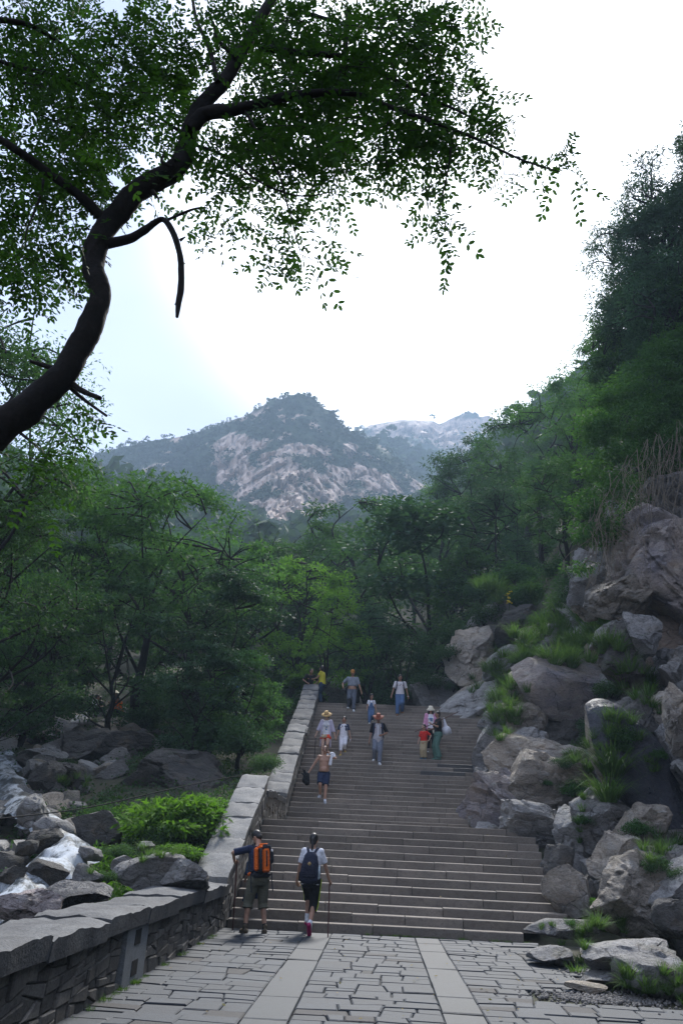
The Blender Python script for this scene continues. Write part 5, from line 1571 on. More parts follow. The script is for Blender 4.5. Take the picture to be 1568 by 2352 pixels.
# ================================================================== mountains
def mountain(name, label, outline, base_py, d_base, d_top, ncol, nrow, rock_fn, seed, rough, mat):
    """a slope seen from the valley; outline in photo px, its distance grows from d_base at the foot to d_top at the crest"""
    pxs = np.linspace(outline[0][0], outline[-1][0], ncol)
    tops = np.interp(pxs, [o[0] for o in outline], [o[1] for o in outline])
    V, RK = [], []
    # front slope
    for j in range(nrow):
        v = j / (nrow - 1)
        for i in range(ncol):
            py = base_py + (tops[i] - base_py) * v
            dd = d_base + (d_top - d_base) * (v ** 1.15)
            dd += 26 * math.sin(pxs[i] / 61.0 + 2 * v) * (1 - v) * d_top / 450
            V.append(at_y(pxs[i], py, dd))
            RK.append(rock_fn(pxs[i], py))
    V = np.array([tuple(p) for p in V]); RK = np.clip(np.array(RK), 0, 1)
    q = V / 26.0 * (450 / d_top)
    RK = np.clip(RK + fbm(q * 1.3 + 3, 4, seed) * 0.95 + fbm(q * np.array((3.4, 3.4, 2.4)), 3, seed + 3) * 0.85, 0, 1)
    RK = sstep(0.42, 0.58, RK)
    f1, f2, cv = cells(q * np.array((2.4, 2.4, 1.5)), seed)
    h1, h2, cv2 = cells(q * np.array((6.0, 6.0, 3.2)), seed + 5)
    crack = -np.maximum(0, 0.12 - (f2 - f1)) * 9 - np.maximum(0, 0.14 - (h2 - h1)) * 3.5
    disp = RK * ((cv - 0.3) * 1.7 + (cv2 - 0.5) * 0.8 + crack) + fbm(q * 0.6, 4, seed + 9) * 2.2
    view = V - np.array((0, 0, CAM_Z)); view[:, 2] *= 0.25
    view /= np.linalg.norm(view, axis=1)[:, None]
    edge = np.repeat(np.clip((1 - np.arange(nrow) / (nrow - 1)) * 8, 0, 1), ncol)
    V = V - view * (disp * rough * edge)[:, None]
    V[:, 2] += fbm(q * 3.0, 3, seed + 12) * rough * 0.25
    # back slope
    back = V[-ncol:].copy(); back[:, 1] += 0.5 * (d_top - d_base) + 60; back[:, 2] -= 0.6 * back[:, 2]
    V = np.concatenate([V, back]); RK = np.concatenate([RK, RK[-ncol:]])
    ii = np.arange(len(V)).reshape(nrow + 1, ncol)
    f = np.stack([ii[:-1, :-1], ii[:-1, 1:], ii[1:, 1:], ii[1:, :-1]], -1).reshape(-1, 4)
    me = np_mesh(name, V, f, mat, True)
    at = me.attributes.new('rock', 'FLOAT', 'POINT'); at.data.foreach_set('value', RK.astype(np.float32))
    me.set_sharp_from_angle(angle=R(30))
    o = link_mesh(name, me)
    tag(o, label, kind='structure')
    return V[:-ncol], RK[:-ncol]
mm = NT('mountain_granite')
ra = mm.n('ShaderNodeAttribute', attribute_name='rock').outputs['Fac']
v = mm.coord('Object', (0.06, 0.06, 0.022))
v1 = mm.coord('Object', (0.05, 0.05, 0.05))
n1 = mm.noise(v, 2.0, 6, 0.7, 0.2); n2 = mm.noise(v1, 1.2, 5, 0.6)
rc = mm.mix(mm.rng(n1, 0.38, 0.62), (0.66, 0.50, 0.39), (0.54, 0.41, 0.33))
rc = mm.mix(mm.rng(n1, 0.60, 0.72, 0, 0.45), rc, (0.16, 0.14, 0.13))
jt = mm.vor(mm.coord('Object', (0.10, 0.10, 0.035), (0.1, 0.15, 0)), 1.0, 'DISTANCE_TO_EDGE')
jt2 = mm.vor(mm.coord('Object', (0.22, 0.22, 0.10), (0.2, 0.1, 0)), 1.0, 'DISTANCE_TO_EDGE')
rc = mm.mix(mm.rng(jt, 0.0, 0.07, 0.75, 0.0), rc, (0.09, 0.085, 0.08))
rc = mm.mix(mm.rng(jt2, 0.0, 0.06, 0.5, 0.0), rc, (0.12, 0.11, 0.10))
rc = mm.mix(mm.rng(n2, 0.58, 0.72, 0, 0.6), rc, (0.07, 0.085, 0.05))
gc = mm.mix(mm.rng(n2, 0.35, 0.65), (0.028, 0.048, 0.022), (0.045, 0.07, 0.03))
cc = mm.mix(ra, gc, rc)
mm.done(mm.principled(cc, 0.9, mm.bump(n1, 1.0, 3.0), 0.2))
M['mountain'] = mm.m
def rock_main(px, py):
    def e(cx, cy, rx, ry): return max(0.0, 1 - ((px - cx) / rx) ** 2 - ((py - cy) / ry) ** 2)
    r = max(e(640, 1115, 160, 100), e(560, 1060, 80, 60), e(590, 1170, 110, 80), e(760, 1110, 150, 45), e(860, 1120, 75, 36), e(690, 1050, 90, 40) * 0.9, e(300, 1125, 55, 32), e(255, 1150, 40, 30), e(330, 1180, 60, 30), e(530, 1230, 60, 60), e(720, 1180, 90, 40), e(805, 1035, 22, 20) * 0.9, e(530, 1030, 50, 30) * 0.8)
    hole = max(e(690, 1125, 60, 22), e(610, 1135, 60, 14), e(700, 1000, 120, 26))
    return 1.0 * min(1, r * 2.4) - 0.45 * hole - 0.08
main_out = [(60, 1180), (160, 1075), (235, 1040), (330, 1016), (420, 1004), (470, 986), (510, 975), (560, 956), (600, 934), (625, 918), (650, 916), (662, 908), (690, 904), (720, 914), (742, 938), (765, 948), (790, 982), (825, 1000), (850, 1012), (885, 1030), (930, 1075), (980, 1110), (1060, 1150)]
mv, mr = mountain('mountain', 'rocky wooded peak in the middle distance', main_out, 1420, 215, 430, 230, 130, rock_main, 3, 5.0, M['mountain'])
def rock_far(px, py):
    r = 0.75 + 0.25 * math.sin(px / 23.0) - (0.9 if py > 1035 else 0) - (0.4 if 930 < px < 985 and py > 990 else 0)
    return r
far_out = [(780, 1010), (822, 990), (850, 976), (880, 972), (915, 965), (955, 962), (992, 966), (1008, 976), (1040, 958), (1062, 950), (1076, 944), (1090, 950), (1104, 956), (1120, 954), (1150, 970), (1200, 985), (1300, 1010), (1420, 1040)]
fv, fr_ = mountain('far_ridge', 'pale rocky ridge far behind the peak', far_out, 1160, 560, 800, 150, 60, rock_far, 8, 9.0, M['mountain'])
def rock_none(px, py): return -0.35
mid_out = [(740, 1040), (820, 1000), (880, 1012), (930, 1035), (1000, 1070), (1100, 1100)]
nv, nr_ = mountain('middle_ridge', 'wooded shoulder between the peak and the far ridge', mid_out, 1180, 480, 560, 70, 30, rock_none, 5, 5.0, M['mountain'])
# --- the mountain woods: clumps of leafy faces wherever there is no bare rock
def wood(name, label, V, RK, n, size, seed, thresh=0.35, faces=26):
    g = np.random.default_rng(seed)
    ok = np.where(RK < thresh)[0]
    px = g.choice(ok, n)
    c = V[px] + g.normal(size=(n, 3)) * size * 0.5
    s = size * g.uniform(0.55, 1.25, n)
    few = g.random(n) < 0.10
    s[few] *= 1.35
    c[:, 2] += s * 0.45
    k = np.repeat(np.arange(n), faces)
    d = unit(g.normal(size=(len(k), 3))); d[:, 2] = abs(d[:, 2]) * 0.9 - 0.15
    P = c[k] + d * s[k][:, None] * np.array((0.75, 0.75, 0.75)) * (0.6 + 0.4 * g.random((len(k), 1)))
    A = unit(g.normal(size=P.shape)); N = unit(d + g.normal(size=P.shape) * 0.45); A = unit(A - N * (A * N).sum(1)[:, None])
    l = s[k] * g.uniform(0.35, 0.8, len(k))
    Vq, Fq = leaf_quads(P - A * l[:, None] * 0.5, A, N, l, l * 0.75, 0.0)
    o = link_mesh(name, np_mesh(name, Vq, Fq, M['far_leaf']))
    tag(o, label, kind='stuff')
wood('mountain_wood', 'woods covering the peak', mv, mr, 9000, 2.4, 4, faces=15)
wood('far_wood', 'woods on the far ridge', fv, fr_, 1500, 4.5, 5, faces=18)
wood('shoulder_wood', 'woods on the shoulder behind the peak', nv, nr_, 900, 6.0, 6)
# woods at the head of the valley, between the last single trees and the foot of the peak
g = np.random.default_rng(19)
x = g.uniform(-85, 75, 5200); y = g.uniform(95, 300, 5200)
z = terrain(x, y)
wood('valley_wood', 'hazy woods at the head of the valley', np.stack([x, y, z], 1), np.zeros(len(x)), 2800, 4.4, 7, faces=20)

# ================================================================== haze
hz = NT('haze_air')
vol = hz.n('ShaderNodeVolumePrincipled', {'Color': (0.56, 0.77, 1.0, 1), 'Density': 0.00095, 'Anisotropy': 0.0})
hz.t.links.new(vol.outputs[0], hz.out.inputs['Volume'])
b = bmesh.new()
bmesh.ops.create_cube(b, size=1, matrix=Matrix.Translation((0, 480, 200)) @ Matrix.Diagonal((2400, 1300, 660, 1)))
hb = link_mesh('haze', bm_mesh('haze', b, hz.m))
tag(hb, 'thin blue mountain haze', kind='stuff')
# ================================================================== people
def skin_m(name, c): return plain_mat(name, c, 0.55, 0.35, 0.08, 40, 0.05)
def cloth_m(name, c, noise=0.14, wr=0.55): return plain_mat(name, c, 0.85, 0.15, noise, 60, 0.1, 0.004, wr)
SK = skin_m('skin', (0.36, 0.21, 0.145)); SKD = skin_m('skin_tan', (0.27, 0.15, 0.10)); SKL = skin_m('skin_light', (0.46, 0.29, 0.21))
HAIR = plain_mat('black_hair', (0.012, 0.011, 0.012), 0.5, 0.4, 0.3, 90, 0.4, 0.004)
EYE = plain_mat('eye_dark', (0.01, 0.008, 0.008), 0.3)
LIP = plain_mat('lip', (0.22, 0.09, 0.075), 0.5)
def X(v): return Vector(v)

TMP = bpy.data.scenes.new('workbench')
class Body:
    """closed primitives gathered in local metres, fused into one surface by a voxel remesh"""
    def __init__(self): self.bm = bmesh.new()
    def ell(self, c, r, rot=None):
        m = Matrix.Translation(c) @ ((rot or Matrix.Identity(3)).to_4x4()) @ Matrix.Diagonal((*r, 1))
        bmesh.ops.create_icosphere(self.bm, subdivisions=3, radius=1.0, matrix=m); return self
    def cone(self, a, ra, b, rb, flat=False, sq=1.0, seg=16, ax=None):
        """tapered limb from a to b; round ends unless flat; sq squeezes the section across ax"""
        a, b = X(a), X(b); d = b - a
        q = d.to_track_quat('Z', 'Y').to_matrix()
        A = []
        for (p, r) in ((a, ra), (b, rb)):
            A.append([self.bm.verts.new(p + q @ Vector((math.cos(t) * r, math.sin(t) * r * sq, 0))) for t in [2 * math.pi * k / seg for k in range(seg)]])
        for k in range(seg):
            j = (k + 1) % seg
            self.bm.faces.new((A[0][k], A[0][j], A[1][j], A[1][k]))
        self.bm.faces.new(A[0][::-1]); self.bm.faces.new(A[1])
        if not flat:
            self.ell(a, (ra,) * 3); self.ell(b, (rb,) * 3)
        return self
    def loft(self, rings, seg=20):
        """rings: (centre, half width vector, half depth vector)"""
        L = []
        for c, u, v in rings:
            c, u, v = X(c), X(u), X(v)
            row = []
            for k in range(seg):
                t = 2 * math.pi * k / seg
                ct, st = math.cos(t), math.sin(t)
                e = 0.82
                row.append(self.bm.verts.new(c + u * (abs(ct) ** e * (1 if ct >= 0 else -1)) + v * (abs(st) ** e * (1 if st >= 0 else -1))))
            L.append(row)
        for i in range(len(L) - 1):
            for k in range(seg):
                j = (k + 1) % seg
                self.bm.faces.new((L[i][k], L[i][j], L[i + 1][j], L[i + 1][k]))
        self.bm.faces.new(L[0][::-1]); self.bm.faces.new(L[-1])
        return self
    def box(self, c, s, rot=None, bev=0.0):
        t = bmesh.new()
        bmesh.ops.create_cube(t, size=1, matrix=Matrix.Diagonal((*s, 1)))
        if bev: bmesh.ops.bevel(t, geom=t.edges[:], offset=bev, segments=3, affect='EDGES')
        t.transform(Matrix.Translation(c) @ (rot or Matrix.Identity(3)).to_4x4())
        me = bpy.data.meshes.new('t'); t.to_mesh(me); t.free(); self.bm.from_mesh(me); bpy.data.meshes.remove(me)
        return self
    def make(self, name, mat, parent, voxel=0.012, smooth=2, remesh=True):
        bmesh.ops.recalc_face_normals(self.bm, faces=self.bm.faces)
        me = bpy.data.meshes.new(name); self.bm.to_mesh(me); self.bm.free()
        if remesh:
            o = bpy.data.objects.new('tmp', me)
            r = o.modifiers.new('r', 'REMESH'); r.mode = 'VOXEL'; r.voxel_size = voxel; r.use_smooth_shade = True
            if smooth:
                s = o.modifiers.new('s', 'SMOOTH'); s.factor = 0.5; s.iterations = smooth
            TMP.collection.objects.link(o); TMP.view_layers[0].update(); dg = TMP.view_layers[0].depsgraph
            m2 = bpy.data.meshes.new_from_object(o.evaluated_get(dg))
            bpy.data.objects.remove(o); bpy.data.meshes.remove(me); me = m2; me.name = name
        me.polygons.foreach_set('use_smooth', np.ones(len(me.polygons), bool))
        me.materials.clear(); me.materials.append(mat)
        return link_mesh(name, me, None, parent)

def ik(a, c, l1, l2, pole):
    """middle joint of a two-bone limb from a to c, bent towards pole"""
    a, c, pole = X(a), X(c), X(pole)
    d = c - a; L = min(d.length, (l1 + l2) * 0.999); d.normalize()
    x = (l1 * l1 - l2 * l2 + L * L) / (2 * L); h = math.sqrt(max(0, l1 * l1 - x * x))
    p = pole - d * pole.dot(d)
    if p.length < 1e-4: p = Vector((0, 1, 0))
    p.normalize()
    return a + d * x + p * h, a + d * L

def person(label, loc, heading, H=1.7, feet=None, hands=None, elbows=None, lean=0.0, side=0.0, head_pitch=0.0, head_yaw=0.0, hip=None, child=False, girth=1.0, female=False,
           skin=SK, top=None, bottom=None, shoe=None, sock=None, hair='short', hat=None, face=True, voxel=0.013, grip=None, extra=None, knees=None, toe=None):
    """a standing figure: faces +Y locally; feet/hands are local targets for a 1.7 m body (scaled with H)"""
    s = H / 1.7
    root = thing('person', label, 'person', loc, heading)
    hs = 1.0 if not child else (1.22 if H > 1.2 else 1.38)          # bigger heads on children
    feet = feet or [(-0.10, 0.0, 0.0), (0.10, 0.02, 0.0)]
    hands = hands or [(-0.27, 0.05, 0.78), (0.27, 0.05, 0.78)]
    elbows = elbows or [(-0.3, -1, 0), (0.3, -1, 0)]
    knees = knees or [(0, 1, 0), (0, 1, 0)]
    hipw = 0.088 if not female else 0.09
    hz_ = hip if hip is not None else 0.905
    pel = Vector((side * 0.3, 0, hz_))
    for f in feet:     # keep both ankles in reach
        an = Vector((f[0], f[1], f[2] + 0.085)); hj = pel + Vector((math.copysign(hipw, f[0]), 0, -0.02))
        if (hj - an).length > 0.815:
            pel.z -= (hj - an).length - 0.812
    up = Vector((math.sin(side), math.sin(lean), math.cos(lean))).normalized()
    fw = Vector((0, math.cos(lean), -math.sin(lean))); rt = Vector((1, 0, -math.sin(side)))
    def T(u, r=0, f=0): return pel + up * u + rt * r + fw * f
    sw = (0.175 if not female else 0.155) * (0.92 if child else 1)
    sh = [T(0.475, -sw), T(0.475, sw)]
    neck = T(0.53, 0, -0.005); hc = T(0.53 + 0.155 * (1 + (hs - 1) * 0.75), 0, 0.02 + 0.12 * math.sin(head_pitch))
    HR = Euler((-head_pitch - lean * 0.3, 0, head_yaw)).to_matrix()
    jn = {}
    B = Body(); g = girth
    B.loft([(T(-0.13) , rt * 0.10, fw * 0.09), (T(-0.06), rt * 0.155 * g, fw * 0.115 * g), (T(0.03), rt * 0.155 * g, fw * 0.115 * g), (T(0.14), rt * 0.138 * g, fw * 0.105 * g), (T(0.26), rt * 0.150 * g, fw * 0.112 * (0.5 + g / 2)), (T(0.37), rt * 0.165, fw * 0.11), (T(0.46), rt * 0.150, fw * 0.085), (T(0.52), rt * 0.075, fw * 0.06)])
    if g > 1.03: B.ell(T(0.09, 0, 0.045), (0.125 * g, 0.10 * g, 0.13))
    if female:
        for q in (-1, 1): B.ell(T(0.345, q * 0.07, 0.085), (0.06, 0.055, 0.06))
    else:
        for q in (-1, 1): B.ell(T(0.36, q * 0.075, 0.075), (0.075, 0.045, 0.06))
    B.cone(T(0.48), 0.056, hc + HR @ Vector((0, -0.01, -0.05)), 0.05)
    def hd(v): return hc + HR @ (Vector(v) * hs)
    B.ell(hc, Vector((0.074, 0.094, 0.112)) * hs, HR); B.ell(hd((0, 0.025, -0.055)), Vector((0.055, 0.062, 0.062)) * hs, HR)
    B.cone(hd((0, 0.088, -0.005)), 0.010 * hs, hd((0, 0.108, -0.032)), 0.015 * hs)
    for q in (-1, 1):
        B.ell(hd((q * 0.075, -0.008, -0.012)), Vector((0.012, 0.022, 0.033)) * hs, HR)
    for i, q in enumerate((-1, 1)):
        hj = pel + Vector((q * hipw, 0, -0.02)); f = Vector(feet[i]); an = f + Vector((0, -0.0, 0.085))
        kn, an = ik(hj, an, 0.425, 0.40, knees[i])
        B.cone(hj, 0.088 * (0.6 + 0.4 * g), kn, 0.056); B.cone(kn, 0.055, an, 0.036)
        ca = kn.lerp(an, 0.32); B.ell(ca + Vector((0, -0.018, 0)), (0.047, 0.05, 0.10))
        td = Vector(toe[i]).normalized() if toe and toe[i] else Vector((q * 0.18, 1, -0.02)).normalized()
        he = an - td * 0.045 + Vector((0, 0, -0.055)); tp = an + td * 0.145 + Vector((0, 0, -0.06))
        if toe and toe[i]: he = an - td * 0.03 + Vector((0, -0.05, -0.02)); tp = an + td * 0.16 + Vector((0, -0.02, 0))
        B.cone(he, 0.034, tp, 0.03); B.cone(an, 0.036, he.lerp(tp, 0.4), 0.036)
        jn[('hip', q)] = hj; jn[('knee', q)] = kn; jn[('ankle', q)] = an; jn[('toe', q)] = tp; jn[('heel', q)] = he; jn[('td', q)] = td
        # arm
        sj = sh[i]; wr = Vector(hands[i])
        el, wr = ik(sj, wr, 0.295, 0.255, elbows[i])
        B.ell(sj, (0.06, 0.058, 0.058)); B.cone(T(0.46, q * 0.10), 0.06, sj, 0.052)
        B.cone(sj, 0.049, el, 0.037); B.cone(el, 0.037, wr, 0.026)
        fd = (wr - el).normalized()
        if grip and grip[i]: fd = (fd + Vector(grip[i])).normalized()
        inn = Vector((-q, 0, 0)); inn = (inn - fd * inn.dot(fd)).normalized(); ac = fd.cross(inn)
        pm = wr + fd * 0.045
        B.cone(wr + fd * 0.01, 0.025, pm + fd * 0.015, 0.03, sq=1.0); B.ell(pm + fd * 0.01, (0.032, 0.03, 0.034))
        curl = 0.9 if grip and grip[i] else 0.35
        for k, (off, ln) in enumerate(((-0.027, 0.062), (-0.009, 0.072), (0.009, 0.067), (0.026, 0.052))):
            b0 = pm + fd * 0.035 + ac * off
            b1 = b0 + (fd * math.cos(curl * 0.8) + inn * math.sin(curl * 0.8)) * ln * 0.55
            b2 = b1 + (fd * math.cos(curl * 2.1) + inn * math.sin(curl * 2.1)) * ln * 0.5
            B.cone(b0, 0.0105, b1, 0.0098); B.cone(b1, 0.0098, b2, 0.0085)
        tb = pm - fd * 0.01 + ac * q * 0.03
        B.cone(wr + fd * 0.02 + ac * q * 0.018, 0.013, tb + fd * 0.035 + inn * 0.02 + ac * q * 0.012, 0.0105); B.cone(tb + fd * 0.035 + inn * 0.02 + ac * q * 0.012, 0.0105, tb + fd * 0.06 + inn * 0.038, 0.009)
        jn[('shoulder', q)] = sj; jn[('elbow', q)] = el; jn[('wrist', q)] = wr; jn[('palm', q)] = pm + fd * 0.03 + inn * 0.028
    vx = voxel / s
    B.make('body', skin, root, vx, 2)
    def part(nm, Bd, mat, sm=2, rm=True, v=None): return Bd.make(nm, mat, root, (v or vx), sm, rm)
    # ---- face
    if face:
        e = Body()
        for q in (-1, 1): e.ell(hd((q * 0.031, 0.083, 0.012)), Vector((0.014, 0.010, 0.006)) * hs, HR)
        part('eyes', e, EYE, rm=False)
        e = Body()
        for q in (-1, 1): e.ell(hd((q * 0.033, 0.087, 0.035)), Vector((0.020, 0.008, 0.0045)) * hs, HR)
        part('eyebrows', e, HAIR, rm=False)
        part('mouth', Body().ell(hd((0, 0.083, -0.060)), Vector((0.023, 0.009, 0.0065)) * hs, HR), LIP, rm=False)
    # ---- hair
    if hair:
        h = Body()
        if hair == 'buzz':
            h.ell(hd((0, -0.014, 0.022)), Vector((0.078, 0.092, 0.096)) * hs, HR)
        else:
            h.ell(hd((0, -0.016, 0.026)), Vector((0.084, 0.098, 0.101)) * hs, HR)
            h.ell(hd((0, -0.05, -0.03)), Vector((0.070, 0.052, 0.075)) * hs, HR)
        if hair == 'bob':
            h.ell(hd((0, -0.03, -0.03)), Vector((0.098, 0.085, 0.115)) * hs, HR)
        if hair == 'long':
            for q in (-1, 1): h.cone(hd((q * 0.06, -0.01, 0.0)), 0.04, hd((q * 0.085, 0.045, -0.24)), 0.034)
            h.cone(hd((0, -0.05, 0)), 0.07, hd((0, -0.085, -0.24)), 0.06)
        if hair == 'pony':
            h.ell(hd((0, -0.105, 0.0)), (0.03, 0.03, 0.035)); h.cone(hd((0, -0.12, -0.01)), 0.03, hd((0.0, -0.14, -0.16)), 0.028); h.cone(hd((0.0, -0.14, -0.16)), 0.028, hd((0, -0.12, -0.22)), 0.012)
        part('hair', h, HAIR)
    # ---- clothes
    def torso(up_to=0.50, lo=-0.06, gap=0.014, flare=0.0):
        return [(T(lo), rt * (0.163 * g + gap + flare), fw * (0.122 * g + gap + flare)), (T(max(lo + 0.03, 0.03)), rt * (0.160 * g + gap + flare * 0.6), fw * (0.122 * g + gap + flare * 0.6)), (T(max(lo + 0.06, 0.14)), rt * (0.147 * g + gap), fw * (0.114 * g + gap)), (T(0.27), rt * (0.155 * (0.5 + g / 2) + gap), fw * (0.114 * (0.5 + g / 2) + gap)), (T(0.37), rt * (0.168 + gap), fw * (0.114 + gap)), (T(0.465), rt * (0.150 + gap), fw * (0.088 + gap)), (T(up_to), rt * 0.088, fw * 0.074)]
    if top:
        lo = top.get('lo', -0.05)
        t = Body().loft(torso(0.515, lo, top.get('gap', 0.014), top.get('flare', 0.0)))
        if g > 1.03: t.ell(T(0.09 if lo < 0.05 else 0.22, 0, 0.05), (0.128 * g, 0.105 * g, 0.12))
        if female:
            for q in (-1, 1): t.ell(T(0.345, q * 0.07, 0.09), (0.068, 0.062, 0.068))
        def sleeves(bd, ln, gap):
            for q in (-1, 1):
                a, el, wr = jn[('shoulder', q)], jn[('elbow', q)], jn[('wrist', q)]
                bd.ell(a, (0.066 + gap * 0.4,) * 3); bd.cone(T(0.46, q * 0.09), 0.068, a, 0.062)
                if ln <= 1:
                    e2 = a.lerp(el, ln); bd.cone(a, 0.060 + gap * 0.4, e2, 0.056 + gap, flat=True)
                else:
                    bd.cone(a, 0.060, el, 0.049); w2 = el.lerp(wr, ln - 1); bd.cone(el, 0.050, w2, 0.043, flat=True); bd.ell(el, (0.05,) * 3)
            return bd
        if top.get('sleeve_mat'):
            part('sleeves', sleeves(Body(), top['sleeve'], 0.012), top['sleeve_mat'])
        elif top.get('sleeve'): sleeves(t, top['sleeve'], 0.010)
        part(top.get('name', 'shirt'), t, top['mat'])
        if top.get('collar'):
            c = Body()
            c.cone(T(0.495, 0, 0.0), 0.078, T(0.535, 0, -0.012), 0.066, flat=True)
            part('collar', c, top['collar'], sm=1)
    if bottom:
        k = bottom['len']; gp = bottom.get('gap', 0.016)
        b = Body().loft([(T(-0.15), rt * 0.135, fw * 0.105), (T(-0.07), rt * (0.166 * g + gp), fw * (0.124 * g + gp)), (T(0.02), rt * (0.160 * g + gp * 0.7), fw * (0.120 * g + gp * 0.7)), (T(bottom.get('waist', 0.07)), rt * (0.146 * g + gp * 0.6), fw * (0.112 * g + gp * 0.6))])
        for q in (-1, 1):
            hj, kn, an = jn[('hip', q)], jn[('knee', q)], jn[('ankle', q)]
            r0, r1, r2 = 0.098 * (0.6 + 0.4 * g) + gp * 0.5, 0.066 + gp * 0.8, bottom.get('hem', 0.052) + gp * 0.8
            if k <= 1:
                e = hj.lerp(kn, k); b.cone(hj, r0, e, r0 + (r1 - r0) * k + bottom.get('flare', 0.0), flat=True); b.ell(hj, (r0,) * 3)
            else:
                b.cone(hj, r0, kn, r1); e = kn.lerp(an, k - 1)
                b.cone(kn, r1, e, r1 + (r2 - r1) * (k - 1) + bottom.get('flare', 0.0), flat=True); b.ell(kn, (r1,) * 3)
        part(bottom.get('name', 'trousers'), b, bottom['mat'])
    for i, q in enumerate((-1, 1)):
        an, td = jn[('ankle', q)], jn[('td', q)]
        he, tp = jn[('heel', q)], jn[('toe', q)]
        if sock: part('sock', Body().cone(an + (jn[('knee', q)] - an) * 0.2, 0.043, an + Vector((0, 0, -0.02)), 0.046, flat=True), sock, sm=1)
        if shoe:
            sb = Body().cone(he + Vector((0, 0, 0.008)), 0.044, tp + Vector((0, 0, 0.002)), 0.041).cone(an + Vector((0, 0, shoe.get('hi', 0.0))), 0.046, he.lerp(tp, 0.45), 0.046)
            so = part('shoe', sb, shoe['mat'], sm=1)
            if shoe.get('sole'):
                dn = (Vector((0, 0, -1)) if not (toe and toe[i]) else td.cross(Vector((1, 0, 0))).normalized() * (1 if td.z < 0 else -1))
                if toe and toe[i]: dn = Vector((0, -0.8, -0.25)).normalized()
                Body().cone(he + dn * 0.028, 0.043, tp + dn * 0.028, 0.044).make('sole', shoe['sole'], so, vx, 0)
    if hat:
        kind, hm = hat[0], hat[1]
        if kind == 'cap':
            h = Body().ell(hd((0, -0.01, 0.045)), Vector((0.088, 0.104, 0.085)) * hs, HR)
            h.loft([(hd((0, 0.06, 0.05)), HR @ Vector((0.07, 0, 0)), HR @ Vector((0, 0.02, 0.004))), (hd((0, 0.13, 0.035)), HR @ Vector((0.075, 0, 0)), HR @ Vector((0, 0.05, -0.004)))]) if False else h.ell(hd((0, 0.125, 0.034)), Vector((0.072, 0.065, 0.009)) * hs, HR)
            part('cap', h, hm, sm=1, v=vx * 0.8)
        else:
            rb = {'straw': 0.185, 'cowboy': 0.19, 'bucket': 0.165, 'cone': 0.24}[kind]
            h = Body()
            nseg, rings = 28, []
            prof = {'straw': [(0.0, 0.155), (0.07, 0.15), (0.088, 0.06), (0.10, 0.045), (rb, 0.03)], 'cowboy': [(0.0, 0.15), (0.065, 0.165), (0.085, 0.06), (0.10, 0.045), (rb, 0.05)],
                    'bucket': [(0.0, 0.13), (0.07, 0.125), (0.095, 0.05), (0.11, 0.035), (rb, -0.02)], 'cone': [(0.0, 0.19), (0.06, 0.15), (0.12, 0.10), (0.18, 0.06), (rb, 0.02)]}[kind]
            top_c = h.bm.verts.new(hd((0, -0.01, prof[0][1])))
            prev = None
            for r_, z_ in prof[1:]:
                row = []
                for k in range(nseg):
                    t = 2 * math.pi * k / nseg
                    zz = z_
                    if r_ == rb and kind == 'cowboy': zz += 0.05 * abs(math.cos(t)) ** 2 - 0.03
                    if r_ == rb and kind == 'straw': zz += 0.02 * math.cos(t)
                    row.append(h.bm.verts.new(hd((r_ * math.cos(t), -0.01 + r_ * 1.12 * math.sin(t), zz))))
                for k in range(nseg):
                    j = (k + 1) % nseg
                    if prev is None: h.bm.faces.new((top_c, row[k], row[j]))
                    else: h.bm.faces.new((prev[k], row[k], row[j], prev[j]))
                prev = row
            ho = h.make('hat', hm, root, remesh=False)
            sd = ho.modifiers.new('s', 'SOLIDIFY'); sd.thickness = 0.008
            if len(hat) > 2:
                Body().cone(hd((0, -0.01, 0.052)), 0.093 * hs, hd((0, -0.01, 0.082)), 0.086 * hs, flat=True, sq=1.1).make('hat_band', hat[2], ho, remesh=False)
    root.scale = (s, s, s)
    MW = Matrix.LocRotScale(root.location, root.rotation_euler, root.scale); jn['MW'] = MW
    jn.update(T=T, hd=hd, rt=rt, fw=fw, up=up, root=root, HR=HR)
    jn['w'] = lambda v: MW @ Vector(v)
    return jn
def worn(j, name, Bd, mat, voxel=0.013, sm=1, rm=True): return Bd.make(name, mat, j['root'], voxel, sm, rm)
def held(name, label, cat, j, Bd, mat, voxel=0.012, sm=1, rm=True, group=None):
    """a separate thing placed in the bearer's frame, then set free in world space"""
    o = Bd.make(name, mat, None, voxel, sm, rm)
    o.matrix_world = j['MW'].copy()
    return tag(o, label, cat, group)
def held_root(name, label, cat, j):
    e = thing(name, label, cat); e.matrix_world = j['MW'].copy(); return e
def pole(label, a, b, r, mat, handle=None):
    a, b = Vector(a), Vector(b)
    t = thing('walking_pole', label, 'walking pole', b)
    tubes('shaft', [([b - b, a - b], [r * 0.85, r])], mat, 8, t)
    if handle: tubes('grip', [([(a - b) * 0.9, (a - b)], [r * 1.5, r * 1.6])], handle, 8, t)
    return t

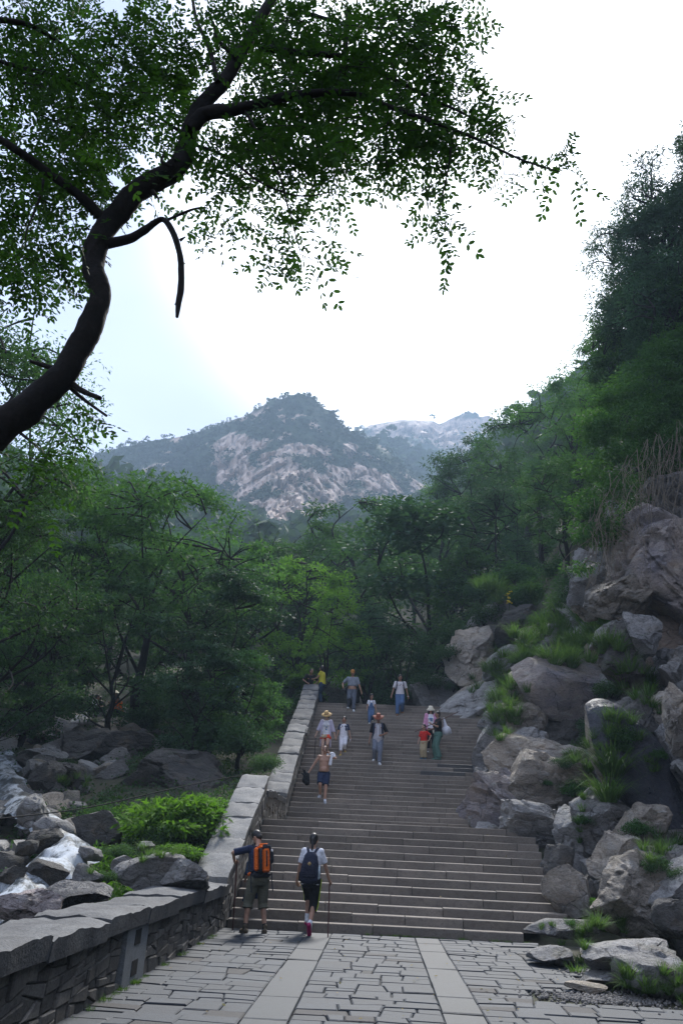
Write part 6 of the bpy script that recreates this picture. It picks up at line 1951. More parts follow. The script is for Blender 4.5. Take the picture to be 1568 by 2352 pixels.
K = {}
def cm(n, c, **kw):
    if n not in K: K[n] = cloth_m(n, c, **kw)
    return K[n]
WHITE = cm('white_cloth', (0.68, 0.69, 0.74)); NAVY = cm('navy_cloth', (0.022, 0.032, 0.07)); BLACK = cm('black_cloth', (0.012, 0.012, 0.015))
DENIM = cm('denim', (0.075, 0.13, 0.24), noise=0.3); GREYD = cm('grey_denim', (0.10, 0.115, 0.145), noise=0.3); GREYJ = cm('blue_grey_denim', (0.15, 0.17, 0.215), noise=0.35); DARKD = cm('dark_denim', (0.03, 0.055, 0.10), noise=0.3)
ORANGE = cm('orange_nylon', (0.62, 0.125, 0.02)); OLIVE = cm('olive_cloth', (0.115, 0.115, 0.085)); RED = cm('red_cloth', (0.52, 0.03, 0.025)); CORAL = cm('coral_cloth', (0.70, 0.07, 0.03))
KHAKI = cm('khaki_cloth', (0.36, 0.30, 0.19)); TEAL = cm('green_cloth', (0.085, 0.165, 0.14)); PINK = cm('pink_cloth', (0.56, 0.27, 0.42)); YEL = cm('yellow_cloth', (0.50, 0.46, 0.045))
GREY = cm('grey_tee', (0.21, 0.235, 0.275)); LILAC = cm('lilac_knit', (0.50, 0.47, 0.60)); PALE = cm('pale_shirt', (0.40, 0.39, 0.42)); CREAM = cm('cream_cloth', (0.62, 0.57, 0.46))
STRAW = plain_mat('straw', (0.50, 0.34, 0.15), 0.8, 0.2, 0.3, 60, 0.6, 0.004); BROWNH = plain_mat('red_brown_felt', (0.20, 0.06, 0.035), 0.8); TANCAP = cm('tan_cap', (0.38, 0.17, 0.05))
WSHOE = plain_mat('white_shoe', (0.60, 0.62, 0.64), 0.6); BROWNB = plain_mat('brown_boot', (0.075, 0.058, 0.036), 0.8); YSHOE = plain_mat('yellow_grey_shoe', (0.17, 0.145, 0.035), 0.7); MAGENTA = plain_mat('magenta_sole', (0.32, 0.02, 0.10), 0.6)
GREYSH = plain_mat('grey_blue_shoe', (0.42, 0.45, 0.51), 0.7); WOODR = plain_mat('red_brown_wood', (0.06, 0.018, 0.014), 0.5); LIME = cm('lime_stripe', (0.42, 0.60, 0.03)); BEIGE = plain_mat('beige_leather', (0.52, 0.42, 0.28), 0.55)
PLASTIC = plain_mat('white_plastic', (0.55, 0.57, 0.63), 0.35, 0.5); BLUEB = cm('blue_print', (0.10, 0.22, 0.42)); TSHOE = plain_mat('blue_shoe', (0.06, 0.12, 0.18), 0.7); BROWNS = plain_mat('brown_sandal', (0.22, 0.12, 0.07), 0.7); YSAND = plain_mat('yellow_sandal', (0.42, 0.30, 0.09), 0.7)
DOWN = math.pi          # heading of people coming down towards the viewer
def lowfeet(pt): return pt

# --- 1 orange backpack hiker, standing at the foot of the steps, seen from behind, looking down to the left
p = at_z(587, 2144, 0.0)
j = person('person in navy tee and olive shorts with orange backpack, holding a long pole', (p.x, p.y, 0), R(24), 1.62, child=False, skin=SK, lean=0.14, side=-0.06, head_pitch=0.75, head_yaw=0.55,
           feet=[(-0.20, 0.0, 0.0), (0.15, -0.04, 0.0)], hands=[(-0.42, 0.30, 1.14), (0.20, 0.34, 0.95)], elbows=[(-1, 0.2, -0.3), (0.6, -0.5, -0.4)], grip=[(0.3, 0.3, 0.2), (0, 0.4, 0.2)],
           top={'mat': NAVY, 'sleeve': 0.95, 'gap': 0.018}, bottom={'mat': OLIVE, 'len': 1.22, 'gap': 0.03, 'name': 'shorts', 'flare': 0.012}, shoe={'mat': BROWNB, 'hi': 0.03, 'sole': BROWNB}, sock=BLACK, hair='short', voxel=0.0135)
T = j['T']
bp = held_root('backpack', 'big orange and grey hiking backpack on the back of the hiker at the wall', 'backpack', j)
GREYN = cm('charcoal_nylon', (0.03, 0.033, 0.042))
RB = Matrix((j['rt'], j['fw'], j['up'])).transposed()
def on(u, r, f): return T(u, r, f)
Body().box(on(0.26, 0.02, -0.21), (0.31, 0.17, 0.52), RB, 0.07).make('main_bag', GREYN, bp, 0.012, 2)
Body().box(on(0.25, 0.05, -0.295), (0.20, 0.10, 0.47), RB, 0.05).make('front_panel', ORANGE, bp, 0.011, 2)
Body().box(on(0.27, -0.115, -0.245), (0.07, 0.14, 0.42), RB, 0.03).make('side_panel', ORANGE, bp, 0.011, 2)
Body().box(on(0.47, 0.03, -0.22), (0.25, 0.16, 0.13), RB, 0.05).make('lid', ORANGE, bp, 0.011, 2)
Body().box(on(0.27, 0.05, -0.348), (0.022, 0.014, 0.27), RB, 0.004).make('zip', GREYN, bp, remesh=False)
Body().box(on(0.24, -0.055, -0.335), (0.035, 0.03, 0.40), RB, 0.01).make('zip', GREYN, bp, remesh=False)
Body().box(on(0.46, 0.06, -0.318), (0.15, 0.025, 0.10), RB, 0.01).make('mesh_pocket', GREYN, bp, remesh=False)
Body().box(on(0.30, 0.19, -0.20), (0.06, 0.12, 0.22), RB, 0.025).make('bottle_pocket', GREYN, bp, 0.012, 1)
Body().cone(on(0.38, 0.19, -0.2), 0.025, on(0.42, 0.19, -0.2), 0.02).make('bottle_top', WSHOE, bp, remesh=False)
Body().box(on(0.02, 0.0, -0.16), (0.36, 0.10, 0.09), RB, 0.03).make('hip_belt', GREYN, bp, 0.012, 1)
Body().box(on(0.05, -0.185, -0.03), (0.05, 0.16, 0.07), RB, 0.02).make('hip_pocket', ORANGE, bp, 0.012, 1)
for q in (-1, 1):
    pth = smooth_path([on(0.43, q * 0.09, -0.12), on(0.535, q * 0.10, -0.02), on(0.47, q * 0.12, 0.125), on(0.30, q * 0.13, 0.15), on(0.12, q * 0.17, 0.02), on(0.08, q * 0.15, -0.13)], 5)
    sv, sf = tube_arrays([(pth, [0.022] * len(pth))], 6)
    link_mesh('shoulder_strap', np_mesh('shoulder_strap', sv, sf, GREYN, True), None, bp)
for q, dx in ((-1, -0.20), (1, 0.19)):
    sv, sf = tube_arrays([(smooth_path([on(0.05, dx, -0.17), on(-0.12, dx, -0.19), on(-0.26, dx + 0.01, -0.18)], 4), [0.011] * 9)], 5)
    link_mesh('hanging_strap', np_mesh('hanging_strap', sv, sf, GREYN, True), None, bp)
hb_ = j['w'](j[('palm', -1)])
foot = at_z(524, 2108, 0.0)
pole('long red-brown walking pole held by the orange backpack hiker against the wall', hb_ + Vector((0, 0, 0.04)), (hb_.x + 0.02, hb_.y + 0.05, 0.0), 0.0135, WOODR)
# --- 2 child hidden in front of the hiker
p = at_z(574, 2126, 0.0)
person('person, child hidden in front of the orange backpack hiker, wearing white socks', (p.x + 0.03, p.y + 0.12, 0), R(30), 1.30, child=True, skin=SKD, lean=0.25, head_pitch=0.6, feet=[(-0.34, 0.02, 0), (0.10, 0.10, 0)],
       hands=[(-0.15, 0.35, 0.95), (0.15, 0.35, 0.95)], top={'mat': DARKD, 'sleeve': 0.9}, bottom={'mat': NAVY, 'len': 0.95, 'gap': 0.025, 'name': 'shorts'}, sock=WHITE, shoe={'mat': YSHOE, 'sole': BLACK}, voxel=0.014)
# --- 3 woman with the navy backpack stepping up
p = at_z(700, 2150, 0.0)
j = person('person with ponytail, white tee and black capris climbing the first step', (p.x + 0.03, p.y + 0.28, 0), R(-4), 1.60, female=True, skin=SK, lean=0.12, head_pitch=0.15,
           feet=[(-0.07, 0.24, 0.155), (0.06, -0.27, 0.10)], toe=[None, (0.0, 0.35, -0.95)], hands=[(-0.30, 0.14, 0.80), (0.33, 0.22, 0.86)], elbows=[(-1, -0.8, 0), (0.7, -1, 0)], grip=[(0.5, 0.6, -0.2), (0, 0.5, 0.3)],
           top={'mat': WHITE, 'sleeve': 0.72, 'lo': -0.10}, bottom={'mat': BLACK, 'len': 1.28, 'gap': 0.018, 'name': 'capris', 'hem': 0.055}, shoe={'mat': WSHOE, 'sole': MAGENTA}, sock=WHITE, hair='pony', voxel=0.0135)
T = j['T']; RB = Matrix((j['rt'], j['fw'], j['up'])).transposed()
bp = held_root('backpack', 'rounded navy daypack with a tan diamond patch on the back of the climbing woman', 'backpack', j)
NAVB = cm('navy_nylon', (0.026, 0.030, 0.052))
Body().loft([(T(-0.05, -0.01, -0.19), j['rt'] * 0.165, j['fw'] * 0.09), (T(0.10, -0.01, -0.21), j['rt'] * 0.17, j['fw'] * 0.105), (T(0.25, 0, -0.20), j['rt'] * 0.155, j['fw'] * 0.095), (T(0.38, 0, -0.185), j['rt'] * 0.125, j['fw'] * 0.08), (T(0.45, 0, -0.17), j['rt'] * 0.08, j['fw'] * 0.05)]).ell(T(-0.05, -0.01, -0.19), (0.155, 0.08, 0.05)).make('main_bag', NAVB, bp, 0.012, 3)
Body().loft([(T(0.0, 0, -0.27), j['rt'] * 0.12, j['fw'] * 0.05), (T(0.16, 0, -0.28), j['rt'] * 0.118, j['fw'] * 0.045), (T(0.27, 0, -0.265), j['rt'] * 0.09, j['fw'] * 0.03)]).make('front_pocket', cm('dark_navy_nylon', (0.018, 0.02, 0.034)), bp, 0.012, 2)
Body().box(T(0.235, 0.0, -0.312), (0.055, 0.012, 0.055), RB @ Matrix.Rotation(R(45), 3, 'Y'), 0.003).make('patch', plain_mat('tan_patch', (0.36, 0.25, 0.11), 0.7), bp, remesh=False)
Body().cone(T(0.02, 0.165, -0.17), 0.03, T(0.20, 0.16, -0.17), 0.028).make('water_bottle', plain_mat('clear_bottle', (0.42, 0.50, 0.55), 0.2, 0.6), bp, remesh=False)
Body().box(T(0.03, -0.18, -0.16), (0.05, 0.09, 0.17), RB, 0.02).make('side_pocket', BLACK, bp, 0.012, 1)
for q in (-1, 1):
    pth = smooth_path([T(0.42, q * 0.05, -0.15), T(0.535, q * 0.10, -0.03), T(0.46, q * 0.115, 0.125), T(0.28, q * 0.125, 0.15), T(0.08, q * 0.16, -0.02), T(0.03, q * 0.14, -0.13)], 5)
    sv, sf = tube_arrays([(pth, [0.024] * len(pth))], 6)
    link_mesh('shoulder_strap', np_mesh('shoulder_strap', sv, sf, NAVB, True), None, bp)
for q in (-1, 1):   # lime side stripes on the capris
    hj, kn, an = j[('hip', q)], j[('knee', q)], j[('ankle', q)]
    for d in (-0.018, 0.0, 0.018):
        pts = [hj + Vector((q * 0.112, d, 0.03)), hj.lerp(kn, 0.5) + Vector((q * 0.098, d, 0)), kn + Vector((q * 0.082, d, 0)), kn.lerp(an, 0.26) + Vector((q * 0.071, d - 0.01, 0))]
        sv, sf = tube_arrays([(smooth_path(pts, 4), [0.006] * 13)], 5)
        link_mesh('side_stripe', np_mesh('side_stripe', sv, sf, LIME, True), None, j['root'])
hb_ = j['w'](j[('palm', 1)])
tip = at_z(753, 2153, 0.0)
pole('dark red walking pole planted on the paving right of the climbing woman', hb_ + Vector((0, 0, 0.05)), tip, 0.0125, WOODR)

# --- people coming down: feet on two treads
def walk_feet(step=0.3, rise=0.15, w=0.09, lead='r'):
    """leading foot one tread lower and forward"""
    l, r = (-w, -0.02, rise), (w, step, 0.0)
    if lead == 'l': l, r = (-w, step, 0.0), (w, -0.02, rise)
    return [l, r]
def down_at(px, py, lead_back=0.3):
    """root so that the leading (lower) foot stands at the photo point"""
    q = on_stairs(px, py)
    return Vector((q.x, q.y + lead_back, q.z))
# topless man
q = down_at(739, 1843)
j = person('person, shirtless man in navy shorts with a phone at his ear', q, DOWN, 1.70, girth=1.06, skin=SK, feet=walk_feet(0.28, 0.15, 0.085, 'l'), head_pitch=0.12,
           hands=[(-0.16, 0.13, 1.43), (0.46, 0.10, 0.86)], elbows=[(-1, 0.15, -0.9), (0.5, -1, 0)], grip=[(0.2, 0.0, 0.6), (0.1, 0.1, -0.2)],
           bottom={'mat': NAVY, 'len': 0.92, 'gap': 0.024, 'name': 'shorts', 'flare': 0.008, 'waist': 0.03}, shoe={'mat': GREYSH, 'sole': GREYSH}, hair='buzz', voxel=0.0135)
worn(j, 'belt', Body().loft([(j['T'](0.005), j['rt'] * 0.185, j['fw'] * 0.145), (j['T'](0.035), j['rt'] * 0.182, j['fw'] * 0.143)]), BLACK, rm=False)
worn(j, 'navel', Body().ell(j['T'](0.085, 0, 0.148), (0.007, 0.006, 0.008)), LIP, rm=False)
for q_ in (-1, 1): worn(j, 'nipple', Body().ell(j['T'](0.335, q_ * 0.085, 0.118), (0.010, 0.006, 0.009)), LIP, rm=False)
held('phone', 'dark phone held to the ear of the shirtless man', 'phone', j, Body().box(j[('palm', -1)] + Vector((0.02, 0, 0.03)), (0.012, 0.06, 0.12)), BLACK, rm=False)
el, wr = j[('elbow', -1)], j[('wrist', -1)]
tb = Body()
mid = el.lerp(wr, 0.62)
tb.cone(mid + Vector((0.0, 0.03, 0.05)), 0.055, mid + Vector((0.05, 0.06, -0.30)), 0.085, flat=True, sq=0.45).cone(mid + Vector((-0.05, 0, 0.06)), 0.05, mid + Vector((-0.06, 0.05, -0.06)), 0.06, flat=True, sq=0.5).ell(mid + Vector((0, 0.01, 0.05)), (0.075, 0.06, 0.05))
held('towel', 'white towel hanging from the raised arm of the shirtless man', 'towel', j, tb, WHITE)
pm = j[('palm', 1)]
ub = Body()
for k in range(9):
    a = k * 0.7; ub.cone(pm + Vector((0.05, 0.02, -0.03)), 0.05, pm + Vector((0.10 + 0.11 * math.cos(a), 0.09 * math.sin(a), 0.02 + 0.13 * math.sin(a * 1.7))), 0.02)
ub.cone(pm + Vector((0.07, 0, -0.02)), 0.10, pm + Vector((0.03, 0.02, -0.24)), 0.085).ell(pm + Vector((0.08, 0, -0.16)), (0.11, 0.08, 0.12))
held('crumpled_jacket', 'crumpled black jacket dangling from the hand of the shirtless man', 'jacket', j, ub, BLACK)

# straw hat woman
q = down_at(744, 1748, 0.3)
j = person('person in straw hat, lilac cardigan and coral shorts', q, DOWN, 1.64, female=True, skin=SKL, feet=walk_feet(0.28, 0.15, 0.08, 'r'), head_pitch=0.55, head_yaw=-0.25,
           hands=[(-0.34, 0.02, 0.82), (0.36, 0.10, 0.84)], grip=[None, (0, 0.3, -0.2)], top={'mat': WHITE, 'sleeve': 0.7, 'lo': -0.02}, bottom={'mat': CORAL, 'len': 0.42, 'gap': 0.02, 'name': 'shorts', 'flare': 0.015},
           shoe={'mat': WSHOE}, hair='bob', hat=('straw', STRAW, BROWNS), face=False, voxel=0.016)
c = Body()
T = j['T']
for q_ in (-1, 1):
    a, e, w = j[('shoulder', q_)], j[('elbow', q_)], j[('wrist', q_)]
    c.ell(a, (0.078,) * 3); c.cone(a, 0.074, e, 0.062); c.cone(e, 0.062, e.lerp(w, 0.35), 0.058, flat=True)
    c.loft([(T(-0.42, q_ * 0.17, -0.02), j['rt'] * 0.035, j['fw'] * 0.13), (T(0.0, q_ * 0.165, -0.01), j['rt'] * 0.03, j['fw'] * 0.14), (T(0.35, q_ * 0.145, 0.0), j['rt'] * 0.045, j['fw'] * 0.14), (T(0.49, q_ * 0.10, 0), j['rt'] * 0.04, j['fw'] * 0.09)])
c.loft([(T(-0.42, 0, -0.13), j['rt'] * 0.19, j['fw'] * 0.02), (T(0.0, 0, -0.14), j['rt'] * 0.18, j['fw'] * 0.02), (T(0.40, 0, -0.115), j['rt'] * 0.17, j['fw'] * 0.025)])
worn(j, 'cardigan', c, LILAC, 0.014, 2)
worn(j, 'shirt_print', Body().box(T(0.27, -0.02, 0.142), (0.05, 0.012, 0.05)).box(T(0.18, -0.01, 0.132), (0.045, 0.012, 0.05)).box(T(0.30, 0.04, 0.142), (0.03, 0.012, 0.03)), BLUEB, rm=False)
hbag = held_root('shoulder_bag', 'small beige shoulder bag in front of the coral shorts', 'bag', j)
Body().box(T(-0.06, 0.05, 0.17), (0.22, 0.07, 0.13), Matrix.Rotation(R(12), 3, 'Y'), 0.03).make('bag', BEIGE, hbag, 0.01, 2)
sv, sf = tube_arrays([(smooth_path([T(-0.02, 0.14, 0.16), T(0.25, 0.0, 0.16), T(0.50, -0.13, 0.02), T(0.25, -0.19, -0.10)], 5), [0.006] * 16)], 5)
link_mesh('strap', np_mesh('strap', sv, sf, BEIGE, True), None, hbag)
hb_ = j['w'](j[('palm', 1)])
pole('black cane in the hand of the straw hat woman', hb_ + Vector((0, 0, 0.04)), (hb_.x, hb_.y - 0.05, hb_.z - 0.86), 0.014, BLACK)
# boy in white
q = down_at(786, 1737)
j = person('person, boy in white polo with dark splashes and white trousers', q, DOWN, 1.36, child=True, skin=SK, feet=walk_feet(0.26, 0.17, 0.085, 'l') if False else [(-0.085, -0.05, 0.19), (0.085, 0.26, 0.0)], hands=[(-0.32, 0.05, 0.80), (0.31, 0.06, 0.80)],
           top={'mat': WHITE, 'sleeve': 0.75, 'lo': -0.12, 'sleeve_mat': NAVY, 'collar': WHITE}, bottom={'mat': WHITE, 'len': 1.62, 'gap': 0.02, 'hem': 0.05}, shoe={'mat': YSAND, 'sole': YSAND}, hair='short', voxel=0.016)
T = j['T']
worn(j, 'shirt_print', Body().ell(T(0.41, -0.09, 0.105), (0.075, 0.02, 0.055)).ell(T(0.31, -0.11, 0.118), (0.05, 0.02, 0.09)).ell(T(0.42, 0.06, 0.10), (0.05, 0.02, 0.03)), cm('ink_print', (0.05, 0.06, 0.10)), 0.011)
for q_ in (-1, 1):
    hj, kn = j[('hip', q_)], j[('knee', q_)]; an = j[('ankle', q_)]
    sv, sf = tube_arrays([(smooth_path([hj + Vector((q_ * 0.11, 0, 0)), kn + Vector((q_ * 0.082, 0, 0)), kn.lerp(an, 0.55) + Vector((q_ * 0.068, 0, 0))], 4), [0.012] * 9)], 5)
    link_mesh('side_stripe', np_mesh('side_stripe', sv, sf, NAVY, True), None, j['root'])
held('packet', 'small white packet in the hand of the boy in white', 'packet', j, Body().box(j[('palm', -1)] + Vector((0, 0.02, -0.03)), (0.03, 0.07, 0.10)), WHITE, rm=False)
# brown hat man
q = down_at(866, 1762)
j = person('person in reddish brown hat, pale shirt with dark sleeves and faded jeans', q, DOWN, 1.72, skin=SKD, feet=[(-0.07, 0.27, 0.0), (0.11, -0.03, 0.15)], head_pitch=0.5, hands=[(-0.13, 0.22, 0.98), (0.29, 0.05, 0.80)], elbows=[(-1, -0.6, 0), (0.3, -1, 0)], grip=[(0, 0.5, 0), None],
           top={'mat': PALE, 'sleeve': 0.95, 'lo': -0.12, 'sleeve_mat': BLACK, 'collar': BLACK, 'flare': 0.01}, bottom={'mat': GREYJ, 'len': 1.97, 'gap': 0.02}, shoe={'mat': WSHOE, 'sole': WSHOE}, hair='short', hat=('cowboy', BROWNH), voxel=0.016)
T = j['T']
worn(j, 'button_placket', Body().box(T(0.17, 0, 0.133), (0.022, 0.012, 0.54), Matrix.Rotation(0, 3, 'X')), WHITE, rm=False)
bp = held_root('backpack', 'dark backpack with wide straps on the man in the brown hat', 'backpack', j)
Body().box(T(0.22, 0, -0.20), (0.36, 0.16, 0.46), None, 0.06).make('main_bag', BLACK, bp, 0.014, 2)
for q_ in (-1, 1):
    sv, sf = tube_arrays([(smooth_path([T(0.42, q_ * 0.09, -0.13), T(0.54, q_ * 0.125, -0.02), T(0.44, q_ * 0.135, 0.125), T(0.25, q_ * 0.15, 0.13), T(0.05, q_ * 0.18, -0.02)], 5), [0.028] * 21)], 6)
    link_mesh('shoulder_strap', np_mesh('shoulder_strap', sv, sf, NAVY, True), None, bp)
held('phone', 'black phone in the lowered hand of the man in the brown hat', 'phone', j, Body().box(j[('palm', 1)] + Vector((0, 0, -0.05)), (0.02, 0.05, 0.13)), BLACK, rm=False)
# girl in dungarees
q = down_at(851, 1664)
j = person('person, small girl in denim dungarees and white tee', q, DOWN, 1.16, child=True, skin=SK, feet=[(-0.08, -0.06, 0.22), (0.08, 0.26, 0.0)], head_pitch=0.35, head_yaw=0.35, hands=[(-0.30, 0.02, 0.80), (0.24, 0.1, 0.85)],
           top={'mat': WHITE, 'sleeve': 0.6, 'lo': 0.05}, bottom={'mat': DENIM, 'len': 1.95, 'gap': 0.028, 'waist': 0.20, 'name': 'dungarees', 'hem': 0.06}, shoe={'mat': WSHOE}, hair='bob', voxel=0.018)
T = j['T']
worn(j, 'bib', Body().loft([(T(0.10), j['rt'] * 0.165, j['fw'] * 0.142), (T(0.28), j['rt'] * 0.13, j['fw'] * 0.144), (T(0.38), j['rt'] * 0.09, j['fw'] * 0.142)]), DENIM, 0.013)
for q_ in (-1, 1):
    sv, sf = tube_arrays([(smooth_path([T(0.36, q_ * 0.075, 0.13), T(0.50, q_ * 0.085, 0.07), T(0.525, q_ * 0.085, -0.02), T(0.35, q_ * 0.06, -0.13)], 4), [0.014] * 13)], 5)
    link_mesh('strap', np_mesh('strap', sv, sf, DENIM, True), None, j['root'])
# cap man with bare belly
q = down_at(806, 1637)
j = person('person in tan cap with grey tee rolled up over his belly', q, DOWN, 1.78, girth=1.10, skin=SK, feet=[(-0.09, 0.26, 0.0), (0.12, 0.0, 0.15)], head_pitch=0.4, hands=[(-0.38, 0.06, 0.78), (0.36, 0.16, 0.98)], elbows=[(-0.6, -1, 0), (0.8, -1, 0)],
           top={'mat': GREY, 'sleeve': 0.85, 'lo': 0.16, 'gap': 0.022}, bottom={'mat': GREYD, 'len': 1.95, 'gap': 0.022, 'waist': 0.03}, shoe={'mat': WSHOE}, hair='buzz', hat=('cap', TANCAP), voxel=0.018)
held('black_jacket', 'black jacket hanging behind the man in the tan cap', 'jacket', j, Body().cone(j['T'](0.02, 0.15, -0.20), 0.16, j['T'](-0.42, 0.10, -0.22), 0.13, sq=0.5).cone(j['T'](0.05, -0.2, -0.2), 0.1, j['T'](-0.35, -0.2, -0.22), 0.11, sq=0.5), BLACK, 0.016)
# white polo man
q = down_at(918, 1644)
j = person('person in white polo with backpack straps and blue jeans', q, DOWN, 1.74, skin=SKD, feet=[(-0.09, 0.0, 0.15), (0.10, 0.25, 0.0)], head_pitch=0.28, head_yaw=0.2, hands=[(-0.33, 0.05, 0.78), (0.35, 0.08, 0.78)],
           top={'mat': cm('off_white', (0.58, 0.56, 0.58)), 'sleeve': 0.75, 'lo': -0.05, 'collar': WHITE}, bottom={'mat': DENIM, 'len': 1.95, 'gap': 0.022}, shoe={'mat': BROWNS}, hair='short', voxel=0.018)
T = j['T']
bp = held_root('backpack', 'grey backpack worn by the man in the white polo', 'backpack', j)
Body().box(T(0.25, 0, -0.19), (0.30, 0.14, 0.42), None, 0.05).make('main_bag', GREYD, bp, 0.014, 2)
for q_ in (-1, 1):
    sv, sf = tube_arrays([(smooth_path([T(0.42, q_ * 0.09, -0.12), T(0.535, q_ * 0.125, -0.02), T(0.44, q_ * 0.13, 0.12), T(0.28, q_ * 0.14, 0.125), T(0.10, q_ * 0.17, -0.02)], 5), [0.022] * 21)], 6)
    link_mesh('shoulder_strap', np_mesh('shoulder_strap', sv, sf, GREYD, True), None, bp)
worn(j, 'sunglasses', Body().ell(T(0.40, -0.025, 0.135), (0.02, 0.008, 0.016)).ell(T(0.36, 0.015, 0.138), (0.02, 0.008, 0.016)), EYE, rm=False)
worn(j, 'wristwatch', Body().cone(j[('wrist', -1)] + Vector((0, 0, 0.012)), 0.03, j[('wrist', -1)] + Vector((0, 0, -0.012)), 0.03, flat=True), WSHOE, rm=False)
# pink jacket woman
q = down_at(990, 1731)
j = person('person in pink jacket, white bucket hat and black trousers behind the boy in red', q, DOWN, 1.62, female=True, skin=SKL, feet=[(-0.09, 0.0, 0.0), (0.09, 0.02, 0.0)], head_pitch=0.3, hands=[(-0.2, 0.22, 0.90), (0.28, 0.05, 0.80)],
           top={'mat': WHITE, 'sleeve': 0.5, 'lo': -0.02}, bottom={'mat': BLACK, 'len': 1.9, 'gap': 0.012}, shoe={'mat': WSHOE}, hair='long', hat=('bucket', CREAM), face=False, voxel=0.018)
T = j['T']; c = Body()
for q_ in (-1, 1):
    a, e, w = j[('shoulder', q_)], j[('elbow', q_)], j[('wrist', q_)]
    c.ell(a, (0.08,) * 3); c.cone(a, 0.075, e, 0.062); c.cone(e, 0.062, w, 0.05)
    c.loft([(T(-0.06, q_ * 0.145, 0.0), j['rt'] * 0.05, j['fw'] * 0.15), (T(0.35, q_ * 0.135, 0.0), j['rt'] * 0.055, j['fw'] * 0.14), (T(0.49, q_ * 0.10, 0), j['rt'] * 0.04, j['fw'] * 0.09)])
c.loft([(T(-0.06, 0, -0.13), j['rt'] * 0.18, j['fw'] * 0.03), (T(0.40, 0, -0.11), j['rt'] * 0.17, j['fw'] * 0.03)])
worn(j, 'jacket', c, PINK, 0.014, 2)
worn(j, 'shirt_print', Body().ell(T(0.33, 0.0, 0.14), (0.075, 0.02, 0.03)).ell(T(0.27, -0.02, 0.135), (0.05, 0.02, 0.02)), BLUEB, rm=False)
held('stuffed_bag', 'small pale flowered bag held below the pink jacket', 'bag', j, Body().ell(T(-0.12, -0.13, 0.17), (0.08, 0.06, 0.10)), CREAM, 0.014)
# boy in red
q = on_stairs(973, 1744)
j = person('person, small boy in red polo and khaki trousers with a hand raised to his mouth', (q.x, q.y, q.z), DOWN + R(-25), 1.12, child=True, skin=SKL, feet=[(-0.08, 0, 0), (0.09, 0.04, 0)], head_yaw=-0.35, hands=[(-0.34, 0.12, 0.98), (0.27, 0.12, 0.86)], elbows=[(-1, -0.5, 0), (0.6, -1, 0)],
           top={'mat': RED, 'sleeve': 0.85, 'lo': -0.12, 'gap': 0.026, 'collar': RED}, bottom={'mat': KHAKI, 'len': 1.95, 'gap': 0.04, 'hem': 0.06}, shoe={'mat': TSHOE}, hair='short', voxel=0.016)
# green trousers
q = on_stairs(1006, 1746)
j = person('person in black tee and green trousers turned towards the boy in red', (q.x, q.y, q.z), R(105), 1.63, skin=SKD, feet=[(-0.08, 0, 0), (0.09, 0.03, 0)], head_yaw=0.1, hands=[(-0.12, 0.30, 1.22), (0.14, 0.30, 1.05)], elbows=[(-0.6, -0.3, -1), (0.6, -0.3, -1)], grip=[(0, 0.2, 0.4), (0, 0.3, 0)],
           top={'mat': BLACK, 'sleeve': 0.85, 'lo': -0.08}, bottom={'mat': TEAL, 'len': 2.0, 'gap': 0.035, 'hem': 0.085}, shoe={'mat': TEAL}, hair='short', voxel=0.016)
a_ = at_y(950, 1698 - 20, q.y - 0.35); b_ = at_y(1050, 1636, q.y - 0.2)
a_ = at_y(952, 1681, q.y - 0.28)
st = thing('carrying_stick', 'thin brown stick over the shoulder of the person in green trousers', 'stick', a_)
tubes('shaft', [([Vector((0, 0, 0)), b_ - a_], [0.013, 0.015])], WOODR, 7, st)
e_ = b_ - a_
tubes('hook', [([e_, e_ + Vector((0.06, 0, 0.05))], [0.012, 0.008]), ([e_ * 0.98, e_ * 0.98 + Vector((0.02, 0, 0.07))], [0.012, 0.008])], BLACK, 6, st)
c0 = at_y(1021, 1668, q.y + 0.05)
pb = Body(); pb.cone((-0.03, 0, 0.32), 0.03, (0.05, 0, -0.10), 0.17, sq=0.6).ell((0.06, 0, -0.16), (0.18, 0.10, 0.10))
o = pb.make('plastic_bag', PLASTIC, None, 0.014, 2); o.location = c0 + Vector((0, 0, -0.05)); tag(o, 'white plastic carrier bag hanging behind the person in green trousers', 'bag')
# yellow tee woman and the person in black at the wall end
q = on_stairs(733, 1630)
j = person('person in yellow tee and blue jeans standing at the upper end of the parapet', (q.x - 0.02, YTOP + 0.45, ZTOP), R(70), 1.62, female=True, skin=SK, feet=[(-0.08, 0, 0), (0.08, 0.05, 0)], lean=0.06, hands=[(-0.10, 0.42, 1.10), (0.12, 0.42, 1.08)], elbows=[(-0.5, -0.2, -1), (0.5, -0.2, -1)],
           top={'mat': YEL, 'sleeve': 0.55, 'lo': -0.08}, bottom={'mat': DARKD, 'len': 1.95, 'gap': 0.014}, shoe={'mat': BLACK}, hair='bob', face=False, voxel=0.018)
q = at_y(710, 1590, YTOP + 0.75)
j = person('person in black leaning over the top of the parapet next to the yellow tee', (q.x - 0.02, YTOP + 0.75, ZTOP - 0.05), R(200), 1.58, skin=SKD, lean=0.35, head_pitch=0.2, head_yaw=0.4, hands=[(-0.2, 0.36, 0.98), (0.2, 0.36, 0.98)], elbows=[(-1, -0.2, -0.3), (1, -0.2, -0.3)],
           top={'mat': BLACK, 'sleeve': 0.9}, bottom={'mat': BLACK, 'len': 1.95}, shoe={'mat': BLACK}, hair='buzz', voxel=0.014)
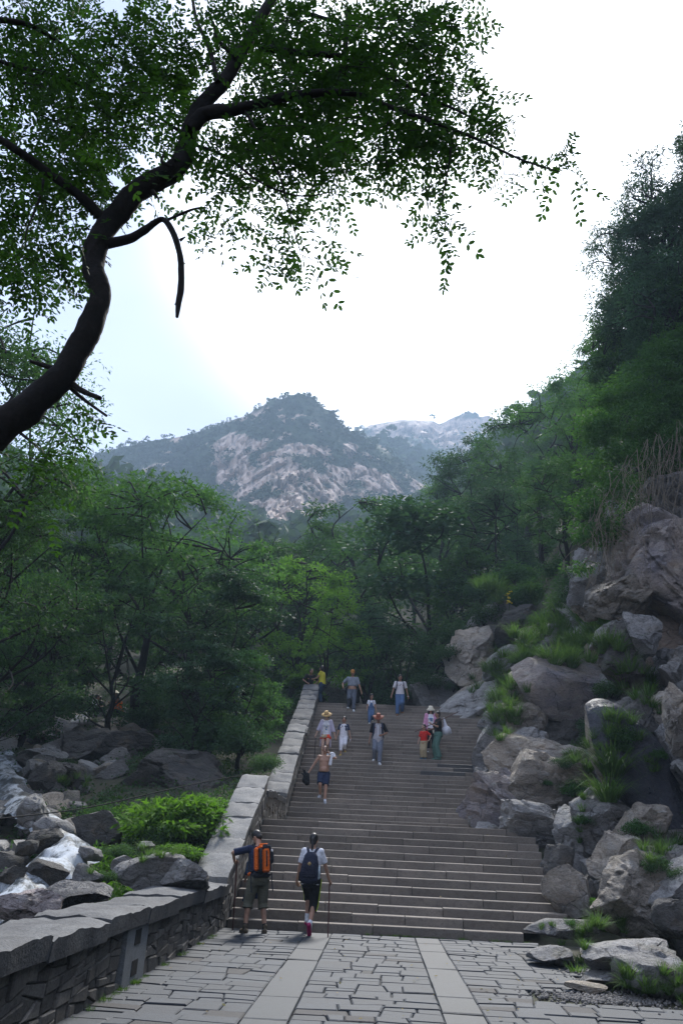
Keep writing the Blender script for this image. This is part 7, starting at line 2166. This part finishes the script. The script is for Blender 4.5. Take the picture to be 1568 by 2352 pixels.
# heads behind the top step
q = at_y(772, 1621, 38.0)
j = person('person with a dark cap of whom only the head shows above the top step', (q.x, q.y, q.z - 1.66), DOWN, 1.68, skin=SK, top={'mat': CREAM, 'sleeve': 0.8}, bottom={'mat': GREYD, 'len': 1.95}, shoe={'mat': BLACK}, hair='short', hat=('cap', BLACK), voxel=0.018)
q = at_y(804, 1621, 37.0)
j = person('person, child in white seen between the legs of the man in tan cap', (q.x, q.y, q.z - 1.08), DOWN, 1.12, child=True, skin=SKL, top={'mat': WHITE, 'sleeve': 0.8}, bottom={'mat': DENIM, 'len': 1.95}, shoe={'mat': WSHOE}, hair='short', voxel=0.018)
# visitors on the boulders of the ravine
def sitter(label, px, py, y, heading, topm, botm, hat=None, hair='short', hip=0.42, H=1.65, lean=0.25):
    c = at_y(px, py, y)
    person(label, (c.x, c.y, c.z), heading, H, hip=hip, lean=lean, feet=[(-0.13, 0.42, 0.0), (0.13, 0.45, 0.0)], hands=[(-0.16, 0.42, 0.62), (0.16, 0.42, 0.62)], knees=[(0, 1, 1), (0, 1, 1)], skin=SKD,
           top={'mat': topm, 'sleeve': 0.9}, bottom={'mat': botm, 'len': 1.9}, shoe={'mat': BLACK}, hair=hair, hat=hat, voxel=0.018, face=False)
sitter('person in white sitting on a dark boulder in the ravine', 207, 1652, 36.0, R(-60), WHITE, BLACK)
sitter('person in black bending beside the boulder in the ravine', 240, 1652, 36.5, R(90), BLACK, BLACK, lean=0.6)
sitter('person in a conical hat sitting behind the pale flat boulder', 264, 1645, 38.0, R(160), GREYD, BLACK, hat=('cone', CREAM))
sitter('person in orange sitting on the pale flat boulder in the ravine', 274, 1660, 34.5, R(150), ORANGE, BLACK, lean=0.45)
def stander(label, px, py, y, topm, H=1.65):
    c = at_y(px, py, y)
    person(label, (c.x, c.y, c.z), DOWN + R(30), H, skin=SKL, top={'mat': topm, 'sleeve': 0.8}, bottom={'mat': DARKD, 'len': 1.95}, shoe={'mat': BLACK}, hair='short', voxel=0.02, face=False)
stander('person in orange top far back below the waterfall', 270, 1632, 46.0, ORANGE, 1.4)
stander('person in pale top half hidden by leaves far back in the ravine', 400, 1630, 40.0, CREAM)
stander('person in light blue half hidden by leaves far back in the ravine', 540, 1620, 38.0, BLUEB)
stander('person in white half hidden behind the glossy tree', 506, 1618, 39.0, WHITE)

bpy.data.scenes.remove(TMP)

# ------------------------------------------------------------------ labels: tell look-alikes apart by their order from left to right
same = {}
for o in COL.objects:
    if o.get('label') and o.parent is None: same.setdefault(o['label'], []).append(o)
ORD = ['leftmost', 'second from left', 'third from left', 'fourth from left', 'fifth from left', 'sixth from left', 'seventh from left', 'eighth from left', 'ninth from left', 'tenth from left']
for lab, os_ in same.items():
    if 1 < len(os_) <= 10 and 'viewpoint' not in lab:
        os_.sort(key=lambda o: proj(o.location)[0])
        for k, o in enumerate(os_):
            o['label'] = lab + ', ' + ('rightmost' if k == len(os_) - 1 else ORD[k])
